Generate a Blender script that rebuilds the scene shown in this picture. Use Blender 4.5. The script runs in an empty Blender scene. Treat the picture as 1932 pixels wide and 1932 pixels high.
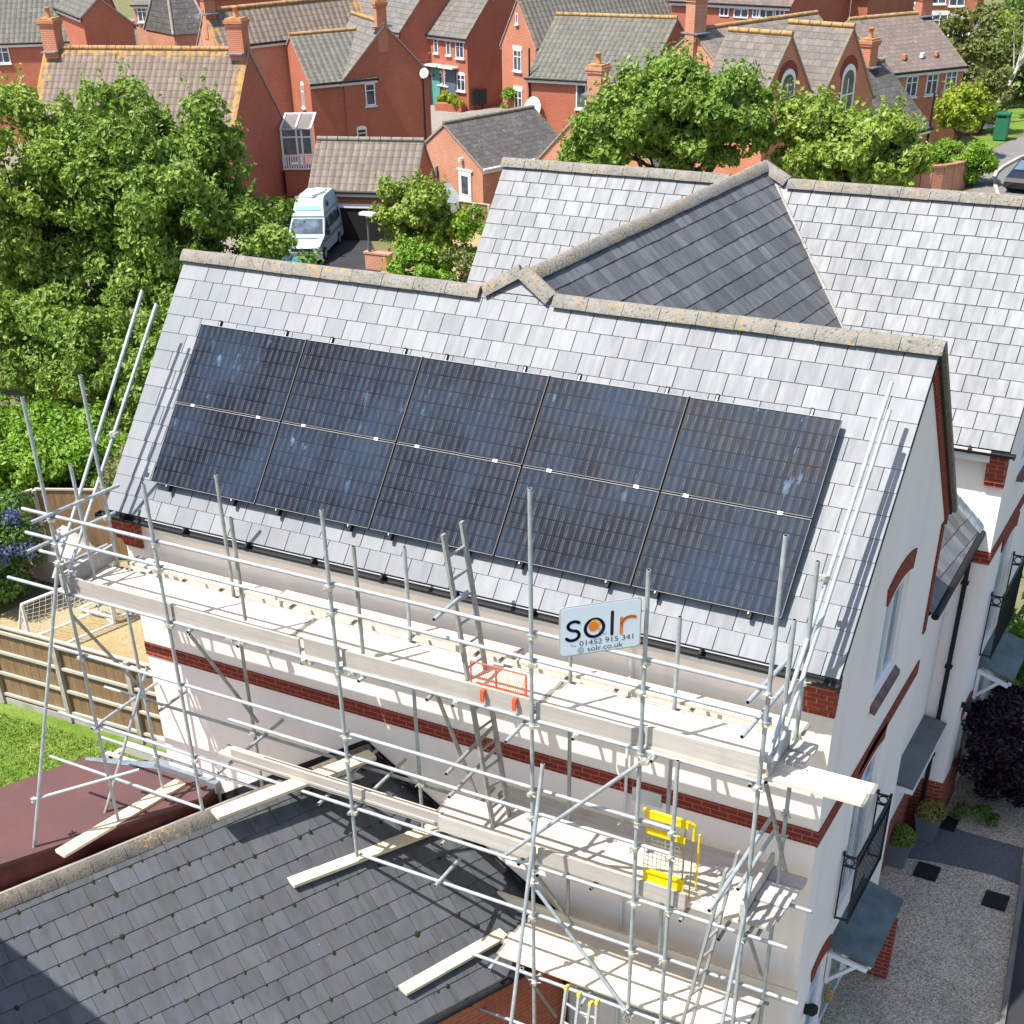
import bpy, math, random
import numpy as np
from mathutils import Vector, Matrix
random.seed(7)
rng = np.random.default_rng(7)
R = math.radians
GZ = -7.2                       # ground level; z = 0 is the lower edge of the solar array
SCN = bpy.context.scene
COL = SCN.collection

# ------------------------------------------------------------------ camera
CAM = Vector((12.3532, -12.6182, 7.0147)); YAW, PIT, ROL = 0.549092, 0.612663, -0.045655
FOC, PX, PY = 2566.22, 868.40, 1471.26      # focal length and principal point for a 1932 px picture
_f = Vector((-math.sin(YAW) * math.cos(PIT), math.cos(YAW) * math.cos(PIT), -math.sin(PIT)))
_r0 = Vector((math.cos(YAW), math.sin(YAW), 0)); _u0 = _r0.cross(_f)
_r = _r0 * math.cos(ROL) + _u0 * math.sin(ROL); _u = -_r0 * math.sin(ROL) + _u0 * math.cos(ROL)
cam = bpy.data.cameras.new('camera'); camo = bpy.data.objects.new('camera', cam); COL.objects.link(camo)
camo.matrix_world = Matrix.Translation(CAM) @ Matrix((_r, _u, -_f)).transposed().to_4x4()
cam.sensor_width = 36; cam.sensor_fit = 'HORIZONTAL'; cam.lens = FOC / 1932 * 36
cam.shift_x = (966 - PX) / 1932; cam.shift_y = (PY - 966) / 1932
cam.clip_start = 0.1; cam.clip_end = 600
SCN.camera = camo

# survey helpers: where does the line of sight of a picture point meet a plane of the place
def hit(x, y, n, c):
    n = Vector(n); d = _f * FOC + _r * (x - PX) - _u * (y - PY)
    return CAM + d * ((c - n.dot(CAM)) / n.dot(d))
def onz(x, y, z): return hit(x, y, (0, 0, 1), z)
def onx(x, y, v): return hit(x, y, (1, 0, 0), v)
def ony(x, y, v): return hit(x, y, (0, 1, 0), v)
def proj(p):
    d = Vector(p) - CAM; z = d.dot(_f); return (PX + FOC * d.dot(_r) / z, PY - FOC * d.dot(_u) / z)

# ------------------------------------------------------------------ objects
def setp(o, label=None, cat=None, group=None, kind=None):
    if label: o['label'] = label
    if cat: o['category'] = cat
    if group: o['group'] = group
    if kind: o['kind'] = kind
    return o
def root(name, loc, label, cat, group=None):
    o = bpy.data.objects.new(name, None); COL.objects.link(o); o.location = Vector(loc); o.empty_display_size = .2
    return setp(o, label, cat, group)
def origin(o):
    v = Vector((0, 0, 0))
    while o is not None: v += o.location; o = o.parent
    return v

class MB:
    def __init__(s): s.v = []; s.f = []; s.m = []; s.sm = []; s.uv2 = []
    def add(s, vs, fs, m=0, smooth=False, uv2=None):
        b = len(s.v); s.v += [tuple(v) for v in vs]
        for i, f in enumerate(fs):
            s.f.append([b + k for k in f]); s.m.append(m); s.sm.append(smooth); s.uv2.append(uv2[i] if uv2 else None)
        return s
    def face(s, pts, m=0, uv2=None): return s.add(pts, [list(range(len(pts)))], m, False, [uv2] if uv2 else None)
    def box(s, c, size, m=0, ax=None):
        c = Vector(c); hx, hy, hz = [k / 2 for k in size]
        X, Y, Z = ax if ax else (Vector((1, 0, 0)), Vector((0, 1, 0)), Vector((0, 0, 1)))
        vs = [c + X * a * hx + Y * b * hy + Z * d * hz for a in (-1, 1) for b in (-1, 1) for d in (-1, 1)]
        return s.add(vs, [(0, 1, 3, 2), (4, 6, 7, 5), (0, 4, 5, 1), (2, 3, 7, 6), (0, 2, 6, 4), (1, 5, 7, 3)], m)
    def beam(s, a, b, w, h, m=0, up=(0, 0, 1)):
        a = Vector(a); b = Vector(b); X = (b - a).normalized(); up = Vector(up)
        Y = up.cross(X)
        if Y.length < 1e-4: Y = Vector((0, 1, 0)).cross(X)
        Y.normalize(); Z = X.cross(Y)
        return s.box((a + b) / 2, ((b - a).length, w, h), m, (X, Y, Z))
    def tube(s, a, b, r, n=10, m=0, r2=None, caps=True, hollow=False, mi=1):
        a = Vector(a); b = Vector(b); X = (b - a).normalized()
        Y = X.orthogonal().normalized(); Z = X.cross(Y); r2 = r if r2 is None else r2
        def ring(c, q): return [c + (Y * math.cos(2 * math.pi * i / n) + Z * math.sin(2 * math.pi * i / n)) * q for i in range(n)]
        vs = ring(a, r) + ring(b, r2)
        s.add(vs, [(i, (i + 1) % n, n + (i + 1) % n, n + i) for i in range(n)], m, True)
        if hollow:
            for c, q, d in ((a, r, 1), (b, r2, -1)):
                vs = ring(c, q) + ring(c, q * .8) + ring(c + X * d * .05, q * .8)
                s.add(vs, [(i, (i + 1) % n, n + (i + 1) % n, n + i) for i in range(n)], m)
                s.add(vs, [(n + i, n + (i + 1) % n, 2 * n + (i + 1) % n, 2 * n + i) for i in range(n)] + [tuple(range(2 * n, 3 * n))], mi)
        elif caps:
            s.add(vs, [tuple(range(n))[::-1], tuple(range(n, 2 * n))], m)
        return s
    def prism(s, poly, ext, m=0, caps=True):
        n = len(poly); poly = [Vector(p) for p in poly]; e = Vector(ext); vs = poly + [p + e for p in poly]
        s.add(vs, [(i, (i + 1) % n, n + (i + 1) % n, n + i) for i in range(n)], m)
        if caps: s.add(vs, [tuple(range(n))[::-1], tuple(range(n, 2 * n))], m)
        return s
    def lathe(s, c, prof, n=16, m=0, squash=1, ax=None):
        c = Vector(c); X, Y, Z = ax if ax else (Vector((1, 0, 0)), Vector((0, 1, 0)), Vector((0, 0, 1)))
        vs = []
        for (r, z) in prof: vs += [c + X * r * math.cos(2 * math.pi * i / n) + Y * r * squash * math.sin(2 * math.pi * i / n) + Z * z for i in range(n)]
        fs = []
        for k in range(len(prof) - 1): fs += [(k * n + i, k * n + (i + 1) % n, (k + 1) * n + (i + 1) % n, (k + 1) * n + i) for i in range(n)]
        return s.add(vs, fs, m, True)
    def build(s, name, mats, parent=None, orig=None, weld=False):
        if not isinstance(mats, (list, tuple)): mats = [mats]
        V = np.array(s.v, dtype=np.float64).reshape(-1, 3)
        me = bpy.data.meshes.new(name)
        o = bpy.data.objects.new(name, me); COL.objects.link(o)
        if parent is not None:
            o.parent = parent; off = np.array(origin(parent))
        else:
            if orig is None:
                lo = V.min(0); hi = V.max(0); orig = ((lo[0] + hi[0]) / 2, (lo[1] + hi[1]) / 2, lo[2])
            off = np.array(orig); o.location = Vector(orig)
        nv = len(V); nf = len(s.f); lens = np.array([len(f) for f in s.f]); idx = np.concatenate([np.array(f) for f in s.f])
        me.vertices.add(nv); me.vertices.foreach_set('co', (V - off).ravel())
        me.loops.add(len(idx)); me.loops.foreach_set('vertex_index', idx)
        me.polygons.add(nf); st = np.concatenate([[0], np.cumsum(lens)[:-1]])
        me.polygons.foreach_set('loop_start', st); me.polygons.foreach_set('loop_total', lens)
        me.polygons.foreach_set('material_index', np.array(s.m)); me.polygons.foreach_set('use_smooth', np.array(s.sm))
        for mt in mats: me.materials.append(mt)
        big = nf > 20000
        # metric uv: u level along the face, v up the face
        uv = me.uv_layers.new(name="UVMap"); U = np.zeros((len(idx), 2)); k = 0
        for f in ([] if big else s.f):
            P = V[f]; c = P.mean(0); n = np.zeros(3)
            for i in range(len(f)): n += np.cross(P[i] - c, P[(i + 1) % len(f)] - c)
            L = np.linalg.norm(n); n = n / L if L > 1e-12 else np.array((0, 0, 1.))
            if abs(n[2]) > .999: a = np.array((1., 0, 0)); b = np.array((0, 1., 0))
            else:
                a = np.array((-n[1], n[0], 0)); a /= np.linalg.norm(a); b = np.cross(n, a)
            U[k:k + len(f), 0] = P @ a; U[k:k + len(f), 1] = P @ b; k += len(f)
        uv.data.foreach_set('uv', U.ravel())
        if any(u is not None for u in s.uv2):
            u2 = me.uv_layers.new(name='nrm'); W = np.zeros((len(idx), 2)) + .5; k = 0
            for f, q in zip(s.f, s.uv2):
                if q is not None: W[k:k + len(f)] = q
                k += len(f)
            u2.data.foreach_set('uv', W.ravel())
        me.update(); me.validate()
        return o

def copy_tree(o, parent=None):
    c = o.copy(); COL.objects.link(c); c.parent = parent
    for ch in list(o.children): copy_tree(ch, c)
    return c

# ------------------------------------------------------------------ materials
class NT:
    def __init__(s, name, rough=.8, spec=.3, metal=0.):
        s.mat = bpy.data.materials.new(name); s.mat.use_nodes = True; s.t = s.mat.node_tree
        s.b = s.t.nodes['Principled BSDF']; s.b.inputs['Roughness'].default_value = rough
        s.b.inputs['Specular IOR Level'].default_value = spec; s.b.inputs['Metallic'].default_value = metal
    def n(s, typ, **kw):
        nd = s.t.nodes.new('ShaderNode' + typ)
        for k, v in kw.items():
            if k.startswith('_'): setattr(nd, k[1:], v)
            else: s.put(nd.inputs[k.replace('__', ' ')], v)
        return nd
    def put(s, sock, v):
        if isinstance(v, bpy.types.NodeSocket): s.t.links.new(v, sock)
        elif isinstance(v, (tuple, list)) and len(v) == 3 and sock.type == 'RGBA': sock.default_value = (*v, 1)
        else: sock.default_value = v
    def uv(s, layer='UVMap'): return s.n('UVMap', _uv_map=layer).outputs[0]
    def obj(s): return s.n('TexCoord').outputs['Object']
    def isl(s): return s.n('NewGeometry').outputs['Random Per Island']
    def m(s, op, a, b=0., c=0.):
        nd = s.n('Math', _operation=op); s.put(nd.inputs[0], a); s.put(nd.inputs[1], b); s.put(nd.inputs[2], c); return nd.outputs[0]
    def xyz(s, v):
        nd = s.n('SeparateXYZ'); s.put(nd.inputs[0], v); return nd.outputs
    def vec(s, x, y, z=0.):
        nd = s.n('CombineXYZ'); s.put(nd.inputs[0], x); s.put(nd.inputs[1], y); s.put(nd.inputs[2], z); return nd.outputs[0]
    def scale(s, v, k):
        nd = s.n('VectorMath', _operation='MULTIPLY'); s.put(nd.inputs[0], v); nd.inputs[1].default_value = k if isinstance(k, tuple) else (k, k, k); return nd.outputs[0]
    def noise(s, v, sc=5., det=4., ro=.55):
        nd = s.n('TexNoise', Scale=sc, Detail=det, Roughness=ro); s.put(nd.inputs['Vector'], v); return nd.outputs[0]
    def ramp(s, v, lo, hi, a=0., b=1.):
        nd = s.n('MapRange'); s.put(nd.inputs[0], v); nd.inputs[1].default_value = lo; nd.inputs[2].default_value = hi
        nd.inputs[3].default_value = a; nd.inputs[4].default_value = b; return nd.outputs[0]
    def mix(s, f, a, b, mode='MIX'):
        nd = s.n('Mix', _data_type='RGBA', _blend_type=mode); s.put(nd.inputs[0], f); s.put(nd.inputs[6], a); s.put(nd.inputs[7], b); return nd.outputs[2]
    def color(s, v): s.put(s.b.inputs['Base Color'], v); return s
    def bump(s, h, st=.3, dist=.01):
        nd = s.n('Bump', Strength=st, Distance=dist, Height=h); s.t.links.new(nd.outputs[0], s.b.inputs['Normal']); return s

def m_plain(name, col, rough=.6, spec=.4, metal=0., var=.12, sc=3., bump=0.):
    t = NT(name, rough, spec, metal); o = t.obj(); nz = t.noise(o, sc, 5)
    t.color(t.mix(t.ramp(nz, .3, .7), tuple(c * (1 - var) for c in col), tuple(min(1, c * (1 + var)) for c in col)))
    if bump: t.bump(t.noise(o, sc * 20, 3), bump, .004)
    return t.mat
def m_brick(name, c1, c2, mortar, bw=.225, rh=.075, ms=.011, var=.18):
    t = NT(name, .9, .15); u = t.uv()
    br = t.n('TexBrick', _offset=.5, Scale=1., Color1=c1, Color2=c2, Mortar=mortar, Mortar__Size=ms, Brick__Width=bw, Row__Height=rh, Mortar__Smooth=.1, Bias=0.)
    t.put(br.inputs['Vector'], u)
    nz = t.noise(u, .9, 5, .6); n2 = t.noise(u, 14, 2)
    c = t.mix(t.ramp(nz, .3, .75, 0, .5), br.outputs[0], tuple(k * .72 for k in c2), 'MIX')
    c = t.mix(t.ramp(n2, .3, .7, 0, var), c, (.05, .03, .02))
    t.color(c); t.bump(br.outputs[1], -.5, .006); return t.mat
def m_render(name, col):
    t = NT(name, .92, .15); o = t.obj(); g = t.n('NewGeometry').outputs['Position']
    big = t.noise(t.scale(g, (1, 1, .45)), 1.1, 6, .6); fine = t.noise(g, 90, 3); run = t.noise(t.scale(g, (3.2, 3.2, .3)), 1., 4, .6)
    c = t.mix(t.ramp(big, .35, .8, 0, .45), col, tuple(k * .84 for k in col)); c = t.mix(t.m('MULTIPLY', t.ramp(run, .50, .80, 0, .34), t.ramp(t.noise(g, .7, 2), .42, .62)), c, (col[0] * .62, col[1] * .60, col[2] * .56))
    c = t.mix(t.ramp(fine, .3, .7, 0, .12), c, tuple(k * .7 for k in col))
    t.color(c); t.bump(fine, .35, .004); return t.mat
def m_slate(name, ca, cb, stain, lich=0., rough=.45, spec=.5, streak=.5):
    t = NT(name, rough, spec); u = t.uv(); i = t.isl()
    c = t.mix(t.ramp(i, 0, 1), ca, cb)
    x, y, _ = t.xyz(u); st = t.noise(t.vec(t.m('MULTIPLY', x, 9.), t.m('MULTIPLY', y, 2.0), t.m('MULTIPLY', i, 40.)), 1., 5, .6)
    c = t.mix(t.ramp(st, .42, .70, 0, streak), c, stain)
    big = t.noise(u, .8, 4); c = t.mix(t.ramp(big, .45, .8, 0, .35), c, stain)
    if lich:
        l = t.noise(u, 22, 3, .5); l2 = t.noise(u, 1.3, 3)
        c = t.mix(t.m('MULTIPLY', t.ramp(l, .70, .74), t.ramp(l2, .5, .7, 0, lich)), c, (.42, .25, .06))
        w = t.noise(u, 30, 2, .4); c = t.mix(t.ramp(w, .78, .80, 0, lich), c, (.6, .6, .55))
    t.color(c); fine = t.noise(u, 60, 4); t.bump(fine, .18, .003)
    t.put(t.b.inputs['Roughness'], t.ramp(st, .3, .8, rough - .06, rough + .15)); return t.mat
def m_ridge(name, col):
    t = NT(name, .95, .1); g = t.n('NewGeometry').outputs['Position']
    c = t.mix(t.ramp(t.noise(g, 5, 5), .3, .7), tuple(k * .7 for k in col), col)
    c = t.mix(t.ramp(t.noise(g, 26, 3), .55, .7, 0, .8), c, (.07, .06, .045))
    ra = t.m('MULTIPLY', t.ramp(t.noise(g, 17, 4), .56, .63), t.ramp(t.noise(g, 1.7, 2), .42, .6))
    c = t.mix(ra, c, (.40, .24, .07)); c = t.mix(t.ramp(t.noise(g, 34, 2), .73, .76, 0, .8), c, (.55, .54, .48))
    t.color(c); t.bump(t.noise(g, 45, 4), .8, .02); return t.mat
def m_pantile(name, ca, cb, lich=.6, tile=.3, course=.3, wave=True, edge=.5):
    """interlocking concrete tiles: courses across the slope, rolls down it, lichen by ridge and verges"""
    t = NT(name, .9, .2); u = t.uv(); x, y, _ = t.xyz(u)
    fy = t.m('FRACT', t.m('DIVIDE', y, course)); row = t.m('FLOOR', t.m('DIVIDE', y, course))
    xs = x if wave else t.m('ADD', x, t.m('MULTIPLY', t.m('MODULO', row, 2.), tile / 2))
    fx = t.m('FRACT', t.m('DIVIDE', xs, tile)); colm = t.m('FLOOR', t.m('DIVIDE', xs, tile))
    cell = t.n('TexWhiteNoise', _noise_dimensions='2D'); t.put(cell.inputs['Vector'], t.vec(colm, row)); rv = cell.outputs[0]
    roll = t.m('SINE', t.m('MULTIPLY', fx, 6.28318)) if wave else t.ramp(t.m('ABSOLUTE', t.m('SUBTRACT', fx, .5)), .44, .5, 1, 0)
    hgt = t.m('ADD', t.m('MULTIPLY', t.m('SUBTRACT', 1., fy), 1.), t.m('MULTIPLY', roll, .55 if wave else .25))
    c = t.mix(t.ramp(rv, 0, 1), ca, cb)
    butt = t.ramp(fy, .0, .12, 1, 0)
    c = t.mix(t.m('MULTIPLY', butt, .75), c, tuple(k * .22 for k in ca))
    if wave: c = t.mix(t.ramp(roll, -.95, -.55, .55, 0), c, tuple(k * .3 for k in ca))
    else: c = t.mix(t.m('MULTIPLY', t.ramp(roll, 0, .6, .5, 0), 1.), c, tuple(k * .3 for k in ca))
    nz = t.noise(u, 1.2, 6, .65); c = t.mix(t.ramp(nz, .4, .75, 0, .55), c, tuple(k * .62 for k in cb))
    sp = t.noise(u, 9, 3); c = t.mix(t.ramp(sp, .58, .7, 0, .35), c, (.34, .33, .27))
    nx, ny, _ = t.xyz(t.uv('nrm'))
    ev = t.m('MAXIMUM', t.ramp(t.m('ABSOLUTE', t.m('SUBTRACT', nx, .5)), .40, .5), t.ramp(ny, .82, 1.))
    lf = t.ramp(t.m('ADD', t.noise(u, 3.2, 6, .7), t.m('MULTIPLY', ev, edge)), .66, .86, 0, lich)
    c = t.mix(lf, c, (.46, .24, .055))
    t.color(c); t.bump(hgt, 1., .035); return t.mat
def m_wood(name, ca, cb, scale=(3, 40, 40), rough=.85, spec=.15):
    t = NT(name, rough, spec); o = t.obj(); i = t.n('ObjectInfo').outputs['Random']
    nz = t.noise(t.scale(o, scale), 1., 6, .6); c = t.mix(t.ramp(nz, .3, .7), ca, cb)
    st = t.noise(t.scale(o, 4.), 1., 5, .6); c = t.mix(t.ramp(st, .5, .8, 0, .35), c, tuple(k * .55 for k in ca))
    c = t.mix(t.ramp(i, 0, 1, 0, .55), c, tuple(k * .62 for k in ca)); c = t.mix(t.ramp(t.noise(t.scale(o, 2.2), 1., 4, .7), .60, .74, 0, .45), c, (.30, .28, .25))
    kn = t.n('TexVoronoi', Scale=1.); t.put(kn.inputs['Vector'], t.scale(o, tuple(k * .22 for k in scale))); c = t.mix(t.ramp(kn.outputs[0], .03, .07, .6, 0), c, tuple(k * .35 for k in ca))
    t.color(c); t.bump(nz, .3, .004); return t.mat
def m_leaf(name, ca, cb, cc, rough=.5):
    t = NT(name, rough, .35); i = t.isl(); g = t.n('NewGeometry').outputs['Position']
    c = t.mix(t.ramp(i, .0, .8), ca, cb); c = t.mix(t.ramp(i, .8, 1.), c, cc)
    c = t.mix(t.ramp(t.noise(g, .9, 3), .35, .7, 0, .45), c, cb); c = t.mix(t.ramp(t.noise(g, 2.3, 4, .6), .45, .72, 0, .5), c, tuple(k * .62 for k in ca)); c = t.mix(t.ramp(t.noise(g, 1.4, 3), .58, .72, 0, .5), c, cc)
    t.color(c)
    tr = t.n('BsdfTranslucent'); t.put(tr.inputs[0], t.mix(.5, c, tuple(min(1, k * 2.2) for k in cb)))
    mx = t.n('MixShader'); mx.inputs[0].default_value = .22
    out = t.t.nodes['Material Output']; t.t.links.new(t.b.outputs[0], mx.inputs[1]); t.t.links.new(tr.outputs[0], mx.inputs[2]); t.t.links.new(mx.outputs[0], out.inputs[0])
    return t.mat
def m_glass(name, col=(.03, .04, .05), rough=.08, spec=.8):
    t = NT(name, rough, spec); g = t.n('NewGeometry').outputs['Position']
    t.color(t.mix(t.ramp(t.noise(g, 1.7, 2), .4, .6), col, tuple(k * 2.6 + .02 for k in col))); return t.mat

M = {}
M['render'] = m_render('cream_render', (.92, .83, .765))
M['render_shade'] = M['render']
M['band'] = m_brick('red_band_brick', (.20, .030, .022), (.26, .042, .028), (.36, .16, .11), ms=.008)
M['corbel'] = m_brick('corbel_brick', (.24, .042, .026), (.30, .058, .034), (.42, .24, .17), ms=.008)
M['brick'] = m_brick('orange_brick', (.56, .19, .10), (.50, .16, .085), (.56, .34, .24))
M['brick_red'] = m_brick('red_brick', (.49, .145, .082), (.43, .12, .068), (.46, .21, .14))
M['brick_buff'] = m_brick('buff_brick', (.56, .25, .13), (.47, .18, .09), (.60, .45, .34), ms=.014)
M['brick_pale'] = m_brick('pale_orange_brick', (.60, .25, .145), (.54, .21, .12), (.62, .42, .31))
M['slate'] = m_slate('pale_slate', (.165, .178, .192), (.225, .236, .248), (.14, .14, .145), .4, .55, .36, .15)
M['slate_far'] = m_slate('weathered_pale_slate', (.20, .207, .215), (.248, .253, .26), (.10, .10, .10), .5, .56, .34, .26)
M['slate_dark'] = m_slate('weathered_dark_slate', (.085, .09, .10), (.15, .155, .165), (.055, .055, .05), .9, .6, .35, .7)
M['slate_garage'] = m_slate('garage_slate', (.072, .080, .090), (.094, .102, .112), (.045, .042, .038), .7, .6, .28, .6)
M['ridge'] = m_ridge('lichened_ridge_tile', (.27, .255, .225)); M['ridge_dark'] = m_ridge('mossy_ridge_tile', (.17, .155, .13))
M['black'] = m_plain('black_plastic', (.012, .013, .015), .6, .25, var=.2)
M['iron'] = m_plain('black_iron', (.010, .011, .016), .35, .5, var=.2)
M['white'] = m_plain('white_upvc', (.72, .74, .76), .35, .4, var=.03)
M['soffit'] = m_plain('white_soffit', (.70, .69, .67), .5, .3, var=.04)
M['lead'] = m_plain('lead_flashing', (.17, .20, .23), .5, .5, var=.25, sc=6)
M['under'] = m_plain('roof_underlay', (.05, .05, .05), .95, .1)
M['mortar'] = m_plain('mortar_fillet', (.33, .31, .28), .95, .1, var=.25, sc=12, bump=.5)
M['glass'] = m_glass('window_glass'); M['glass_blue'] = m_glass('sky_reflecting_glass', (.10, .15, .19), .12, .8)
M['concrete'] = m_plain('concrete', (.36, .34, .30), .95, .1, var=.2, sc=4, bump=.5)
M['canopy'] = m_plain('verdigris_grp', (.085, .115, .115), .55, .4, var=.35, sc=3.5)
M['sill'] = m_plain('brown_sill_tile', (.16, .105, .095), .8, .2, var=.3, sc=7)
# ------------------------------------------------------------------ slated slopes
SP = R(49.023); CS, SN = math.cos(SP), math.sin(SP)
def clip_poly(poly, cl):
    """clip polygon by convex counter-clockwise polygon"""
    out = poly
    for i in range(len(cl)):
        a = cl[i]; b = cl[(i + 1) % len(cl)]; src = out; out = []
        ins = lambda p: (b[0] - a[0]) * (p[1] - a[1]) - (b[1] - a[1]) * (p[0] - a[0]) >= -1e-9
        for k in range(len(src)):
            p = src[k]; q = src[(k + 1) % len(src)]; ip, iq = ins(p), ins(q)
            if ip: out.append(p)
            if ip != iq:
                d1 = (b[0] - a[0]) * (p[1] - a[1]) - (b[1] - a[1]) * (p[0] - a[0]); d2 = (b[0] - a[0]) * (q[1] - a[1]) - (b[1] - a[1]) * (q[0] - a[0])
                t = d1 / (d1 - d2); out.append((p[0] + (q[0] - p[0]) * t, p[1] + (q[1] - p[1]) * t))
        if len(out) < 3: return []
    return out
def slates(mb, O, U, V, N, poly, w=.30, g=.25, t=.009, gap=.006, jit=.0015, rough_edge=0.):
    O = Vector(O); us = [p[0] for p in poly]; vs = [p[1] for p in poly]; v0, v1 = min(vs), max(vs)
    nrow = int(math.ceil((v1 - v0) / g - 1e-6))
    for r in range(nrow):
        a = v0 + r * g; b = min(a + g, v1)
        band = clip_poly([(min(us) - 1, a), (max(us) + 1, a), (max(us) + 1, b), (min(us) - 1, b)], poly)
        if not band: continue
        lo = min(p[0] for p in band); hi = max(p[0] for p in band)
        off = (r % 2) * w / 2; k0 = math.floor((lo - min(us) - off) / w) - 1
        cuts = [lo] + [c for c in (min(us) + off + w * k for k in range(k0, k0 + int((hi - lo) / w) + 5)) if lo + w * .62 < c < hi - w * .62] + [hi]
        for c0, c1 in zip(cuts[:-1], cuts[1:]):
            q = clip_poly([(c0 + gap / 2, a + .001), (c1 - gap / 2, a + .001), (c1 - gap / 2, b), (c0 + gap / 2, b)], band)
            if len(q) < 3: continue
            lift = random.uniform(0, jit); skew = random.uniform(-rough_edge, rough_edge)
            top = []; bot = []
            for (x, y) in q:
                h = t * (1 - (y - a) / g) + .003 + lift
                yy = y + (skew * (x - c0) / (c1 - c0) if y < a + .01 else 0)
                p = O + U * x + V * yy; top.append(p + N * h); bot.append(p - N * .002)
            n = len(q)
            mb.add(top + bot, [tuple(range(n))] + [((i + 1) % n, i, n + i, n + (i + 1) % n) for i in range(n)], 0)
def ridge_run(mb, a, b, w=.125, h=.085, seg=.45, half_pitch=45, over=.012):
    """angular half-round ridge tiles laid end to end from a to b"""
    a = Vector(a); b = Vector(b); X = (b - a).normalized(); Y = Vector((0, 0, 1)).cross(X).normalized(); Z = X.cross(Y)
    L = (b - a).length; n = max(1, round(L / seg)); s = L / n
    prof = [(-w, -h * 1.25), (-w * .93, -h * .95), (-w * .52, -h * .15), (-w * .25, h * .12), (0, h * .2), (w * .25, h * .12), (w * .52, -h * .15), (w * .93, -h * .95), (w, -h * 1.25)]
    for i in range(n):
        k = 1 + random.uniform(-.02, .02); p0 = a + X * (s * i + .004); p1 = a + X * (s * (i + 1) - .004); dz = random.uniform(-.004, .004); tl = random.uniform(-.01, .01)
        vs = [p0 + Y * y * k + Z * (z + dz) for y, z in prof] + [p1 + Y * y * k + Z * (z + dz + tl * .4) for y, z in prof]; m = len(prof)
        mb.add(vs, [(j + 1, j, m + j, m + j + 1) for j in range(m - 1)], 0, True)
        mb.add(vs, [tuple(range(m)), tuple(range(m, 2 * m))[::-1]], 0)
    mb.tube(a - Z * .03, b - Z * .03, .05, 6)

UX = Vector((1, 0, 0)); VS = Vector((0, CS, SN)); NS = Vector((0, -SN, CS)); XM = Vector((-1, 0, 0)); VB = Vector((0, -CS, SN)); NB = Vector((0, SN, CS))
RZ = lambda y: (SN * y - .14) / CS          # height of the near front slope
XL, XR = -.72, 9.45
EY = -.20; RY = 2.20; LEN = (RY - EY) / CS

def skin_x(mb, x, th, y0, y1, zb, roofz, holes, m=0):
    """wall leaf in a plane of constant x with openings; holes = (ya, yb, za, zb)"""
    ys = sorted(set([y0, y1, (y0 + y1) / 2] + [h[0] for h in holes] + [h[1] for h in holes]))
    for a, b in zip(ys[:-1], ys[1:]):
        cuts = [h for h in holes if h[0] <= a + 1e-6 and h[1] >= b - 1e-6]; cuts.sort(key=lambda h: h[2]); z = zb
        for h in cuts + [None]:
            za, zc = (h[2], h[2]) if h else (roofz(a), roofz(b))
            mb.face([(x, a, z), (x, b, z), (x, b, zc), (x, a, za)], m)
            if h: z = h[3]
    for (a, b, c, d) in holes:
        mb.add([(x, a, c), (x, b, c), (x, b, d), (x, a, d), (x - th, a, c), (x - th, b, c), (x - th, b, d), (x - th, a, d)], [(0, 1, 5, 4), (1, 2, 6, 5), (2, 3, 7, 6), (3, 0, 4, 7), (4, 5, 6, 7)], m)
def arch_x(mb, x, a, b, z, rise, hgt, th=.02, n=9, m=0):
    """segmental brick arch over an opening in a wall of constant x"""
    pts_l = []; pts_u = []
    for i in range(n + 1):
        t = i / n; y = a + (b - a) * t; k = 4 * rise * t * (1 - t)
        pts_l.append((y, z + k)); pts_u.append((y + (t - .5) * .12, z + k + hgt))
    poly = [(x, y, q) for y, q in pts_l] + [(x, y, q) for y, q in reversed(pts_u)]
    nn = n + 1
    for i in range(n):
        q = [(x + th, *pts_l[i]), (x + th, *pts_l[i + 1]), (x + th, *pts_u[i + 1]), (x + th, *pts_u[i])]
        mb.face(q, m)
    for seq in (pts_u, pts_l):
        for i in range(n): mb.face([(x, *seq[i]), (x, *seq[i + 1]), (x + th, *seq[i + 1]), (x + th, *seq[i])], m)
    for k in (0, -1): mb.face([(x, *pts_l[k]), (x + th, *pts_l[k]), (x + th, *pts_u[k]), (x, *pts_u[k])], m)
def window_x(parent, x, a, b, c, d, mull=1, trans=(), name='window', fr=.055, glass='glass_blue'):
    fm = MB(); xx = x
    for q in ((a, a + fr), (b - fr, b)): fm.box((xx, (q[0] + q[1]) / 2, (c + d) / 2), (.06, fr, d - c))
    for q in ((c, c + fr), (d - fr, d)): fm.box((xx, (a + b) / 2, (q[0] + q[1]) / 2), (.058, b - a - 2 * fr, fr))
    for k in range(mull): fm.box((xx, a + (b - a) * (k + 1) / (mull + 1), (c + d) / 2), (.056, fr * 1.3, d - c - 2 * fr))
    for tz in trans: fm.box((xx, (a + b) / 2, tz), (.054, b - a - 2 * fr, fr * .8))
    w = fm.build(name, M['white'], parent)
    g = MB().box((xx - .015, (a + b) / 2, (c + d) / 2), (.012, b - a - 2 * fr, d - c - 2 * fr)); g.build('pane', M[glass], w)
    return w
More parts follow.
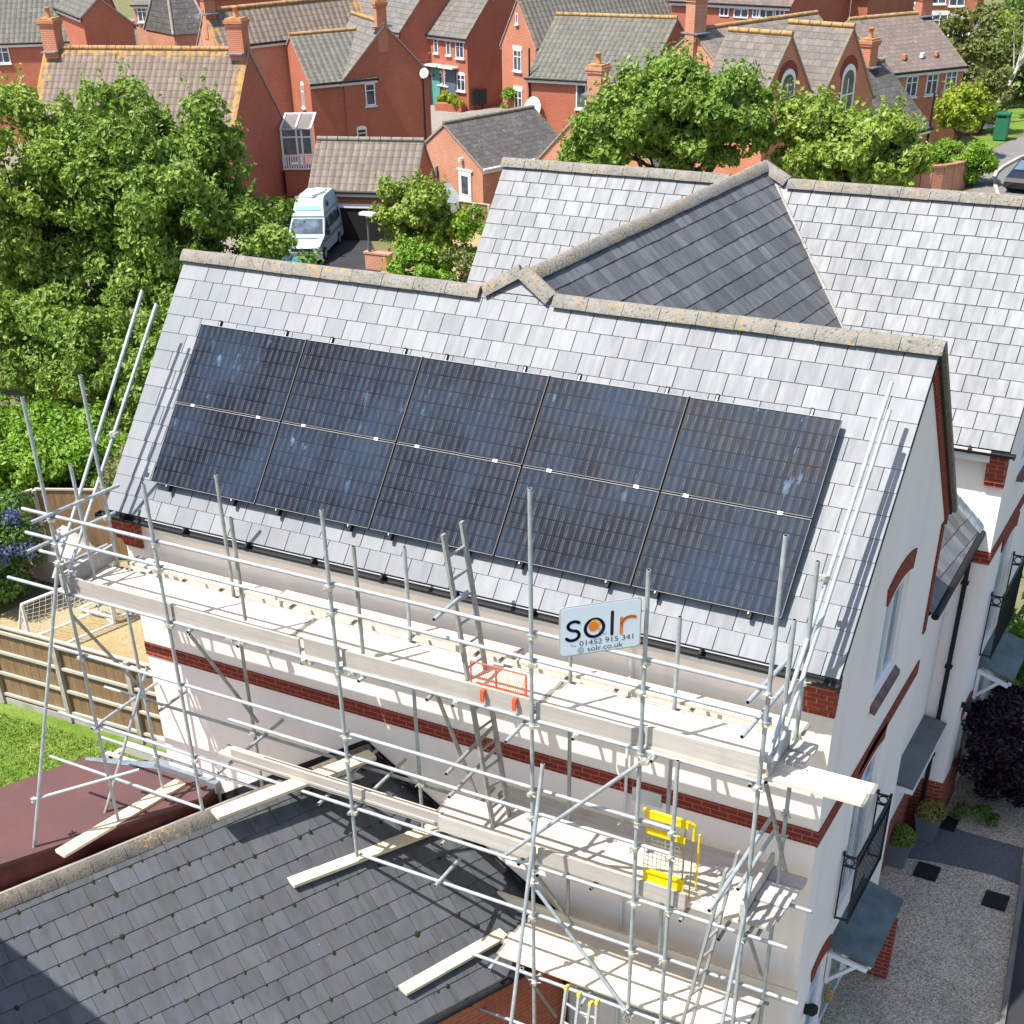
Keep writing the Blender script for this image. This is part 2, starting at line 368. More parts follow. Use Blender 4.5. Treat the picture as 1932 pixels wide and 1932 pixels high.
def gutter_x(mb, x0, x1, y, z, r=.06):
    prof = [(-r * math.cos(math.pi * i / 8), -r * math.sin(math.pi * i / 8)) for i in range(9)]
    inner = [(p[0] * .86, p[1] * .86) for p in prof][::-1]; loop = prof + inner
    vs = [(x0, y + a, z + b) for a, b in loop] + [(x1, y + a, z + b) for a, b in loop]; n = len(loop)
    mb.add(vs, [(i, (i + 1) % n, n + (i + 1) % n, n + i) for i in range(n)]); mb.add(vs, [tuple(range(n))[::-1], tuple(range(n, 2 * n))])
    for x in (x0, x1): mb.box((x, y, z - r * .5), (.015, 2 * r * 1.02, r * 1.02))
    k = x0 + .5
    while k < x1:
        mb.tube((k - .014, y, z - .006), (k + .014, y, z - .006), r * 1.05, 12); k += 1.03

# ================================================================== the near house
H = root('rendered_house', (4.4, 2.2, GZ), 'near cream rendered house with a pale slate roof carrying the solar panels, behind the scaffolding', 'house', 'cream rendered houses with slate roofs')
Y0, Y1 = .03, 4.40
mb = MB()
prof = [(0, Y0, GZ), (0, Y1, GZ), (0, Y1, -.5), (0, RY, RZ(RY) - .1), (0, Y0, -.5)]
prof = [(-.68, p[1], p[2]) for p in prof]
mb.prism(prof, (9.28 - -.68, 0, 0), 0)
GW = [(1.78, 2.80, -1.80, -.52), (1.72, 2.84, -5.10, -3.02), (.80, 1.50, -7.0, -5.62), (1.62, 2.78, -7.19, -5.9)]
roofz = lambda y: min(RZ(y), RZ(2 * RY - y)) - .012
skin_x(mb, 9.40, .11, Y0, Y1, GZ, roofz, GW)
mb.face([(9.28, Y0, GZ), (9.40, Y0, GZ), (9.40, Y0, roofz(Y0)), (9.28, Y0, roofz(Y0))]); mb.face([(9.28, Y1, GZ), (9.40, Y1, GZ), (9.40, Y1, roofz(Y1)), (9.28, Y1, roofz(Y1))])
mb.box((9.36, Y0 - .004, (GZ - .75) / 2), (.07, .006, -.75 - GZ))
mb.build('wall', M['render'], H)
# brick string course, front and gable
mb = MB(); BT, BB = -2.61, -2.82
mb.box((4.36, Y0 - .009, (BT + BB) / 2), (10.10, .022, BT - BB)); mb.box((9.409, 2.2, (BT + BB) / 2), (.022, 4.40, BT - BB))
mb.build('brick_band', M['band'], H)
for q_ in ((1.66, 2.86, -3.0, .09, .235, .018), (1.74, 2.84, -.52, .10, .235, .02), (.78, 1.50, -5.60, .09, .225, .02)):
    mb = MB(); arch_x(mb, 9.402, *q_); mb.build('brick_arch', M['band'], H)
# brick corbels under the eaves, at both ends
for (xa, xb) in ((9.03, 9.424), (-.70, -.33)):
    mb = MB()
    for k in range(7):
        p = .235 - .028 * max(0, k - 1) - (.05 if k > 4 else 0)
        mb.box(((xa + xb) / 2, Y0 - p / 2, -.56 - .075 * k), (xb - xa - .006 * k, p, .0749))
    mb.build('corbel', M['corbel'], H)
# brick strip along the rear verge of the gable
mb = MB()
for k in range(26):
    y = RY + (Y1 + .12 - RY) * k / 26; z = RZ(2 * RY - y)
    y2 = RY + (Y1 + .12 - RY) * (k + 1) / 26; z2 = RZ(2 * RY - y2)
    mb.add([(9.40, y, z - .30), (9.40, y2, z2 - .30), (9.40, y2, z2 - .03), (9.40, y, z - .03), (9.425, y, z - .30), (9.425, y2, z2 - .30), (9.425, y2, z2 - .03), (9.425, y, z - .03)],
           [(0, 1, 5, 4), (4, 5, 6, 7), (3, 2, 6, 7)])
mb.box((9.413, Y1 - .06, -1.35), (.02, .13, 1.6))
mb.build('verge_brick', M['band'], H)
# soffit and fascia, gutter
mb = MB(); mb.box((4.35, -.085, -.60), (8.72, .22, .03)); mb.box((4.35, -.195, -.55), (8.72, .02, .17)); mb.build('fascia', M['soffit'], H)
mb = MB(); gutter_x(mb, -.80, 9.47, -.262, -.475); mb.build('gutter', M['black'], H)
# roof structure, slates, ridge
def roof_core(xa, xb, ye, yr, dz=.02):
    mb = MB(); zr = RZ(RY) - dz; t = .09
    for sgn in (1, -1):
        ya = yr + sgn * (ye - yr); za = zr - (yr - ye) * math.tan(SP)
        mb.prism([(xa, ya, za), (xa, yr, zr), (xa, yr, zr - t), (xa, ya + (0.0), za - t)], (xb - xa, 0, 0))
    return mb
rf = roof_core(XL, XR, EY, RY, .004).build('roof', M['under'], H)
mb = MB(); OO = Vector((XL, EY, RZ(EY)))
slates(mb, OO, UX, VS, NS, [(0, 0), (XR - XL, 0), (XR - XL, LEN), (0, LEN)], .302, .2555, gap=.011)
slates(mb, Vector((XR, 2 * RY - EY, RZ(EY))), XM, VB, NB, [(0, 0), (XR - XL, 0), (XR - XL, LEN), (0, LEN)], .302, .2555)
mb.build('front_slates', M['slate'], rf)
mb = MB(); rz = RZ(RY) + .062
ridge_run(mb, (XL - .03, RY, rz), (3.92, RY, rz)); ridge_run(mb, (4.92, RY, rz), (XR + .04, RY, rz))
WX0, WX1 = 4.40, 4.95       # the raised ridge of the cross wing
ridge_run(mb, (3.92, RY - .0, rz), (4.36, RY + .16, rz + .24), seg=.5); ridge_run(mb, (4.92, RY, rz), (4.44, RY + .16, rz + .24), seg=.5)
mb.build('ridge_tiles', M['ridge'], rf)
# gable verge capping strip on the rear slope
mb = MB(); mb.beam((9.455, RY, RZ(RY) + .01), (9.455, 2 * RY - EY + .05, RZ(EY) - .05), .085, .07, up=(0, 0, 1)); mb.build('verge_cap', M['ridge'], rf)
# windows of the gable
w = window_x(H, 9.325, 1.78, 2.80, -1.80, -.52, 1, ()); MB().add([(9.34, 1.74, -1.80), (9.34, 2.84, -1.80), (9.47, 2.84, -1.93), (9.47, 1.74, -1.93), (9.34, 1.74, -1.95), (9.34, 2.84, -1.95), (9.47, 2.84, -1.99), (9.47, 1.74, -1.99)], [(0, 1, 2, 3), (3, 2, 6, 7), (0, 3, 7, 4), (1, 5, 6, 2)]).build('sill', M['sill'], w)
window_x(H, 9.325, 1.72, 2.84, -5.10, -3.02, 1, (-3.5,), 'french_window')
w = window_x(H, 9.325, .80, 1.50, -7.0, -5.62, 0, (-6.1,)); MB().box((9.40, 1.15, -7.04), (.12, .78, .05)).build('sill', M['white'], w)
mb = MB(); mb.box((9.335, 2.2, -6.54), (.05, 1.16, 1.3)); d = mb.build('front_door', M['white'], H)
mb = MB(); mb.box((9.368, 2.2, -6.55), (.02, .86, 1.24)); mb.box((9.382, 2.2, -6.3), (.015, .6, .45)); mb.box((9.382, 2.2, -6.88), (.015, .6, .4)); mb.build('door_leaf', m_plain('sage_green_door', (.20, .30, .27), .5), d)
# balconet railing
def railing(parent, x0, x1, ya, yb, zb, zt):
    mb = MB()
    for z, hh in ((zt, .045), (zb + .02, .03), (zt - .16, .015)):
        mb.box((x1, (ya + yb) / 2, z), (.03, yb - ya, hh))
    n = int((yb - ya) / .085)
    for i in range(n + 1): mb.box((x1, ya + (yb - ya) * i / n, (zb + zt) / 2), (.012, .012, zt - zb))
    for y in (ya, yb):
        for z in (zt, zt - .16, zb + .02): mb.box(((x0 + x1) / 2, y, z), (x1 - x0, .022, .022))
        mb.box((x0 + .01, y, (zt + zb) / 2), (.02, .022, zt - zb)); mb.box((x1, y, (zt + zb) / 2), (.028, .028, zt - zb + .04))
        c = Vector(((x0 + x1) / 2, y, zt - .08))
        for i in range(14):
            a0 = 2 * math.pi * i / 14; a1 = 2 * math.pi * (i + 1) / 14
            mb.beam(c + Vector((math.cos(a0), 0, math.sin(a0))) * .062, c + Vector((math.cos(a1), 0, math.sin(a1))) * .062, .02, .016)
        mb.box((x0 + .005, y, zt + .03), (.03, .04, .06)); mb.box((x1, y, zt + .03), (.035, .035, .03))
    return mb.build('balcony_railing', M['iron'], parent)
railing(H, 9.42, 9.60, 1.50, 3.02, -5.04, -3.98)
# door canopy: sloping slab with white bargeboard and brackets
def canopy(parent, x0, pts, z, th=.05, wall=9.40):
    """pts: plan corners of the slab, wall side first"""
    mb = MB(); a, b, c, d = [Vector(p) for p in pts]       # a,b at the wall (front, rear), c,d outer (rear, front)
    dz = Vector((0, 0, .11)); top = [a + dz, d, c, b + dz]
    mb.add(top + [p - Vector((0, 0, th)) for p in top], [(0, 1, 2, 3), (7, 6, 5, 4), (0, 4, 5, 1), (1, 5, 6, 2), (2, 6, 7, 3)])
    mb.add([a + dz, d.lerp(a, .62) + Vector((0, .0, .01)) + dz * .62, a + dz + Vector((-.0, 0, .10)), b + dz, b + dz + Vector((0, 0, .10))], [(0, 1, 2), (0, 2, 4, 3)])
    cn = mb.build('door_canopy', M['canopy'], parent)
    mb = MB()
    for p, q in ((a, d), (b, c)):
        p = p + Vector((0, 0, -.02)); q2 = q + Vector((0, 0, -.12)) + (p - q) * .10; p2 = p + Vector((0, 0, -.02))
        mb.beam(p2, q2, .05, .07); mb.beam(p + Vector((.03, 0, -.50)), p.lerp(q, .62) + Vector((0, 0, -.12)), .045, .05); mb.beam(p + Vector((.03, 0, 0)), p + Vector((.03, 0, -.55)), .05, .045)
    mb.box(((c + d) / 2 + Vector((-.05, 0, -.09))), (.05, (c - d).length * .94, .08))
    mb.build('canopy_bracket', M['white'], cn)
    return cn
canopy(H, 9.41, [(9.41, 1.55, -5.67), (9.41, 3.16, -5.67), (10.0, 3.16, -5.74), (10.0, 1.62, -5.74)], -5.7)
MB().box((9.70, 3.10, -6.65), (.56, .13, 1.08)).build('porch_wall', M['corbel'], H)
mb = MB(); mb.lathe((9.50, .66, -6.05), [(.0, .0), (.045, .01), (.075, .06), (.08, .14), (.05, .16), (.0, .17)], 10); mb.box((9.43, .66, -5.98), (.06, .04, .16)); mb.build('wall_lamp', M['black'], H)
mb = MB(); mb.tube((9.50, 1.60, -6.02), (9.47, 1.60, -6.40), .02, 6); mb.lathe((9.50, 1.60, -6.62), [(0, 0), (.06, .03), (.07, .12), (.05, .22), (0, .24)], 8); mb.build('door_wreath', m_plain('dried_flowers', (.34, .22, .10), .95, .1, var=.4, sc=30), H)
# overflow pipe, vent plate
mb = MB(); mb.tube((7.02, -.03, -.75), (7.02, -.03, GZ), .021, 8); mb.build('downpipe', M['white'], H)
p = ony(1221, 1503, .02); MB().box((p.x, .012, p.z), (.38, .03, .20)).build('vent_plate', m_plain('grey_vent', (.60, .61, .57), .6), H)
# solar cables / hooks handled with the panels

# ================================================================== cross wing and far house
H2 = root('rendered_house', (5.0, 9.2, GZ), 'far cream rendered house, joined to the near one by a dark slated cross wing', 'house', 'cream rendered houses with slate roofs')
XL2, XR2 = .44, 9.70; RY2 = 9.22; FY = 7.0; ZR2 = 2.30
RZ2 = lambda y: ZR2 - (RY2 - y) * math.tan(SP)
EY2 = 6.82; LEN2 = (RY2 - EY2) / CS
mb = MB()
mb.prism([(.50, FY, GZ), (.50, RY2 + 2.22, GZ), (.50, RY2 + 2.22, -.5), (.50, RY2, ZR2 - .12), (.50, FY, -.5)], (9.56 - .5, 0, 0))
roofz2 = lambda y: min(RZ2(y), RZ2(2 * RY2 - y)) - .012
FW = [(8.15, 9.15, -4.45, -2.55), (8.2, 9.1, -1.3, -.1), (7.55, 8.05, -6.7, -5.3), (8.3, 9.3, -7.19, -5.1)]
skin_x(mb, 9.68, .11, FY, RY2 + 2.22, GZ, roofz2, FW)
mb.face([(9.56, FY, GZ), (9.68, FY, GZ), (9.68, FY, roofz2(FY)), (9.56, FY, roofz2(FY))])
# wing between the houses
WXE = 9.20
mb.prism([(WXE, 4.41, GZ), (WXE, 6.99, GZ), (WXE, 6.99, -1.62), (WXE, 4.41, -1.62)], (-6.5, 0, 0))
mb.build('wall', M['render'], H2)
mb = MB(); mb.box((9.60, FY - .009, -2.17), (.20, .02, .2)); mb.box((9.36, FY - .009, -2.17), (.30, .022, .2)); mb.box((9.689, 9.2, -2.17), (.022, 4.4, .2)); mb.build('brick_band', M['band'], H2)
for q_ in ((8.1, 9.2, -2.55, .1, .22, .02), (7.5, 8.1, -5.3, .08, .22, .02)):
    mb = MB(); arch_x(mb, 9.682, *q_); mb.build('brick_arch', M['band'], H2)
mb = MB(); mb.box((9.44, FY - .012, -6.72), (.48, .03, .95)); mb.box((9.697, 7.6, -6.72), (.035, 1.2, .95)); mb.box((9.213, 5.70, -6.72), (.03, 2.56, .95)); mb.build('brick_plinth', M['corbel'], H2)
mb = MB()
for k in range(7): mb.box((9.55, FY - .10 + .012 * k, -.56 - .075 * k), (.27, .2 - .024 * max(0, k - 1), .0749))
mb.build('corbel', M['corbel'], H2)
mb = MB(); mb.box((9.05, FY - .195, -.56), (.8, .02, .17)); mb.build('fascia', M['soffit'], H2); MB().box((9.05, FY - .09, -.60), (.8, .2, .03)).build('soffit', M['soffit'], H2)
mb = MB(); gutter_x(mb, 8.66, 9.78, 6.76, -.475, .055); mb.tube((8.62, 6.78, -.40), (8.62, 6.78, -.95), .035, 8); mb.build('gutter', M['black'], H2)
rf2 = MB()
for sgn in (1, -1):
    ya = RY2 + sgn * (EY2 - RY2); za = ZR2 - (RY2 - EY2) * math.tan(SP) - .004
    rf2.prism([(XL2, ya, za), (XL2, RY2, ZR2 - .004), (XL2, RY2, ZR2 - .1), (XL2, ya, za - .09)], (XR2 - XL2, 0, 0))
rf2 = rf2.build('roof', M['under'], H2)
# wing roof: ridge W0-W1, east slope to the eave
W0 = Vector((WX0, RY + .17, 2.50)); W1 = Vector((WX1, RY2 + .15, 2.50)); EZ = -1.74; EX = 9.46
wd = (W1 - W0).normalized()
VE = Vector((EX - (WX0 + WX1) / 2, 0, EZ - 2.50)).normalized()     # down the slope
E1 = Vector((EX + .02, 6.99, EZ)); NE = (W1 - W0).cross(E1 - W0).normalized(); NE = NE if NE.z > 0 else -NE
wz = lambda x, y: W0.z - (NE.x * (x - W0.x) + NE.y * (y - W0.y)) / NE.z
E0 = Vector((EX, 4.43, wz(EX, 4.43)))
E0c, E1c = E0.copy(), E1.copy(); W0, W1, E0, E1 = [p - NE * .012 for p in (W0, W1, E0, E1)]
mb = MB(); mb.add([W0, W1, E1, E0, W0 - NE * .08, W1 - NE * .08, E1 - NE * .08, E0 - NE * .08], [(0, 1, 2, 3), (7, 6, 5, 4), (3, 2, 6, 7)])
w2 = Vector((WX0 - 3.0, RY + .17, -.3)); w3 = Vector((WX1 - 3.0, RY2 + .15, -.3)); mb.add([W0, W1, w3, w2], [(0, 3, 2, 1)])
wr = mb.build('wing_roof', M['under'], H2); W0, W1, E0, E1 = [p + NE * .012 for p in (W0, W1, E0, E1)]
# slates on the east slope of the wing: level courses, clipped at the ridge, the valley and the near roof
Uw = (W1 - W0).normalized(); Vw = NE.cross(Uw).normalized(); Vw = Vw if Vw.z > 0 else -Vw
if Uw.cross(Vw).dot(NE) < 0: pass
O = E0.copy()
def loc2(p): d = Vector(p) - O; return (d.dot(Uw), d.dot(Vw))
a2 = loc2(W0); b2 = loc2(W1)
VAL_TOP = Vector((5.35, RY2, ZR2))                       # valley against the far roof
def on_plane_valley(x):
    # the far roof: z = RZ2(y); the wing plane: NE.(p-W0)=0
    # solve for y at given x
    A = NE.y + NE.z * math.tan(SP); c = NE.x * (x - W0.x) - NE.y * W0.y + NE.z * (ZR2 - RY2 * math.tan(SP) - W0.z)
    y = -c / A; return Vector((x, y, RZ2(y)))
va = on_plane_valley(5.0); 
vb = on_plane_valley(8.4)
pl = [loc2(E0 + Vector((0, 0, 0))), loc2(E1), loc2(Vector((vb.x + .35, FY, W0.z + (-(NE.x * (vb.x + .35 - W0.x) + NE.y * (FY - W0.y))) / NE.z))), loc2(va), b2, a2]
pl2 = [pl[0], pl[1], loc2(on_plane_valley(7.95)), loc2(on_plane_valley(5.3)), b2, a2]
area = sum(pl2[i][0] * pl2[(i + 1) % 6][1] - pl2[(i + 1) % 6][0] * pl2[i][1] for i in range(6))
if area < 0: pl2 = pl2[::-1]
E9 = E1 + (E1 - E0).normalized() * 2.15; pl2 = [loc2(E0), loc2(E9), b2, a2]
if sum(pl2[i][0] * pl2[(i + 1) % 4][1] - pl2[(i + 1) % 4][0] * pl2[i][1] for i in range(4)) < 0: pl2 = pl2[::-1]
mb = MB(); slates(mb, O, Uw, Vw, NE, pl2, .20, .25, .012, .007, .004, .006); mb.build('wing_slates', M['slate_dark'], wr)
mb = MB()
ridge_run(mb, W0 + Vector((0, -.05, .05)), W1 + Vector((0, 0, .05)), .125, .085, .42)
mb.build('wing_ridge_tiles', M['ridge'], wr)
# the small front gablet of the wing continuing the near slope
mb = MB(); g0 = Vector((3.86, RY, RZ(RY) + .02)); g1 = Vector((4.97, RY, RZ(RY) + .02)); gt = Vector((4.40, RY + .19, RZ(RY + .19) + .02))
mb.add([g0, g1, gt, g0 - NS * .1, g1 - NS * .1, gt - NS * .1], [(0, 1, 2), (0, 3, 4, 1)]); mb.build('gablet_slates', M['slate'], wr)
# far roof slates, outside the wing
mb = MB(); O3 = Vector((XL2, EY2, RZ2(EY2)))
def l3(p): return (p.x - XL2, (p.y - EY2) / CS)
def vx(y): return W0.x - (NE.y * (y - W0.y) + NE.z * (RZ2(y) - W0.z)) / NE.x
q0 = (vx(EY2) - .12 - XL2, 0); q1 = (vx(RY2) - .12 - XL2, LEN2)
slates(mb, O3, UX, VS, NS, [(q0[0], 0), (XR2 - XL2, 0), (XR2 - XL2, LEN2), (q1[0], LEN2)], .302, .2555, .012, .014, .003, .004)
slates(mb, O3, UX, VS, NS, [(0, 0), (4.1, 0), (4.6, LEN2), (0, LEN2)], .302, .2555, .012, .014, .003, .004)
slates(mb, Vector((XR2, 2 * RY2 - EY2, RZ2(EY2))), XM, VB, NB, [(0, 0), (XR2 - XL2, 0), (XR2 - XL2, LEN2), (0, LEN2)], .302, .2555)
mb.build('far_slates', M['slate_far'], rf2)
# valley fillet between wing and far roof
mb = MB(); v0 = Vector((vx(RY2 - .05), RY2 - .05, RZ2(RY2 - .05) + .02)); v1 = Vector((vx(EY2), EY2, RZ2(EY2) + .02))
seg = 30
for i in range(seg):
    mb.tube(v0.lerp(v1, i / seg), v0.lerp(v1, (i + 1.1) / seg), .024 + random.uniform(-.007, .008), 6)
mb.build('valley_fillet', M['mortar'], wr)
mb = MB(); ridge_run(mb, (XL2 - .03, RY2, ZR2 + .05), (4.45, RY2, ZR2 + .05)); ridge_run(mb, (5.4, RY2, ZR2 + .05), (XR2 + .03, RY2, ZR2 + .05)); ridge_run(mb, W1 + Vector((0, 0, .06)), Vector((5.42, RY2, ZR2 + .07)))
mb.build('ridge_tiles', M['ridge'], rf2)
# wing eave: gutter, downpipe, lead soakers against the far wall
mb = MB(); mb.tube(E0 + Vector((.04, .03, -.05)), E1 + Vector((.04, 0, -.05)), .055, 10); mb.tube((9.42, FY - .06, EZ - .12), (9.42, FY - .06, GZ + .05), .036, 10)
for z in (-2.6, -4.05, -5.7): mb.box((9.42, FY - .06, z), (.11, .08, .04))
mb.build('gutter', M['black'], wr)
mb = MB()
for i in range(13):
    t0 = i / 13; a = Vector((8.3, FY, 0)); x0 = 8.2 + (9.52 - 8.2) * t0; x1 = 8.2 + (9.52 - 8.2) * (t0 + .97 / 13)
    zf = lambda x, y: W0.z - (NE.x * (x - W0.x) + NE.y * (y - W0.y)) / NE.z + .02
    mb.add([(x0, FY - .13, zf(x0, FY - .13)), (x1, FY - .13, zf(x1, FY - .13)), (x1, FY - .012, zf(x1, FY) + .02), (x0, FY - .012, zf(x0, FY) + .02), (x0, FY - .012, zf(x0, FY) + .11), (x1, FY - .012, zf(x1, FY) + .09)], [(0, 1, 2, 3), (3, 2, 5, 4)])
mb.build('lead_soakers', M['lead'], wr)
# far house openings
w = window_x(H2, 9.605, 8.15, 9.15, -4.45, -2.55, 1, (), 'french_window')
w = window_x(H2, 9.605, 8.2, 9.1, -1.3, -.1, 1); MB().box((9.72, 8.65, -1.36), (.12, 1.0, .08)).build('sill', M['sill'], w)
window_x(H2, 9.605, 7.55, 8.05, -6.7, -5.3, 0)
mb = MB(); mb.box((9.615, 8.8, -6.14), (.05, .98, 2.06)); mb.build('front_door', M['white'], H2)
railing(H2, 9.70, 9.88, 7.95, 9.55, -4.30, -3.22)
cp = [onz(1839, 1264, -4.72), onz(1875, 1200, -4.72), onz(1932, 1211, -4.75), onz(1906, 1278, -4.75)]
canopy(H2, 9.68, [(9.69, cp[0].y + .05, -4.70), (9.69, cp[1].y + .1, -4.70), (10.27, cp[1].y + .1, -4.77), (10.27, cp[0].y, -4.77)], -4.7, wall=9.68)
# the canopy over the recessed door
mb = MB(); mb.box((9.32, 5.9, -5.02), (.50, 2.0, .05), 0, (Vector((1, 0, -.18)).normalized(), Vector((0, 1, 0)), Vector((.18, 0, 1)).normalized())); cn = mb.build('door_canopy', m_plain('grey_lead_canopy', (.12, .125, .12), .7, .3, var=.2, sc=2), H2)
MB().box((9.37, 5.86, -5.13), (.40, 1.9, .10)).build('canopy_edge', M['white'], cn)
mb = MB(); mb.lathe((9.78, 7.25, -4.95), [(0, 0), (.07, .02), (.05, .12), (0, .2)], 8); mb.box((9.70, 7.25, -4.85), (.06, .05, .08)); mb.build('wall_lamp', M['black'], H2)

# ================================================================== solar panels
M['pv_lip'] = m_plain('pale_frame_edge', (.34, .345, .35), .6, .2, 0)  # paler grey strip along the outer edge of the panel frames
t = NT('solar_cells', .30, .35)
u = t.obj(); x, y, z = t.xyz(t.uv('nrm'))           # 0..1 across the panel
gx = t.m('MULTIPLY', x, 18.); gy = t.m('MULTIPLY', y, 6.)
fx = t.m('FRACT', gx); fy = t.m('FRACT', gy)
ly = t.m('MAXIMUM', t.ramp(fy, .02, .05, 1, 0), t.ramp(fy, .95, .98, 0, 1)); lx = t.m('MAXIMUM', t.ramp(fx, 0, .06, 1, 0), t.ramp(fx, .94, 1., 0, 1))
mid = t.ramp(t.m('ABSOLUTE', t.m('SUBTRACT', x, .5)), .002, .006, 1, 0)
bus = t.m('SINE', t.m('MULTIPLY', y, 6 * 6.28318 * 5)); finger = t.m('ADD', t.m('MULTIPLY', t.m('SINE', t.m('MULTIPLY', x, 18 * 6.28318)), .75), t.m('MULTIPLY', t.m('SINE', t.m('MULTIPLY', x, 72 * 6.28318)), .35))
rv = t.n('TexWhiteNoise', _noise_dimensions='2D'); t.put(rv.inputs['Vector'], t.vec(t.m('FLOOR', gx), t.m('FLOOR', gy)))
rc = t.n('TexWhiteNoise', _noise_dimensions='1D'); t.put(rc.inputs['W'], t.m('FLOOR', gx))
gp = t.n('NewGeometry').outputs['Position']
c = t.mix(t.ramp(rv.outputs[0], .35, 1, 0, .8), (.006, .010, .019), (.014, .019, .031))
c = t.mix(t.m('MULTIPLY', t.ramp(finger, .1, 1., 0, .8), t.ramp(t.noise(t.scale(t.uv('nrm'), (54, 7, 1)), 1., 3), .3, .6)), c, (.098, .082, .078))
c = t.mix(t.ramp(bus, .85, 1., 0, .10), c, (.09, .13, .19))
c = t.mix(t.m('MULTIPLY', lx, .6), c, (.070, .072, .085)); c = t.mix(ly, c, (.002, .003, .010)); c = t.mix(mid, c, (.01, .012, .02))
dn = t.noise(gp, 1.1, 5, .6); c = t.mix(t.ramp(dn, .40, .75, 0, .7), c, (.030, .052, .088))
c = t.mix(t.m('MULTIPLY', t.ramp(t.noise(t.scale(gp, (7, 2.2, 2.2)), 1., 4, .55), .64, .76, 0, .8), t.ramp(t.noise(gp, .9, 2), .46, .60)), c, (.16, .28, .44))  # blue smudges: sky reflection painted into the cell colour
t.color(c); t.put(t.b.inputs['Roughness'], t.ramp(dn, .3, .8, .34, .5)); t.b.inputs['Specular IOR Level'].default_value = .035
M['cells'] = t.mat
M['pv_frame'] = m_plain('black_anodised_frame', (.015, .016, .02), .5, .14, var=.1)
M['gap'] = m_plain('black_gap_shade', (.004, .004, .005), .9, .05); M['alu'] = m_plain('bare_aluminium', (.62, .63, .64), .38, .5, .6, var=.08)  # first one is the black standing for shade in the panel gaps
PW, PH = 1.742, 1.1173
rows = ['lower', 'upper']; nth = ['first', 'second', 'third', 'fourth', 'fifth']
def onp(a, b, c=0.): return Vector((a, b * CS, b * SN)) + NS * c
for j in range(2):
    for i in range(5):
        x0 = i * PW + .014; x1 = (i + 1) * PW - .014; s0 = j * PH + .011; s1 = (j + 1) * PH - .011
        Pn = root('solar_panel', onp((x0 + x1) / 2, s0, -.035), 'black solar panel in the %s row on the near slate roof, %s from the left' % (rows[j], nth[i]), 'solar panel', 'solar panels on the roof')
        fm = MB(); ax = (UX, VS, NS); th = .036; fw = .012
        for (a, b, cx, cs) in ((x0, x0 + fw, 0, 0), (x1 - fw, x1, 0, 0)): fm.box(onp((a + b) / 2, (s0 + s1) / 2, -th / 2), (b - a, s1 - s0, th), 0, ax)
        for (a, b) in ((s0, s0 + fw), (s1 - fw, s1)): fm.box(onp((x0 + x1) / 2, (a + b) / 2, -th / 2), (x1 - x0 - 2 * fw, b - a, th), 0, ax)
        # bright bevel of the frame's outer lip
        fr = fm.build('frame', M['pv_frame'], Pn)
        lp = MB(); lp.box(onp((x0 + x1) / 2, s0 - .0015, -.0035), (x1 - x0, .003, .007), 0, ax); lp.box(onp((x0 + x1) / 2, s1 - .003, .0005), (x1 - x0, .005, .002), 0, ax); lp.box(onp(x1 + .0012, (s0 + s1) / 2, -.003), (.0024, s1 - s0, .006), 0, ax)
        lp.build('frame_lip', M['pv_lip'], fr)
        g = MB(); gx0, gx1, g0, g1 = x0 + fw, x1 - fw, s0 + fw, s1 - fw
        g.face([onp(gx0, g0, -.003), onp(gx1, g0, -.003), onp(gx1, g1, -.003), onp(gx0, g1, -.003)], 0, [(0, 0), (1, 0), (1, 1), (0, 1)])
        g.face([onp(gx0, g0, -.03), onp(gx0, g1, -.03), onp(gx1, g1, -.03), onp(gx1, g0, -.03)], 1)
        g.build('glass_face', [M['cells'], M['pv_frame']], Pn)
        for k in (.17, .80) if i % 2 == 0 else (.20, .84):
            xx = x0 + (x1 - x0) * k
            if j == 0:
                cl = MB(); cl.box(onp(xx, s0 - .035, -.055), (.042, .075, .075), 0, ax); cl.box(onp(xx - .010, s0 - .022, -.012), (.010, .020, .04), 1, ax); cl.build('end_clamp', [M['pv_frame'], M['alu']], Pn)
                cl = MB(); cl.box(onp(xx, s1 + .008, .004), (.055, .032, .008), 0, ax); cl.build('mid_clamp', M['alu'], Pn)
            else:
                cl = MB(); cl.box(onp(xx, s1 + .035, -.03), (.036, .10, .05), 0, ax); cl.box(onp(xx + .008, s1 + .03, -.002), (.008, .06, .008), 1, ax); cl.build('end_clamp', [M['pv_frame'], M['alu']], Pn)
        if i < 4: MB().box(onp(x1 + .014, (s0 + s1) / 2, -.014), (.0265, s1 - s0 + .014, .012), 0, ax).build('gap_shade_strip', M['gap'], Pn)  # black strip added to paint the shade between neighbouring panels
        if j == 0: MB().box(onp((x0 + x1) / 2, s1 + .011, -.013), (x1 - x0, .0205, .012), 0, ax).build('gap_shade_strip', M['gap'], Pn)  # same added dark strip, for the shaded gap between the rows
        # rail feet: the rails run up the slope under the panel
        rl = MB()
        for k in ((.17, .80) if i % 2 == 0 else (.20, .84)):
            xx = x0 + (x1 - x0) * k; rl.box(onp(xx, (s0 + s1) / 2, -.075), (.038, s1 - s0 + .02, .06), 0, ax); rl.box(onp(xx, s0 + .3, -.115), (.05, .09, .05), 0, ax)
        rl.build('mounting_rail', M['pv_frame'], Pn)
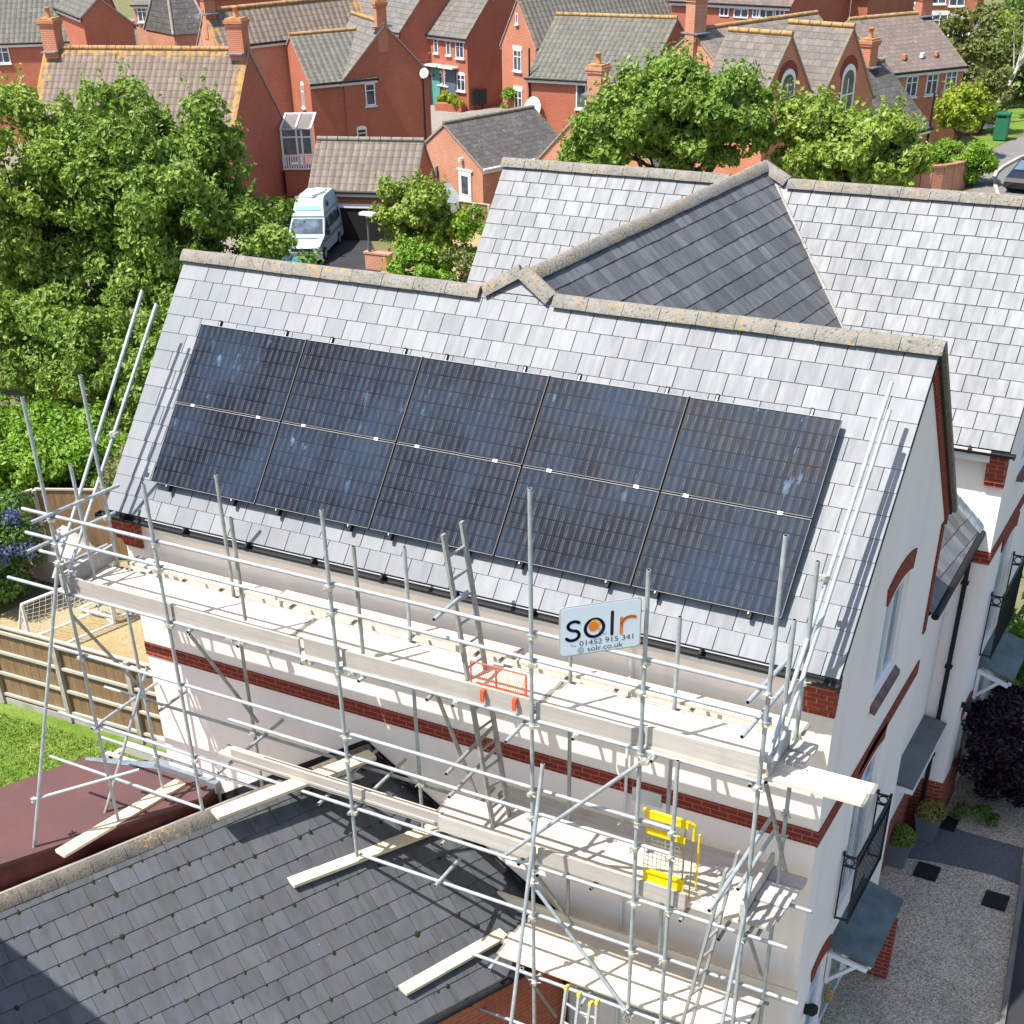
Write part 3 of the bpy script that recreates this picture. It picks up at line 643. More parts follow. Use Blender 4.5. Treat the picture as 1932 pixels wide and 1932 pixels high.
# ================================================================== scaffolding
tg = NT('galvanised_tube', .5, .4, .35); g_ = tg.n('NewGeometry').outputs['Position']; n_ = tg.noise(g_, 9, 5, .6)
tg.color(tg.mix(tg.ramp(tg.noise(g_, 2.2, 3), .62, .8, 0, .5), tg.mix(tg.ramp(n_, .3, .7), (.30, .335, .35), (.46, .50, .52)), (.26, .235, .19)))
tg.put(tg.b.inputs['Roughness'], tg.ramp(n_, .3, .7, .45, .62)); M['tube'] = tg.mat
M['tube_old'] = m_plain('weathered_tube', (.33, .33, .31), .6, .4, .35, var=.25, sc=7)
M['dark'] = m_plain('tube_bore', (.03, .03, .03), .9, .1)
M['coupler'] = m_plain('zinc_coupler', (.52, .52, .47), .45, .5, .5, var=.25, sc=20)
M['board'] = m_wood('scaffold_board_new', (.70, .60, .46), (.82, .74, .60), (1.2, 26, 26))
M['board_old'] = m_wood('scaffold_board_grey', (.46, .42, .37), (.62, .575, .51), (1.2, 24, 24))
M['toe'] = m_wood('toe_board', (.42, .385, .345), (.56, .52, .47), (1.0, 22, 22))
M['plank'] = m_wood('fresh_plank', (.72, .62, .42), (.82, .74, .54), (3, 14, 14))
TR = .0245
SC = root('scaffolding', (4.3, -1.0, GZ), 'galvanised tube scaffolding standing along the cream house below the solar panels', 'scaffolding')
YO, YI, YL = -1.42, -.47, -1.368
ncp = [0]
cpm = MB(); _o = origin(SC); cpm.tube((-.0, 0, -.032), (0, 0, .032), TR * 1.42, 10); cpm.box((.042, 0, 0), (.05, .05, .045)); cpm.tube((.03, .03, 0), (.03, .085, 0), .008, 6); cpm.tube((.03, .065, 0), (.03, .08, 0), .015, 6); cpm.tube((-.03, -.02, 0), (-.03, -.07, .0), .008, 6)
cpm.v = [(a + _o.x, b + _o.y, c + _o.z) for a, b, c in cpm.v]; cpo = cpm.build('coupler', M['coupler'], SC)
def coupler(p, rot=None):
    ncp[0] += 1
    if ncp[0] == 1: o = cpo
    elif ncp[0] > 98: return
    else: o = cpo.copy(); COL.objects.link(o); o.parent = SC
    o.location = Vector(p) - origin(SC); o.rotation_euler = rot or (random.choice((0, R(90), R(180), R(-90))) * 0, 0, R(random.choice((0, 60, 180, 250, 300))))
def tube(name, a, b, mat='tube', n=10):
    return MB().tube(a, b, TR, n, 0, hollow=True).build(name, [M[mat], M['dark']], SC)
def vert(px, py, y, zb, name='standard', mat='tube', zt=None):
    p = ony(px, py, y); zt = p.z if zt is None else zt
    tube(name, (p.x, y, zb), (p.x, y, zt), mat); return p.x
Z = dict(G1=-.022, G2=-.362, L1=-1.135, G4=-2.062, G6=-2.405, L2=-3.205, LG=-3.955, L3=-5.0)
# outer standards
xs = {}
xs['S0'] = vert(41.6, 749, YO, -4.86); xs['S1'] = vert(270, 913, YO, -4.10); xs['S2'] = vert(606.5, 962, YO, -3.95)
xs['S3'] = vert(999.6, 921, YO, GZ); xs['S4'] = vert(1224, 1075, YO, GZ); xs['S4b'] = vert(1278.8, 1435, YO, GZ); xs['S5'] = vert(1482.8, 1010, YO, GZ)
# inner standards
xi = {}
xi['I0'] = vert(150.8, 707.7, YI, -4.92); vert(132.6, 876.7, -.95, -1.1); xi['I1'] = vert(407.4, 896, YI, -4.2, mat='tube_old'); xi['I3'] = vert(762.7, 1032, YI, -4.0)
xi['I4'] = vert(1077, 1190, YI, -4.8, mat='tube_old'); xi['I5'] = vert(1283, 1163.6, YI, GZ); xi['I6'] = vert(1543, 1058.6, YI, GZ); xi['I7'] = vert(1498.8, 1169, -.95, -1.1)
# short puncheons on the guard rails
for (px, py, zb) in ((435, 976, -.86), (666.7, 1030.6, -1.07)):
    vert(px, py, -1.31, zb, mat='tube_old')
# right-hand short uprights by the ladder
p = ony(1384, 1672, -1.9)
# rails and ledgers along the house
def xrun(name, pa, pb, z, y=YL, mat='tube'):
    a = ony(*pa, y); b = ony(*pb, y); zz = z if z is not None else (a.z + b.z) / 2
    xa = onz(*pa, zz).x if False else a.x; tube(name, (xa, y, zz), (b.x, y, zz), mat); return a.x, b.x
xrun('guard_rail', (42, 959), (1447, 1301), Z['G1']); xrun('guard_rail', (49, 1005), (1455, 1358), Z['G2'])
xrun('ledger', (15.4, 1088), (1432, 1476), Z['L1']); xrun('guard_rail', (92, 1215), (1266, 1564), Z['G4'])
xrun('guard_rail', (432, 1359), (1266, 1610), Z['G6']); xrun('ledger', (111.6, 1344.5), (1017, 1632), Z['L2']); xrun('ledger', (1015.7, 1631.3), (1485.6, 1789.5), Z['L2'] + .0)
xrun('ledger', (198, 1297.7), (1010, 1546), -3.30, YI + .05, 'tube_old'); xrun('ledger', (240, 1200), (1480, 1520), -1.17, YI + .05, 'tube_old')
xrun('ledger', (95, 1427), (385, 1528), -4.10); xrun('ledger', (194, 1398.5), (493, 1492), -4.29, YI + .05)
xrun('guard_rail', (679, 1609), (1505.6, 1897.5), Z['LG']); xrun('ledger', (888.5, 1799), (1330, 1957), Z['L3']); tube('ledger', (5.0, YI + .05, -5.05), (9.2, YI + .05, -5.05), 'tube_old')
tube('ledger', (ony(905, 1896, YL).x, YL, -5.95), (9.9, YL, -5.95))
tube('ledger', (6.6, YI + .05, -5.95), (9.95, YI + .05, -5.95)); 
a = onz(1396, 1660, -3.2)
tube('ledger', (8.75, -.62, -3.24), (ony(1533, 1709, -.62).x, -.62, -3.24))
# transoms under the upper boards (front ends as seen)
for (px, py) in ((183, 1144), (243.6, 1162), (316, 1181), (354, 1193), (448, 1219.7), (568.7, 1251.8), (676.5, 1285.4), (805, 1320.5), (854, 1331.7), (954, 1400), (1080, 1394.7), (1228.4, 1436.7), (1414.6, 1483)):
    p = onz(px, py, Z['L1'] - .05 if (px, py) != (954, 1400) else -1.24); tube('transom', (p.x, p.y, p.z), (p.x, -.06, p.z), 'tube_old' if random.random() < .4 else 'tube')
# transoms of the middle lift
for (px, py, yb) in ((173, 1375, .0), (300.6, 1341, .0), (412, 1458, .0), (601, 1517, -.05), (657, 1536, -.05), (833, 1593.5, -.1), (820.7, 1672, -.9), (978, 1631, -.1), (1114, 1678, -.1), (1283, 1738, -.1), (1392, 1678, -.1), (1403.7, 1777, -.1)):
    z = -3.27 if py < 1600 or px > 900 else -3.9
    p = onz(px, py, z); tube('transom', (p.x, p.y, p.z), (p.x, yb, p.z), 'tube_old' if random.random() < .3 else 'tube')
for (px, py) in ((923, 1829), (1003.7, 1859), (1096, 1896.5)):
    p = onz(px, py, -5.06); tube('transom', (p.x, p.y, p.z), (p.x, -.1, p.z))
for x in (6.9, 7.9, 8.55, 9.0): tube('transom', (x, -.62, -3.9 if x != 8.55 else -4.1), (x, -.03, -3.9 if x != 8.55 else -4.1), 'tube_old')
# transoms carrying the ladder at the middle lift
for (px, py, z) in ((841.7, 1460.5, Z['G4'] - .05), (847, 1504, Z['G6'] - .05)):
    p = onz(px, py, z); tube('transom', (p.x, p.y, p.z), (p.x, -.35, p.z), 'tube_old'); q = onz(px, py, z)
p = onz(741, 1169, Z['G1'] - .05); p = onz(818.5, 1169, Z['G1'] - .05); tube('transom', (p.x, p.y, p.z), (p.x, onz(886, 1117, Z['G1'] - .05).y, p.z))
# return guard rails at both ends
for (a, b, z) in (((58.5, 986), (223.6, 915.7), Z['G1'] + .05), ((50.4, 1041.6), (216.7, 967), Z['G2'] - .05), ((105, 1072), (203, 1028), -.86)):
    A = onz(*a, z); B = onz(*b, z); x = xs['S0'] - .05 if z > -.5 else (A.x + B.x) / 2; tube('guard_rail', (A.x, A.y, z), (B.x, B.y, z))
for (a, b, z) in (((1410.8, 1325.5), (1490, 1240), Z['G1'] - .05), ((1399.8, 1390.5), (1482, 1294), Z['G2'] - .05), ((1338, 1718.4), (1459, 1537), Z['G4'] - .05), ((1392, 1678), (1466, 1560), Z['G6'] - .05)):
    A = onz(*a, z); B = onz(*b, z); tube('guard_rail', A, B)
A = ony(75, 1039, -.7); B = ony(167, 1062, -.7); tube('guard_rail', A, B)
# raking buttress tubes
def rake(name, a, ya, b, yb, mat='tube', ext=0.):
    A = ony(*a, ya); B = ony(*b, yb); B = B + (B - A).normalized() * ext; tube(name, A, B, mat)
rake('raker', (109, 1063), -1.47, (59.4, 1656), -2.55); rake('raker', (1024, 1441), -1.47, (968, 1900), -2.3, ext=2.2)
A = onz(65, 1508, -4.1); tube('raker', ony(65, 1508, -2.28), ony(263, 1452, -1.30))
rake('raker', (1419, 1652), -1.5, (1362, 1932), -2.0, ext=1.5)
# leaning tubes above both verges, clamped back to the deck
def lean(top, topw, bot, yb):
    B = ony(*bot, yb); tube('raking_tube', B, Vector(topw) if topw else top)
SV = Vector((math.sin(R(36)) * math.cos(R(62)), math.cos(R(36)) * math.cos(R(62)), -math.sin(R(62))))
def tip(px, sh):
    S = hit(*sh, (0, -SN, CS), -.13); d = (_f * FOC + _r * (px[0] - PX) - _u * (px[1] - PY)).normalized(); w = CAM - S; b = d.dot(SV); c = SV.dot(SV); e = SV.dot(w); dd = d.dot(w)
    return CAM + d * ((b * e - c * dd) / (c - b * b))
lean(None, tip((268.2, 548.3), (345.6, 643.7)), (101, 1091), -1.38); lean(None, tip((295, 573.5), (352.8, 663.5)), (131, 1075), -1.25)
tp = tip((1682.2, 721), (1699, 853)); tp = tp + (tp - CAM).normalized() * .24
lean(None, tp, (1447, 1440), -1.36); lean(None, tp + Vector((.058, -.16, -.23)), (1463, 1436), -1.34)
# cross braces front to back
def cross(a, ya, b, yb, mat='tube_old'): tube('brace', ony(*a, ya), ony(*b, yb), mat)
cross((134, 1159), -1.36, (268, 1300), -.53); cross((358, 1197), -1.36, (486, 1362), -.53); cross((824, 1310), -1.36, (900.5, 1502.5), -.53)
cross((1444.8, 1476.5), -1.36, (1482, 1644), -.53); cross((1013, 1651.7), -1.36, (1078, 1742), -.53); cross((984.5, 1827), -1.36, (1049, 1918), -.6)
cross((277.8, 1257.8), -.53, (192.6, 1553.4), -1.36, 'tube'); cross((1411, 1760), -1.3, (1436, 1840), -.6)
cross((1428, 1668), -.6, (1397, 1730), -1.2, 'tube'); 
# face braces
tube('brace', ony(1214, 1436, -1.47), ony(955, 1612, -1.47)); tube('brace', ony(1002.5, 1666, -1.47), ony(1181, 1906, -1.47))
# couplers at the junctions
for k in ('S0', 'S1', 'S2', 'S3', 'S4', 'S5'):
    for z in ('G1', 'G2', 'L1', 'G4', 'G6', 'L2', 'LG', 'L3'):
        if k in ('S0', 'S1', 'S2') and z in ('LG', 'L3'): continue
        if k in ('S0', 'S1') and z == 'G6': continue
        if k == 'S5' and z in ('LG', 'L3', 'G4', 'G6'): continue
        coupler((xs[k], YO, Z[z] - .035))
for z in ('G4', 'G6', 'L2', 'LG', 'L3'): coupler((xs['S4b'], YO, Z[z]))
for k, ks in (('I0', (.0, -.4, -1.2, -4.3)), ('I1', (-1.2, -3.27, -4.29)), ('I3', (-1.2, -3.27)), ('I4', (-3.27,)), ('I5', (-1.2, -3.27)), ('I6', (-.07, -.4, -1.2, -2.1, -2.45, -3.3))):
    for z in ks: coupler((xi[k], YI, z))
for q in ((109, 1063, -1.47), (63, 1510, -2.26), (1003, 1664, -1.47), (1181, 1903, -1.45), (1213, 1437, -1.47)): coupler(ony(*q))
for (px, py) in ((183, 1144), (448, 1219), (568, 1251), (676, 1285), (854, 1331), (1080, 1394), (1228, 1436)):
    p = onz(px, py, -1.18); coupler((p.x, YL, -1.16))
for x in (-.42, 9.13): coupler((x, -1.30, -.86)); coupler((x, -.1, .62))
for i in range(4): coupler((2.2 + i * .62, YL, Z['L1'] - .03))
M['band_metal'] = m_plain('board_end_band', (.30, .27, .24), .6, .4, .4, var=.4, sc=15)
# toe boards on edge
def toe(name, xa, xb, y, z, th=.038, h=.222, mat='toe'): return MB().box(((xa + xb) / 2, y, z + h / 2), (xb - xa, th, h)).build(name, M[mat], SC)
DK = Z['L1'] + .045           # top of the upper deck boards is DK + .0
ZD1 = -1.085; ZD2 = -3.13; ZD3 = -4.945
for xa, xb, dy in ((-.60, 1.30, 0), (1.34, 3.28, -.01), (3.34, 3.84, .015), (3.90, 6.42, 0), (6.48, 7.75, -.01), (7.72, 9.04, .035)): toe('toe_board', xa, xb, YL + .035 + dy * .6, ZD1 - .03 + dy)
toe('toe_board', 5.12, 6.45, YL + .04, ZD2 - .02); toe('toe_board', 6.48, 8.35, YL + .045, ZD2 - .03); toe('toe_board', 1.85, 5.1, YL + .10, ZD2 - .03, h=.20)
MB().box((-.52, -.87, ZD1 + .12), (.04, .98, .225)).build('toe_board', M['toe'], SC); MB().box((9.12, -1.0, ZD1 + .10), (.045, .62, .225)).build('toe_board', M['toe'], SC)
MB().box((8.98, -.74, ZD2 + .13), (.04, 1.05, .225)).build('toe_board', M['board_old'], SC)
MB().box((7.05, -.33, -5.15 + .25), (4.9, .04, .225)).build('toe_board', M['board'], SC)

# ------------------------------------------------------------------ loose boards, each a thing of its own
def board(a, b, w, label, mat='board', th=.038, group='scaffold boards of the decks', name='scaffold_board', roll=0., cat='board'):
    """a, b: centre line of the top face"""
    mb = MB(); a = Vector(a); b = Vector(b); X = (b - a).normalized(); Y = Vector((0, 0, 1)).cross(X).normalized(); Zv = X.cross(Y)
    mid = (a + b) / 2 - Zv * th / 2; L = (b - a).length
    ch = .012; poly = []
    for (x, y) in ((-L / 2, -w / 2 + ch), (-L / 2 + ch, -w / 2), (L / 2 - ch, -w / 2), (L / 2, -w / 2 + ch), (L / 2, w / 2 - ch), (L / 2 - ch, w / 2), (-L / 2 + ch, w / 2), (-L / 2, w / 2 - ch)): poly.append(mid + X * x + Y * y - Zv * th / 2)
    mb.prism(poly, Zv * th)
    o = mb.build(name, M[mat], orig=mid); setp(o, label, cat, group)
    if name == 'scaffold_board' and L > 1.:
        for sg in (-1, 1):
            bb = MB(); bb.box(mid + X * sg * (L / 2 - .018), (.032, w + .003, th + .003), 0, (X, Y, Zv)); e_ = bb.build('end_band', M['band_metal'], o)
    return o
ordn = ['first', 'second', 'third', 'fourth', 'fifth']
BW = .222
seg1 = [(-.56, 2.95, 'left', 'board'), (2.97, 6.40, 'middle', 'board'), (6.42, 9.28, 'right', 'board')]
for (xa, xb, nm, mt) in seg1:
    for k in range(4):
        y = -.655 - .197 * k; e = random.uniform(-.02, .02)
        ye = xb + e
        if nm == 'right' and k >= 2: ye = ony(1650, 1470, -1.2).x if k == 2 else ony(1636, 1500, -1.3).x
        z = ZD1 + random.uniform(-.004, .006)
        board((xa + e, y, z), (ye, y, z), .192, 'pale board, %s run of the upper scaffold deck, %s row out from the wall' % (nm, ordn[k]), mt)
for (xa, xb, nm) in ((-.3, 2.3, 'left'), (2.2, 5.7, 'middle'), (5.72, 9.2, 'right')):
    board((xa, -.275, ZD1 + (.012 if nm != 'middle' else .05)), (xb, -.275, ZD1 + (.012 if nm != 'middle' else .05)), BW, 'board between the inner standards and the cream wall, %s run of the upper deck' % nm, 'board')
# middle deck
for (xa, xb, nm) in ((4.85, 9.02, 'long'),):
    for k in range(5):
        y = -.26 - .225 * k; mt = 'board_old' if k < 4 else 'board'
        board((xa + (.6 if k < 2 else 0) + random.uniform(-.05, .05), y, ZD2 + random.uniform(-.004, .006)), (xb, y, ZD2), BW, '%s weathered board from the wall on the middle scaffold deck, behind the yellow gate' % ordn[k], mt)
a = onz(432, 1405, ZD2 - .02); board((a.x + .0, -1.12, ZD2), (5.0, -1.12, ZD2), BW, 'narrow grey walkway board left of the middle deck, the inner of two', 'board_old')
board((a.x + .02, -1.25, ZD2 + .05), (5.05, -1.25, ZD2 + .05), .10, 'grey board lying outermost on the narrow walkway left of the middle deck', 'board_old')
for k in range(5):
    y = -.55 + .0 - .225 * k * .8 - .1; xe = onz(1478 - 16 * k, 1655 + 22 * k, ZD2 - .05).x if False else 9.42 - .05 * k
    board((8.95 + .06, -.34 - .21 * k, ZD2 + .035 - .02 * (k % 2)), (9.42 - .02 * k, -.34 - .21 * k, ZD2 + .035 - .02 * (k % 2)), .20, '%s short grey board from the wall jutting past the right end of the middle deck' % ordn[k], 'board_old')
# upper deck ends jutting past the right standards
for k, (xa, xb) in enumerate(((9.17, 9.42), (9.20, 9.40))):
    board((xa, -.68 - .24 * k, ZD1 + .045), (xb, -.68 - .24 * k, ZD1 + .045), .20, '%s short board stub at the right end of the upper deck beside the leaning tubes' % ['inner', 'outer'][k], 'board_old')
# bottom deck
for k in range(4):
    y = -.47 - .23 * k; xa = onz([1000, 985, 965, 935][k], [1728, 1738, 1752, 1800][k], ZD3).x
    board((xa, y, ZD3 + random.uniform(-.004, .006)), (9.15, y, ZD3), BW, '%s clean board from the wall on the lowest scaffold deck above the brick garage wall' % ordn[k], 'board')
board((5.2, -.26, ZD3 + .02), (9.1, -.26, ZD3 + .02), .17, 'shaded grey board against the cream wall on the lowest scaffold deck', 'board_old')

# ------------------------------------------------------------------ ladder from middle to upper deck
b1 = onz(931, 1561, ZD2); b2 = onz(963.5, 1558.5, ZD2)
b2y = b1.y + .36
b2 = Vector((b1.x + .06, b1.y + .30, ZD2))
t1 = ony(836, 1008, b1.y); t2 = ony(871, 984, b2.y)
LD = root('ladder', b1, 'grey steel ladder from the middle deck up past the red-orange gate', 'ladder', 'ladders on the scaffolding')
for a, b in ((b1, t1), (b2, t2)): MB().beam(a, b, .035, .065, 0, (0, 1, 0)).build('stile', M['tube_old'], LD)
L = (t1 - b1).length; n = int(L / .26)
for i in range(1, n):
    p = b1.lerp(t1, i / n); q = b2.lerp(t2, i / n); MB().tube(p, q, .016, 8).build('rung', M['tube_old'], LD)
# galvanised ladder at the right, leaning up to the middle deck
M['galv_flat'] = m_plain('grey_ladder_steel', (.40, .41, .40), .5, .5, .4, var=.15)
def ladder(label, bots, tops, matn, cap=None, truss=False, ext=0., gap=.27):
    b1, b2 = [Vector(p) for p in bots]; t1, t2 = [Vector(p) for p in tops]
    b1 = b1 + (b1 - t1).normalized() * ext; b2 = b2 + (b2 - t2).normalized() * ext
    Lr = root('ladder', b1, label, 'ladder', 'ladders on the scaffolding')
    for a, b in ((b1, t1), (b2, t2)):
        s_ = MB(); s_.beam(a, b, .03, .075, 0, (0, 1, 0)); st = s_.build('stile', M[matn], Lr)
        if cap: MB().beam(b, b + (b - a).normalized() * .05, .04, .085, 0, (0, 1, 0)).build('end_cap', M[cap], st)
    n = int((t1 - b1).length / gap)
    for i in range(1, n):
        MB().tube(b1.lerp(t1, (i + .3) / n), b2.lerp(t2, (i + .3) / n), .017, 8).build('rung', M[matn], Lr)
T1 = ony(1370, 1640, -1.62); T2 = ony(1393, 1608, -1.30); B1 = ony(1287, 1932, -1.75); B2 = ony(1305, 1932, -1.42)
ladder('grey steel ladder at the right end, cut off by the bottom edge', (B1, B2), (T1, T2), 'galv_flat', None, ext=1.3)
M['alu_ladder'] = m_plain('aluminium_ladder', (.66, .67, .68), .35, .5, .6, var=.06); M['yellow_cap'] = m_plain('yellow_ladder_cap', (.62, .45, .08), .6, .3)
T1 = ony(1069, 1866, -1.60); T2 = ony(1114, 1897, -1.60); d_ = Vector((.02, -.55, -2.2)).normalized()
ladder('aluminium ladder with yellow caps below the lowest deck, left one of two', (T1 + d_ * 1.9, T2 + d_ * 1.9), (T1, T2), 'alu_ladder', 'yellow_cap')
T1 = ony(1078, 1880, -1.72); T2 = ony(1127, 1893, -1.58)
ladder('second aluminium ladder nested close behind the yellow capped one below the lowest deck', (T1 + d_ * 1.9 + Vector((.1, .1, 0)), T2 + d_ * 1.9 + Vector((.1, .1, 0))), (T1 + Vector((.06, .1, -.05)), T2), 'alu_ladder', 'yellow_cap')

# ------------------------------------------------------------------ orange trap gate on the upper deck
M['orange'] = m_plain('red_orange_paint', (.72, .10, .035), .5, .4, var=.12); M['yellow'] = m_plain('yellow_safety_paint', (.85, .60, .0), .45, .4, var=.05)
M['mesh_y'] = m_plain('yellowed_wire_mesh', (.42, .37, .18), .6, .3, .3)
gy = -1.30; P0 = ony(889, 1280, gy); P1 = ony(993, 1310, gy); zt = ony(889, 1240, gy).z; zt = max(zt, P0.z + .16)
G = root('trap_gate', (P0.x, gy, ZD1), 'small red-orange mesh gate standing on the upper deck at the foot of the ladder', 'safety gate')
x0, x1 = P0.x, P1.x; zb = ZD1 + .14; zt = ZD1 + .46
fm = MB(); 
for a, b in (((x0, gy, zb - .03), (x0, gy, zt)), ((x1, gy, zb - .03), (x1, gy, zt)), ((x0, gy, zt), (x1, gy, zt)), (((x0 + x1) / 2 - .03, gy, zb), ((x0 + x1) / 2 - .03, gy, zt))): fm.tube(a, b, .011, 6)
fm.beam((x0, gy, zb), (x1, gy, zb), .035, .07); fm.build('frame', M['orange'], G)
tm = MB(); tm.box(((x0 + x1) / 2, gy + .07, zb - .02), (x1 - x0, .10, .02))
for i in range(9): tm.box((x0 + (x1 - x0) * (i + .5) / 9, gy + .03, zb - .03), (.02, .05, .05))
tm.build('toe_plate', M['orange'], G)
for k in (.28, .86):
    x = x0 + (x1 - x0) * k; MB().box((x, gy - .07, ZD1 + .16), (.05, .09, .05)).box((x, gy - .11, ZD1 + .10), (.045, .02, .12)).build('hook', M['orange'], G)
ms = MB()
for i in range(26):
    x = x0 + (x1 - x0) * i / 25; ms.beam((x, gy, zb), (min(x1, x + .12), gy, zt), .003, .003); ms.beam((x, gy, zt), (min(x1, x + .12), gy, zb), .003, .003)
ms.build('wire_mesh', M['orange'], G)
# ------------------------------------------------------------------ yellow gate on the middle deck
gy = -1.30; p = ony(1203, 1528, gy); x0 = xs['S4'] + .02; x1 = xs['S4b'] + .16; zt = p.z + .02; zb = ZD2 + .02
G = root('ladder_gate', ((x0 + x1) / 2, gy, ZD2), 'bright yellow safety gate with wire mesh standing on the middle deck', 'safety gate')
fm = MB(); r_ = .022
fm.box(((x0 + x1) / 2, gy, zt - .03), (x1 - x0 - .06, .03, .09)); fm.tube((x0, gy, zt + .015), (x1 - .04, gy, zt + .015), r_, 8)
fm.box(((x0 + x1) / 2, gy - .02, zt - .24), (x1 - x0 - .1, .02, .08)); fm.tube((x1 - .04, gy, zt + .015), (x1 + .02, gy + .05, zt - .05), r_, 8); fm.tube((x1 + .02, gy + .05, zt - .05), (x1 + .02, gy + .06, zt - .26), r_, 8); fm.tube((x1, gy + .3, zt - .35), (x1, gy + .3, zb), .014, 6)
fm.build('frame', M['yellow'], G)
MB().box(((x0 + x1) / 2, gy, zb + .20), (x1 - x0 - .08, .02, .22)).box(((x0 + x1) / 2, gy, zb + .32), (x1 - x0 - .08, .05, .03)).build('toe_plate', M['yellow'], G)
ms = MB(); n = 9
for i in range(n + 1): x = x0 + .03 + (x1 - x0 - .1) * i / n; ms.beam((x, gy + .01, zb + .3), (x, gy + .01, zt - .2), .005, .005)
for i in range(10): z_ = zb + .33 + (zt - .25 - zb - .33) * i / 9; ms.beam((x0 + .03, gy + .01, z_), (x1 - .07, gy + .01, z_), .005, .005)
ms.tube((x1 - .06, gy, zb), (x1 - .06, gy, zt), .012, 6); ms.tube((x1 + .0, gy + .1, zb), (x1 + .0, gy + .1, zt - .2), .01, 6)
ms.build('wire_mesh', M['mesh_y'], G)

# ------------------------------------------------------------------ company sign
TRc = ony(1212, 1126, -1.50); BRc_z = ony(1212, 1220, -1.50).z; TL = onz(1055.5, 1148, TRc.z)
ux = (TRc - TL); W_ = ux.length; ux.normalize(); H_ = TRc.z - BRc_z; nn = Vector((ux.y, -ux.x, 0)); nn = nn if nn.dot(CAM - TL) > 0 else -nn
UPV = Vector((0, 0, 1))
SG = root('company_sign', TL - UPV * H_ + ux * W_ / 2, 'pale blue advertising board with dark and orange lettering hung on the scaffold guard rail', 'sign')
M['sign'] = m_plain('pale_blue_board', (.70, .79, .86), .4, .4, var=.015); M['ink'] = m_plain('navy_ink', (.010, .010, .035), .5, .3, var=.02); M['sun_ink'] = m_plain('orange_ink', (.80, .22, .02), .5, .3, var=.02); M['sun_ink2'] = m_plain('amber_ink', (.85, .42, .08), .5, .3, var=.02); M['ink2'] = m_plain('slate_ink', (.05, .06, .10), .5, .3, var=.02); M['teal_ink'] = m_plain('teal_ink', (.18, .32, .36), .5, .3, var=.02)
def sp(a, b, c=0.): return TL + ux * (a * W_) - UPV * (b * H_) + nn * c
def rrect(w0, h0, w1, h1, r, c, n=6):
    pts = []; a = W_; b = H_
    for (cx, cy, t0) in ((w1 * a - r, h0 * b + r, 0), (w0 * a + r, h0 * b + r, 90), (w0 * a + r, h1 * b - r, 180), (w1 * a - r, h1 * b - r, 270)):
        for i in range(n + 1):
            t_ = R(t0 + 90 * i / n); pts.append(sp((cx + r * math.cos(t_)) / a, (cy - r * math.sin(t_)) / b, c))
    return pts
MB().prism(rrect(0, 0, 1, 1, .045, -.012), nn * .012).build('sign_edge', M['alu'], SG)
face = MB().prism(rrect(.016, .026, .984, .974, .038, .0005), nn * .002).build('sign_face', M['sign'], SG)
def stroke(pts, w, mat, name, c=.0035, closed=False):
    """round ended stroke through points (fractions of board width/height)"""
    m_ = MB(); P = [sp(a, b, c) for a, b in pts]
    if closed: P.append(P[0])
    for i in range(len(P) - 1):
        a, b = P[i], P[i + 1]; d = (b - a)
        if d.length < 1e-6: continue
        d.normalize(); s_ = nn.cross(d) * w / 2; m_.face([a - s_, b - s_, b + s_, a + s_])
    for q in P:
        m_.face([q + nn * .0004 + (ux * math.cos(R(k * 30)) + UPV * math.sin(R(k * 30))) * w / 2 for k in range(12)])
    return m_.build(name, mat, face)
asp = W_ / H_
def arc(cx, cy, rx, t0, t1, n=24, ry=None):
    ry = rx * asp if ry is None else ry
    return [(cx + rx * math.cos(R(t0 + (t1 - t0) * i / n)), cy - ry * math.sin(R(t0 + (t1 - t0) * i / n))) for i in range(n + 1)]
lw = .034
# s
sx, sy, sr = .165, .452, .076
stroke(arc(sx + .012, sy - .060, .074, 38, 180, 14, .088) + arc(sx + .012, sy - .060, .074, 180, 232, 8, .088) + [(sx, sy + .035)] + arc(sx - .008, sy + .128, .082, 62, 0, 8, .100) + arc(sx - .008, sy + .128, .082, 0, -150, 16, .100), lw, M['ink'], 'letter_s')
stroke(arc(.425, .485, .112, 0, 360, 40, .176), lw, M['ink'], 'letter_o', closed=True)
stroke([(.640, .215), (.640, .66)], lw, M['ink'], 'letter_l')
stroke([(.755, .365), (.755, .665)], lw, M['sun_ink'], 'letter_r'); stroke(arc(.865, .50, .110, 180, 58, 14, .145), lw, M['sun_ink'], 'letter_r_arm', .0042)
sunp = MB(); cc = sp(.412, .452, .0045); sunp.face([cc + (ux * math.cos(R(k * 12)) + UPV * math.sin(R(k * 12))) * .052 for k in range(30)]); sunp.build('sun_disc', M['sun_ink'], face)
sunp = MB(); cc = sp(.427, .425, .0041); sunp.face([cc + (ux * math.cos(R(k * 12)) + UPV * math.sin(R(k * 12))) * .060 for k in range(30)]); sunp.build('sun_halo', M['sun_ink2'], face)
stroke([(.475, .515), (.495, .545), (.480, .585), (.505, .605), (.523, .575), (.510, .540), (.495, .545)], .005, M['ink2'], 'plug_icon', .0052); stroke([(.510, .515), (.525, .50)], .005, M['ink2'], 'plug_pin', .0052); stroke([(.523, .60), (.545, .64), (.575, .62)], .005, M['ink2'], 'plug_cable', .0052)
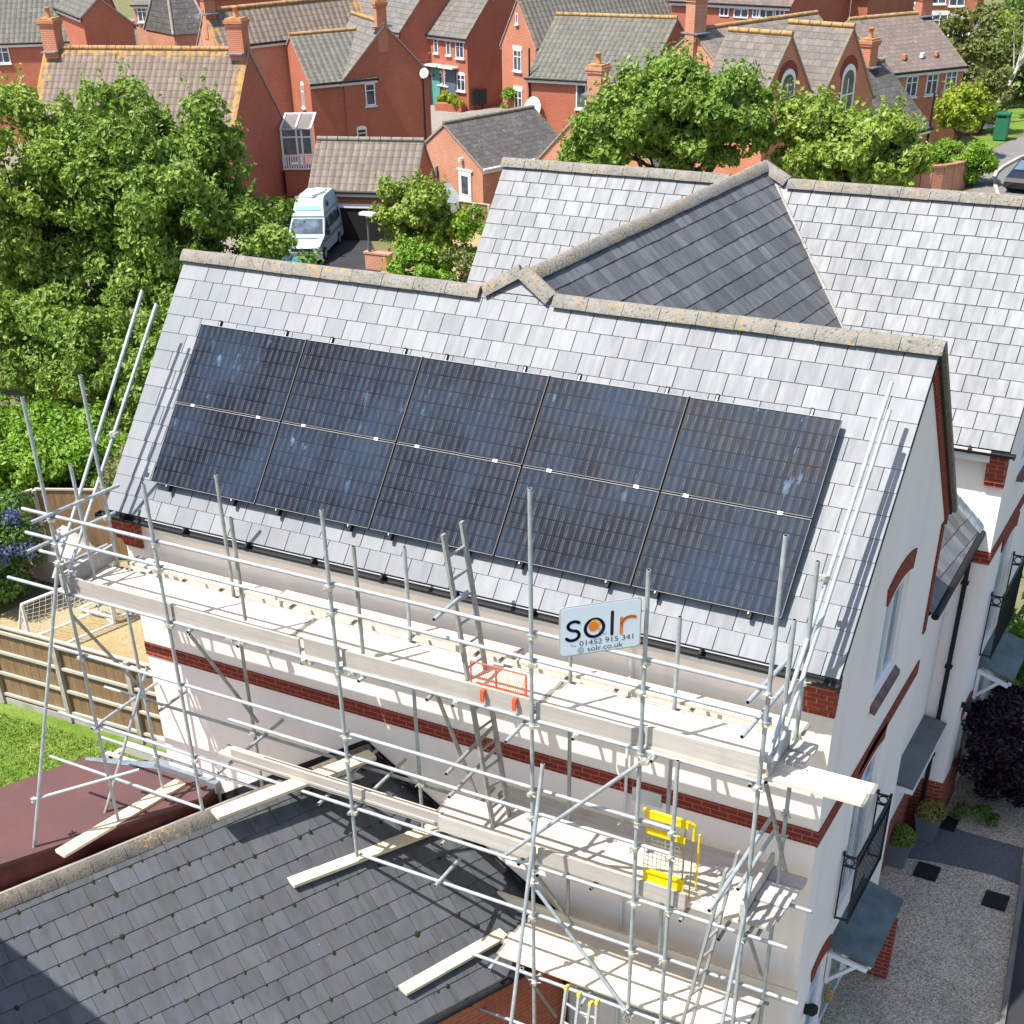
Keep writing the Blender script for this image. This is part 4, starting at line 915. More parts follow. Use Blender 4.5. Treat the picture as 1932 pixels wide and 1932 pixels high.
def sign_text(txt, a, b, h, mat, name, wscale=1.):
    cu = bpy.data.curves.new(name, 'FONT'); cu.body = txt; cu.size = 1; ob = bpy.data.objects.new(name, cu); COL.objects.link(ob)
    bpy.context.view_layer.update(); dg = bpy.context.evaluated_depsgraph_get(); me = bpy.data.meshes.new_from_object(ob.evaluated_get(dg)); bpy.data.objects.remove(ob)
    xs_ = [v.co.x for v in me.vertices]; wd_ = max(xs_) - min(xs_); x_0 = min(xs_); k = h * H_ / .70; kx = wscale * W_ / wd_
    o_ = bpy.data.objects.new(name, me); COL.objects.link(o_); o_.parent = face; off = origin(face)
    for v in me.vertices: v.co = sp(a, b, .0042) + ux * ((v.co.x - x_0) * kx) + UPV * (v.co.y * k) - off
    me.materials.clear(); me.materials.append(mat); return o_
sign_text('01452 915 341', .245, .815, .105, M['ink2'], 'phone_number', .66)
sign_text('solr.co.uk', .345, .945, .105, M['ink2'], 'web_address', .435)
stroke(arc(.178, .735, .040, 190, 275, 10, .062) + [(.205, .80)], .008, M['teal_ink'], 'phone_icon'); 
stroke(arc(.262, .905, .038, 0, 360, 24), .005, M['teal_ink'], 'globe_icon', closed=True); stroke(arc(.262, .905, .016, 0, 360, 20, .038 * asp), .004, M['teal_ink'], 'globe_meridian', closed=True); stroke([(.226, .905), (.298, .905)], .004, M['teal_ink'], 'globe_equator'); stroke([(.262, .845), (.262, .965)], .004, M['teal_ink'], 'globe_axis')
# ================================================================== foliage
def leaf(mb, c, d, s, rr, elong=1.5):
    n = (d + Vector((rr.gauss(0, .7), rr.gauss(0, .7), rr.gauss(0, .7) + .3))).normalized(); a = n.orthogonal().normalized()
    ang = rr.uniform(0, 6.28); t1 = a * math.cos(ang) + n.cross(a) * math.sin(ang); t2 = n.cross(t1)
    mb.add([c - t1 * s * elong * .5, c + t2 * s * .42 + n * s * .12, c + t1 * s * elong * .5, c - t2 * s * .42 + n * s * .12], [(0, 1, 2, 3)])
M['leaf_maple'] = m_leaf('maple_leaves', (.090, .170, .020), (.185, .285, .035), (.32, .41, .08))
M['leaf_dark'] = m_leaf('dark_leaves', (.040, .105, .014), (.085, .175, .022), (.16, .25, .05))
M['leaf_yellow'] = m_leaf('yellow_green_leaves', (.17, .26, .014), (.28, .36, .02), (.42, .44, .05))
M['leaf_light'] = m_leaf('light_green_leaves', (.15, .225, .025), (.24, .33, .045), (.37, .43, .11))
M['leaf_hedge'] = m_leaf('hedge_leaves', (.10, .21, .014), (.18, .32, .022), (.26, .38, .04))
M['leaf_purple'] = m_leaf('purple_leaves', (.010, .006, .012), (.026, .012, .024), (.055, .02, .03))
M['leaf_blue'] = m_leaf('blue_blossom', (.07, .09, .19), (.12, .15, .27), (.05, .10, .04))
M['leaf_olive'] = m_leaf('olive_leaves', (.10, .14, .025), (.17, .20, .05), (.28, .24, .11))
M['leaf_box'] = m_leaf('box_leaves', (.09, .14, .012), (.17, .21, .025), (.28, .27, .06)); M['leaf_box2'] = m_leaf('dry_box_leaves', (.16, .16, .02), (.25, .22, .05), (.34, .27, .12))
M['bark'] = m_plain('bark', (.11, .085, .06), .95, .1, var=.35, sc=8, bump=.8); M['birch_bark'] = m_plain('birch_bark', (.55, .52, .47), .8, .2, var=.3, sc=9)
def tree(name, base, cz, rx, ry, rz, label, cat='tree', mat='leaf_maple', nclump=120, per=220, ls=.11, cr=.55, seed=1, trunk=.18, group='trees around the houses', bark='bark', lobes=None, core=True, shape=1., trunkless=False, lean=(0, 0), hollow=.55, sprig=0):
    """tapered trunk and limbs, and a crown of leaf clumps around an uneven outline; cz = height of the crown's centre"""
    rr = random.Random(seed); base = Vector(base); C = base + Vector((lean[0], lean[1], cz))
    T = root(name, base, label, cat, group)
    lobes = lobes or [(0, 0, 0, 1.)]
    cl = []
    tries = 0
    while len(cl) < nclump and tries < nclump * 30:
        tries += 1
        lb = rr.choice(lobes); d = Vector((rr.gauss(0, 1), rr.gauss(0, 1), rr.gauss(0, 1) * .9 + .12)).normalized()
        k = (rr.uniform(hollow ** 3, 1) ** (1 / 3)) * rr.uniform(.86, 1.10)
        p = C + Vector((lb[0] * rx, lb[1] * ry, lb[2] * rz)) + Vector((d.x * rx, d.y * ry, d.z * rz)) * k * lb[3]
        if p.z < base.z + .12: continue
        cl.append((p, cr * rr.uniform(.55, 1.25)))
    mb = MB()
    for (p, r_) in cl:
        od = (p - C); od = od.normalized() if od.length > 1e-3 else Vector((0, 0, 1)); n = int(per * (r_ / cr) ** 2)
        for k in range(n):
            d = (Vector((rr.gauss(0, 1), rr.gauss(0, 1), rr.gauss(0, 1))).normalized() + od * .35 + Vector((0, 0, .25))).normalized()
            q = p + Vector((d.x, d.y, d.z * .72)) * r_ * (rr.uniform(.25, 1) ** .45)
            leaf(mb, q, d, ls * rr.uniform(.6, 1.35), rr)
        for s in range(sprig):
            d = (od + Vector((rr.gauss(0, .5), rr.gauss(0, .5), rr.gauss(0, .5) + .5))).normalized()
            for k in range(9): leaf(mb, p + d * r_ * (.8 + .09 * k) + Vector((rr.gauss(0, .05), rr.gauss(0, .05), rr.gauss(0, .05))), d, ls * rr.uniform(.6, 1.1), rr)
    mb.build('crown', M[mat], T)
    if not trunkless:
        tb = MB(); top = C + Vector((0, 0, -rz * .25)); prev = base; r0 = trunk; steps = 6
        for i in range(1, steps + 1):
            q = base.lerp(top, i / steps) + Vector((rr.gauss(0, .06), rr.gauss(0, .06), 0)); r1 = trunk * (1 - .6 * i / steps); tb.tube(prev, q, r0, 9, r2=r1, caps=False); prev, r0 = q, r1
        for (p, r_) in rr.sample(cl, min(len(cl), 46)):
            s = base.lerp(top, rr.uniform(.45, 1.)); m_ = s.lerp(p, .5) + Vector((0, 0, rr.uniform(.0, .25) * rz)); tb.tube(s, m_, trunk * .32, 5, r2=trunk * .2, caps=False); tb.tube(m_, p, trunk * .2, 5, r2=trunk * .06, caps=False)
        tb.build('trunk', M[bark], T)
    return T
# ================================================================== dark slated garage in front
GA = Vector((3.2, .03, -3.31)); gd = Vector((.415, .91, 0)).normalized(); gp = Vector((gd.y, -gd.x, 0)); gt = R(32.9 + 2.6)
GN = gp * math.sin(gt) + Vector((0, 0, math.cos(gt))); GV = (-gp * math.cos(gt) + Vector((0, 0, math.sin(gt))))
GH = 2.96 / math.cos(gt)                      # slope length
GR = root('garage', (2.0, -3.0, GZ), 'brick garage with mossy dark slate roof and planks, in front of the cream house', 'garage')
rA = GA; rB = GA - gd * 10.5; eB = rB - GV * GH
mb = MB(); wall_in = .14
def gpt(s, w, z): return Vector((GA.x, GA.y, 0)) + gd * s + gp * w + Vector((0, 0, z))
# brick body: cut obliquely by the house wall
ez = GA.z - 2.96 * math.tan(gt) - .10
Wn = 2.80
mb.add([gpt(-10.4, Wn, GZ), gpt(1.25, Wn, GZ), gpt(1.25, Wn, ez + .10), gpt(-10.4, Wn, ez + .10), gpt(-10.4, -Wn, GZ), gpt(-1.2, -Wn, GZ), gpt(-1.2, -Wn, ez + .1), gpt(-10.4, -Wn, ez + .1)],
       [(0, 1, 2, 3), (5, 4, 7, 6), (4, 0, 3, 7)])
mb.build('wall', M['brick_red'], GR)
mb = MB(); mb.beam(gpt(-10.4, Wn + .06, ez + .06), gpt(1.30, Wn + .06, ez + .06), .03, .16); mb.build('fascia', M['soffit'], GR)
mb = MB(); a = gpt(-10.4, 3.03, ez + .09); b = gpt(1.34, 3.03, ez + .09); mb.tube(a, b, .055, 10)
for k in range(9): c = a.lerp(b, (k + .5) / 9); mb.tube(c - gd * .02, c + gd * .02, .066, 10)
q = gpt(1.1, 2.9, 0); mb.tube((q.x, q.y, ez), (q.x, q.y, GZ), .035, 8); mb.build('gutter', M['black'], GR)
# slopes
Ug = GV.cross(GN)                               # along the eave, Ug x GV = GN
O = GA - GV * GH
def lg(p): d = Vector(p) - O; return (d.dot(Ug), d.dot(GV))
eW = Vector((6.455, .03, -5.41)); 
pl = [lg(rB - GV * GH), lg(eW), lg(GA), lg(rB)]
ar = sum(pl[i][0] * pl[(i + 1) % 4][1] - pl[(i + 1) % 4][0] * pl[i][1] for i in range(4)); pl = pl if ar > 0 else pl[::-1]
mb = MB()
def g3(p, h): return O + Ug * p[0] + GV * p[1] + GN * h
mb.add([g3(p, -.005) for p in pl] + [g3(p, -.08) for p in pl], [(0, 1, 2, 3), (7, 6, 5, 4), (0, 4, 5, 1), (1, 5, 6, 2), (2, 6, 7, 3), (3, 7, 4, 0)])
l0 = GA - gp * 2.96 * 1 + Vector((0, 0, -2.96 * math.tan(gt))); mb.add([rA, rB, l0 - gd * 10.5, l0 + gd * 1.3], [(0, 1, 2, 3)])
gr = mb.build('roof', M['mortar'], GR)
mb = MB(); slates(mb, O, Ug, GV, GN, pl, .325, .262, .013, .006, .003, .006); mb.build('slates', M['slate_garage'], gr)
# moss cushions on the slate tails
M['moss'] = m_plain('brown_moss', (.040, .030, .018), 1., .05, var=.5, sc=30, bump=.8)
mb = MB(); u0 = min(p[0] for p in pl); u1 = max(p[0] for p in pl); vmax = GH
for k in range(900):
    r_ = random.randint(1, int(vmax / .262)); v = r_ * .262 + random.uniform(-.012, .004); un = u0 + round(random.uniform(0, (u1 - u0)) / .1625) * .1625 + random.gauss(0, .012)
    if not clip_poly([(un, v), (un + .01, v), (un, v + .01)], pl): continue
    s_ = random.choice((.007, .009, .012, .016, .022, .032)) * random.uniform(.8, 1.2); c = g3((un, v), .008)
    n_ = 6; vs = [c + Ug * math.cos(i * 1.047) * s_ * random.uniform(.7, 1.2) + GV * math.sin(i * 1.047) * s_ * random.uniform(1.2, 1.9) for i in range(n_)] + [c + GN * s_ * .6]
    mb.add(vs, [(i, (i + 1) % n_, n_) for i in range(n_)])
mo = mb.build('moss', M['moss'], gr); setp(mo, kind='stuff')
mb = MB(); ridge_run(mb, rB + Vector((0, 0, .05)), GA + gd * -.02 + Vector((0, 0, .04)), .13, .09, .45); mb.build('ridge_tiles', M['ridge_dark'], gr)
# lead along the junction with the house wall
mb = MB(); mb.add([GA + Vector((0, -.01, .07)), eW + Vector((0, -.01, .06)), eW + Vector((0, -.01, -.0)), GA + Vector((0, -.01, .0)), GA + Vector((-.0, -.16, .03)) - gd * .0, eW + Vector((.0, -.16, .02))], [(0, 3, 2, 1), (3, 4, 5, 2)])
mb.add([GA + Vector((0, -.012, .16)), GA + Vector((0, -.012, 0)), GA + Vector((-2.9, -.012, -1.9)), GA + Vector((-2.9, -.012, -1.74))], [(0, 1, 2, 3)])
mb.build('flashing', M['black'], gr)

# planks lying under the standards
def gz(x, y):
    s = (x - GA.x) * gp.x + (y - GA.y) * gp.y; return GA.z - abs(s) * math.tan(gt)
P_ = 'planks under the scaffold feet'
a = onz(404, 1535, -3.12); b = onz(703, 1421, -3.12)
board(a, b, .225, 'pale plank lying along the lichened ridge of the dark garage roof', 'plank', .045, P_, 'plank')
a = hit(547, 1662, GN, GN.dot(GA) + .06); b = hit(826, 1556, GN, GN.dot(GA) + .06)
board(a, b, .225, 'pale plank under the second outer standard, halfway up the dark garage roof', 'plank', .045, P_, 'plank')
a = hit(757, 1866, GN, GN.dot(GA) + .06); b = hit(950, 1757, GN, GN.dot(GA) + .06)
board(a, b, .225, 'pale plank lowest on the dark garage roof, ending at the bottom deck', 'plank', .045, P_, 'plank')

# unseen block, added and shaped to shade the lower left of the garage roof
NB_ = root('brick_house', (-1, -8.5, GZ), 'unseen brick block added beyond the bottom left corner to shade the garage roof', 'house')  # not a real house, only the added shade block
p1 = Vector((-.64, -7.38, 1.61)); p2 = Vector((.67, -7.30, .79)); dd = p2 - p1
q1 = p1 - dd * 1.6; q2 = p2 + dd * .9
MB().prism([(q1.x, q1.y, GZ), (q2.x, q2.y, GZ), (q2.x, q2.y, q2.z), (q1.x, q1.y, q1.z)], (-1.5, -5, 0)).build('wall', M['brick_red'], NB_)  # body of the added shade block
MB().prism([q1 + Vector((0, .1, .02)), q2 + Vector((.1, .1, -.02)), q2 + Vector((.1, .1, .10)), q1 + Vector((0, .1, .12))], (-1.5, -5.2, 0)).build('roof', M['slate_dark'], NB_)  # top of the added shade block

# ================================================================== red-brown flat roofed annex
t = NT('red_brown_felt', .95, .08); g = t.n('NewGeometry').outputs['Position']; px_, py_, pz_ = t.xyz(g)
c = t.mix(t.ramp(t.noise(t.scale(g, .9), 1., 5, .6), .35, .7), (.105, .062, .062), (.14, .068, .064)); c = t.mix(t.ramp(t.noise(t.scale(g, (1.5, .5, 1)), 2., 4), .55, .80, 0, .35), c, (.25, .10, .085))
c = t.mix(t.ramp(t.noise(g, 40, 3), .3, .7, 0, .25), c, (.07, .04, .04)); t.color(c); M['felt'] = t.mat
RZf = -4.95
AX = root('annex', (-1.4, -1.2, GZ), 'flat roofed annex with a worn red-brown roof between the lawn and the dark garage', 'extension')
z2p = lambda x, y: onz(x * .36, 1236.5 + y * .36, RZf)
b_ = z2p(450, 548); c_ = z2p(880, 585); f_ = z2p(1135, 700); e_ = z2p(1060, 762); a_ = z2p(0, 712); g_ = z2p(0, 1112)
A2 = a_ + (a_ - b_) * 1.5; G2_ = g_ + (g_ - e_) * 1.5
poly = [A2, b_, c_, f_, e_, G2_]
if sum(poly[i].x * poly[(i + 1) % 6].y - poly[(i + 1) % 6].x * poly[i].y for i in range(6)) < 0: poly = poly[::-1]
mb = MB(); mb.add(poly, [tuple(range(6))]); n_ = 6; bl = [Vector((p.x, p.y, GZ)) for p in poly]
mb.add(poly + bl, [(i, n_ + i, n_ + (i + 1) % n_, (i + 1) % n_) for i in range(n_)]); mb.build('wall', m_plain('dark_red_cladding', (.085, .022, .020), .6, .3, var=.3, sc=4), AX)
mb = MB(); out = []
cen = sum(poly, Vector()) / 6
for p in poly: out.append(p + (p - cen).normalized() * .03)
mb.prism([p + Vector((0, 0, .0)) for p in out], (0, 0, .05)); roof_a = mb.build('roof', M['felt'], AX)
mb = MB(); mb.beam(e_ + Vector((0, 0, .055)), G2_ + Vector((0, 0, .055)), .07, .05); mb.beam(f_ + Vector((0, 0, .055)), e_ + Vector((0, 0, .055)), .06, .05); mb.build('roof_edge', M['felt'], roof_a)
mb = MB(); mb.box((-.35, .0, RZf + .09), (1.15, .10, .10)); mb.box((.24, -.02, RZf + .07), (.16, .14, .18)); 
q = [z2p(450, 548), z2p(890, 580), z2p(900, 622), z2p(450, 565)]; mb.add([p + Vector((0, 0, .06)) for p in q], [(3, 2, 1, 0)])
mb.build('lead_trim', M['lead'], roof_a)
a = onz(112, 1609, RZf + .10); b = onz(342, 1473, RZf + .10)
board(a, b, .225, 'pale plank lying across the red-brown flat roof under two scaffold standards', 'plank', .045, P_, 'plank')

# ================================================================== ground
def setting(name, pts, z, mat, pxl=True):
    P = [onz(x, y, z) for x, y in pts] if pxl else [Vector((x, y, z)) for x, y in pts]
    if sum(P[i].x * P[(i + 1) % len(P)].y - P[(i + 1) % len(P)].x * P[i].y for i in range(len(P))) < 0: P = P[::-1]
    o = MB().face(P).build(name, mat, orig=(0, 0, z)); return setp(o, kind='structure')
def m_ground(name, ca, cb, sc=3., fine=40., rough=.95, cc=None):
    t = NT(name, rough, .12); g = t.n('NewGeometry').outputs['Position']
    c = t.mix(t.ramp(t.noise(g, sc * .3, 6, .6), .35, .7), ca, cb); c = t.mix(t.ramp(t.noise(g, fine, 3, .6), .35, .65, 0, .7), c, cc or tuple(k * .5 for k in ca))
    t.color(c); t.bump(t.noise(g, fine, 3), .7, .02); return t.mat
M['earth'] = m_ground('dry_verge', (.16, .17, .07), (.24, .20, .12)); M['lawn'] = m_ground('lawn', (.11, .19, .025), (.20, .27, .05), 4, 30, cc=(.06, .11, .015))
M['straw'] = m_ground('straw_ground', (.36, .27, .14), (.46, .36, .20), 3, 22, cc=(.22, .17, .08)); M['tarmac'] = m_ground('tarmac', (.045, .045, .048), (.065, .065, .068), 2, 60)
M['paving'] = m_ground('pale_paving', (.28, .25, .22), (.36, .33, .30), 1.5, 14); M['tarmac_pale'] = m_ground('pale_asphalt', (.20, .19, .18), (.26, .25, .24), 1.5, 20)  # pale paving and a pale grey asphalt
t = NT('gravel', .95, .15); g = t.n('NewGeometry').outputs['Position']
vo = t.n('TexVoronoi', Scale=42.); t.put(vo.inputs['Vector'], g); vc = t.n('SeparateColor'); t.put(vc.inputs[0], vo.outputs['Color'])
c = t.mix(t.ramp(vc.outputs[0], 0, 1), (.32, .265, .195), (.66, .565, .43)); c = t.mix(t.ramp(vc.outputs[1], .75, 1, 0, .7), c, (.60, .55, .46)); c = t.mix(t.ramp(vo.outputs[0], .4, .75, 0, .6), c, (.09, .075, .06))
c = t.mix(t.ramp(t.noise(g, 1.6, 5, .65), .45, .75, 0, .5), c, (.11, .09, .075)); t.color(c); t.bump(vo.outputs[0], -.9, .02); M['gravel'] = t.mat
o = MB().face([(-260, -60, GZ - .02), (200, -60, GZ - .02), (200, 380, GZ - .02), (-260, 380, GZ - .02)]).build('ground', M['earth'], orig=(0, 0, GZ - .02)); setp(o, kind='structure')
setting('lawn', [(-16, -2.5), (-.7, -2.5), (-.7, 3.1), (-16, 2.6)], GZ - .012, M['lawn'], False)
setting('dry_ground', [(-11.3, 3.0), (-.6, 3.1), (-.4, 9.2), (-10.0, 8.9)], GZ - .008, M['straw'], False)
setting('front_garden', [(9.4, -8), (12.6, -8), (11.75, 2.2), (11.27, 6.3), (11.16, 9.2), (9.0, 9.2)], GZ - .010, M['gravel'], False)
setting('garden_bed', [(9.6, 9.2), (14, 9.2), (14, 20), (9.6, 20)], GZ - .012, M['lawn'], False)
z8 = lambda x, y: (1391 + x * .3599, 1236.5 + y * .3599)
setting('path', [z8(800, 835), z8(930, 865), z8(1100, 890), z8(1230, 935), z8(1503, 1010), z8(1478, 1205), z8(1340, 1150), z8(1050, 1085), z8(895, 1062), z8(780, 1030)], GZ - .004, m_ground('slate_paving', (.12, .122, .128), (.16, .162, .168), 2, 30))
setting('front_path', [(9.4, .4), (10.9, .6), (11.5, -2.5), (9.4, -2.5)], GZ - .004, m_ground('grey_flags', (.16, .17, .18), (.20, .21, .22), 2, 30), False)
kp = [Vector((11.16, 9.5, GZ)), Vector((11.27, 6.3, GZ)), Vector((11.75, 2.2, GZ)), Vector((12.3, -3, GZ))]
setting('road', [(kp[0].x + .06, 20), (kp[0].x + .06, kp[0].y), (kp[1].x + .06, kp[1].y), (kp[2].x + .06, kp[2].y), (kp[3].x + .06, kp[3].y), (30, -3), (30, 20)], GZ - .016, M['tarmac'], False)
mb = MB()
for a, b in zip(kp[:-1], kp[1:]): mb.beam(a + Vector((0, 0, .02)), b + Vector((0, 0, .02)), .07, .10)
setp(mb.build('kerb', m_plain('grey_edging', (.14, .14, .135), .9, .1, var=.2)), kind='structure')
# grass blades on the lawn, as one sheet of growth
def grass(name, poly, z, n, col, h=.07, label='short green lawn grass'):
    xs_ = [p[0] for p in poly]; ys_ = [p[1] for p in poly]; mb = MB(); k = 0
    while k < n:
        x = random.uniform(min(xs_), max(xs_)); y = random.uniform(min(ys_), max(ys_))
        if not clip_poly([(x, y), (x + .001, y), (x, y + .001)], poly): k += .2; continue
        a = random.uniform(0, 6.28); s = random.uniform(.008, .022); hh = h * random.uniform(.4, 1.3); dx, dy = math.cos(a) * s, math.sin(a) * s; lx, ly = random.gauss(0, .03), random.gauss(0, .03)
        mb.add([(x - dx, y - dy, z), (x + dx, y + dy, z), (x + lx, y + ly, z + hh)], [(0, 1, 2)]); k += 1
    o = mb.build(name, col); return setp(o, label, 'grass', kind='stuff')
M['grass'] = m_leaf('grass_blades', (.13, .22, .03), (.21, .31, .05), (.36, .35, .14))
grass('grass', [(-10.5, -2.4), (-1.4, -2.4), (-.75, 2.85), (-10.5, 2.3)], GZ - .01, 26000, M['grass'])

# ================================================================== fences left of the house
M['fence'] = m_wood('feather_edge_fence', (.22, .14, .075), (.33, .225, .125), (9, 9, 1.2)); M['rail'] = m_wood('fence_rail', (.42, .38, .31), (.56, .52, .44), (2, 20, 20))
M['post'] = m_plain('concrete_post', (.36, .34, .29), .95, .1, var=.2, sc=6)
def fence(a, b, label, npan, rails=True, h=1.75, side=1, posts=True, mat='fence'):
    a = Vector(a); b = Vector(b); X = (b - a).normalized(); Y = Vector((-X.y, X.x, 0)) * side; L = (b - a).length
    F = root('garden_fence', (a + b) / 2, label, 'fence', 'garden fences')
    for i in range(npan):
        p = a + X * (L * i / npan); q = a + X * (L * (i + 1) / npan)
        pb = MB(); n = max(6, int((q - p).length / .1))
        for k in range(n):
            c = p + (q - p) * (k + .5) / n; w = (q - p).length / n
            pb.box(c + Vector((0, 0, h / 2 + .08)) + Y * (.004 * (k % 2)), (w * .99, .016, h - .1 + random.uniform(-.006, .006)), 0, (X, Y, Vector((0, 0, 1))))
        pb.build('panel', M[mat], F)
    rl = MB()
    if rails:
        for z in (.22, .72, 1.22, h - .06): rl.beam(a - Y * .04 + Vector((0, 0, z)), b - Y * .04 + Vector((0, 0, z)), .05, .055)
    rl.beam(a + Vector((0, 0, h + .05)), b + Vector((0, 0, h + .05)), .075, .035); rl.build('rail', M['rail'], F)
    if rails: MB().beam(a - Y * .03 + Vector((0, 0, .06)), b - Y * .03 + Vector((0, 0, .06)), .05, .14).build('gravel_board', M['concrete'], F)
    if posts:
        for i in range(npan + 1):
            p = a + X * (L * i / npan); MB().box(p - Y * .05 + Vector((0, 0, (h + .05) / 2)), (.10, .10, h + .05), 0, (X, Y, Vector((0, 0, 1)))).build('post', M['post'], F)
fence((-9.6, 2.80, GZ), (-.72, 3.12, GZ), 'brown garden fence with pale rails and concrete posts between the lawn and the football goal', 5)
fence((-11.7, 8.2, GZ), (-7.4, 10.1, GZ), 'brown board fence at the back of the straw coloured garden', 2, False, side=-1)
fence((-13.0, 5.0, GZ), (-11.75, 8.15, GZ), 'side fence running down from the back fence beside the blue flowering shrub', 2, False)
fence((-5.0, 6.3, GZ), (-1.2, 6.8, GZ), 'lower brown fence just behind the left corner of the cream house', 2, False, 1.5)
# raised bed of weathered sleepers
SB = root('raised_bed', (-3.2, 2.2, GZ), 'stepped bed of whitish weathered sleepers in the lawn corner by the fence', 'raised bed')
for (x0, x1, y, z) in ((-4.1, -.72, 1.85, -6.72), (-4.0, -.72, 2.25, -6.70), (-3.5, -.72, 2.62, -6.66), (-3.0, -.72, 2.9, -6.2)):
    MB().box(((x0 + x1) / 2, y, z - .10), (x1 - x0, .10, .22)).build('sleeper', M['board_old'], SB)
MB().box((-3.95, 1.95, -6.98), (.1, .3, .5)).box((-1.2, 2.2, -7.0), (.1, .8, .4)).build('bracket', M['board_old'], SB)
# ------------------------------------------------------------------ football goal
M['goal'] = m_plain('white_goal_tube', (.74, .74, .72), .5, .3, var=.04)
gl = [onz(63, 1240, GZ), onz(215, 1168, GZ)]      # front feet
fl = onz(65.5, 1239, GZ); ftop = ony(48, 1100, fl.y)
hgt = 1.25
bl_ = onz(29, 1181, GZ) if False else onz(17, 1222, GZ)
fr_ = onz(122, 1204 + -30, GZ)
p0 = fl; p1 = onz(141, 1195, GZ)
p1 = fl + Vector((.55, 1.9, 0)); bk = Vector((-.75, .28, 0))
G = root('football_goal', (p0 + p1) / 2, 'white football goal with netting on the straw coloured ground behind the fence', 'goal')
up = Vector((0, 0, hgt)); fm = MB()
for a, b in ((p0, p0 + up), (p1, p1 + up), (p0 + up, p1 + up), (p0 + up, p0 + bk), (p1 + up, p1 + bk), (p0, p0 + bk), (p1, p1 + bk), (p0 + bk, p1 + bk), (p0, p1)): fm.tube(a, b, .035, 8)
fm.build('frame', M['goal'], G)
nm = MB()
def netgrid(A, B, C, D, nu, nv):
    for i in range(nu + 1):
        u_ = i / nu; prev = None
        for k in range(nv + 1):
            v_ = k / nv; p = A.lerp(B, u_).lerp(D.lerp(C, u_), v_) - Vector((0, 0, .14 * math.sin(math.pi * u_) * math.sin(math.pi * v_)))
            if prev is not None: nm.tube(prev, p, .006, 3, caps=False)
            prev = p
    for k in range(nv + 1):
        v_ = k / nv; prev = None
        for i in range(nu + 1):
            u_ = i / nu; p = A.lerp(B, u_).lerp(D.lerp(C, u_), v_) - Vector((0, 0, .14 * math.sin(math.pi * u_) * math.sin(math.pi * v_)))
            if prev is not None: nm.tube(prev, p, .006, 3, caps=False)
            prev = p
netgrid(p0 + up, p1 + up, p1 + bk, p0 + bk, 14, 11); netgrid(p0 + up, p0 + up + bk * .02, p0 + bk, p0, 5, 9); netgrid(p1 + up, p1 + up + bk * .02, p1 + bk, p1, 5, 9)
nm.build('net', m_plain('white_net_cord', (.70, .70, .66), .8, .1, var=.05), G)
# small rebound frame by the goal
p = onz(207, 1165, GZ); q = onz(150, 1150, GZ); F2 = root('ball_frame', p, 'low white tubular frame lying on the straw coloured ground beside the football goal', 'frame')
fm = MB(); r1 = onz(219, 1166, GZ + .1); r2 = onz(148, 1148, GZ + .1); r3 = r2 + Vector((.3, .9, 0)); r4 = r1 + Vector((.3, .9, 0)); z_ = Vector((0, 0, .5))
for a, b in ((r1, r2), (r2, r3), (r3, r4), (r4, r1), (r1, r1 + z_), (r4, r4 + z_), (r1 + z_, r4 + z_)): fm.tube(a, b, .03, 6)
fm.build('tube_frame', M['goal'], F2)
# pale sheet bundled near the back fence
c = onz(114, 1060, GZ + .3); mb = MB(); nu, nv = 12, 10
gr_ = [[c + Vector((-.75 + 1.5 * i / nu, -.5 + 1.0 * k / nv, .25 + .7 * math.exp(-((i - 8) ** 2 + (k - 6) ** 2) / 14) + random.uniform(-.05, .05))) for i in range(nu + 1)] for k in range(nv + 1)]
fl_ = [p for r_ in gr_ for p in r_]
mb.add(fl_, [(k * (nu + 1) + i, k * (nu + 1) + i + 1, (k + 1) * (nu + 1) + i + 1, (k + 1) * (nu + 1) + i) for k in range(nv) for i in range(nu)], 0, True)
# skirt
rim = [gr_[0][i] for i in range(nu + 1)] + [gr_[k][nu] for k in range(1, nv + 1)] + [gr_[nv][i] for i in range(nu - 1, -1, -1)] + [gr_[k][0] for k in range(nv - 1, 0, -1)]
mb.add(rim + [Vector((p.x, p.y, GZ)) for p in rim], [((i + 1) % len(rim), i, len(rim) + i, len(rim) + (i + 1) % len(rim)) for i in range(len(rim))])
setp(mb.build('tarpaulin', m_plain('pale_pink_sheet', (.62, .52, .46), .9, .1, var=.1, sc=2)), 'pale pinkish sheet draped over garden things seen behind the left scaffold end', 'sheet')

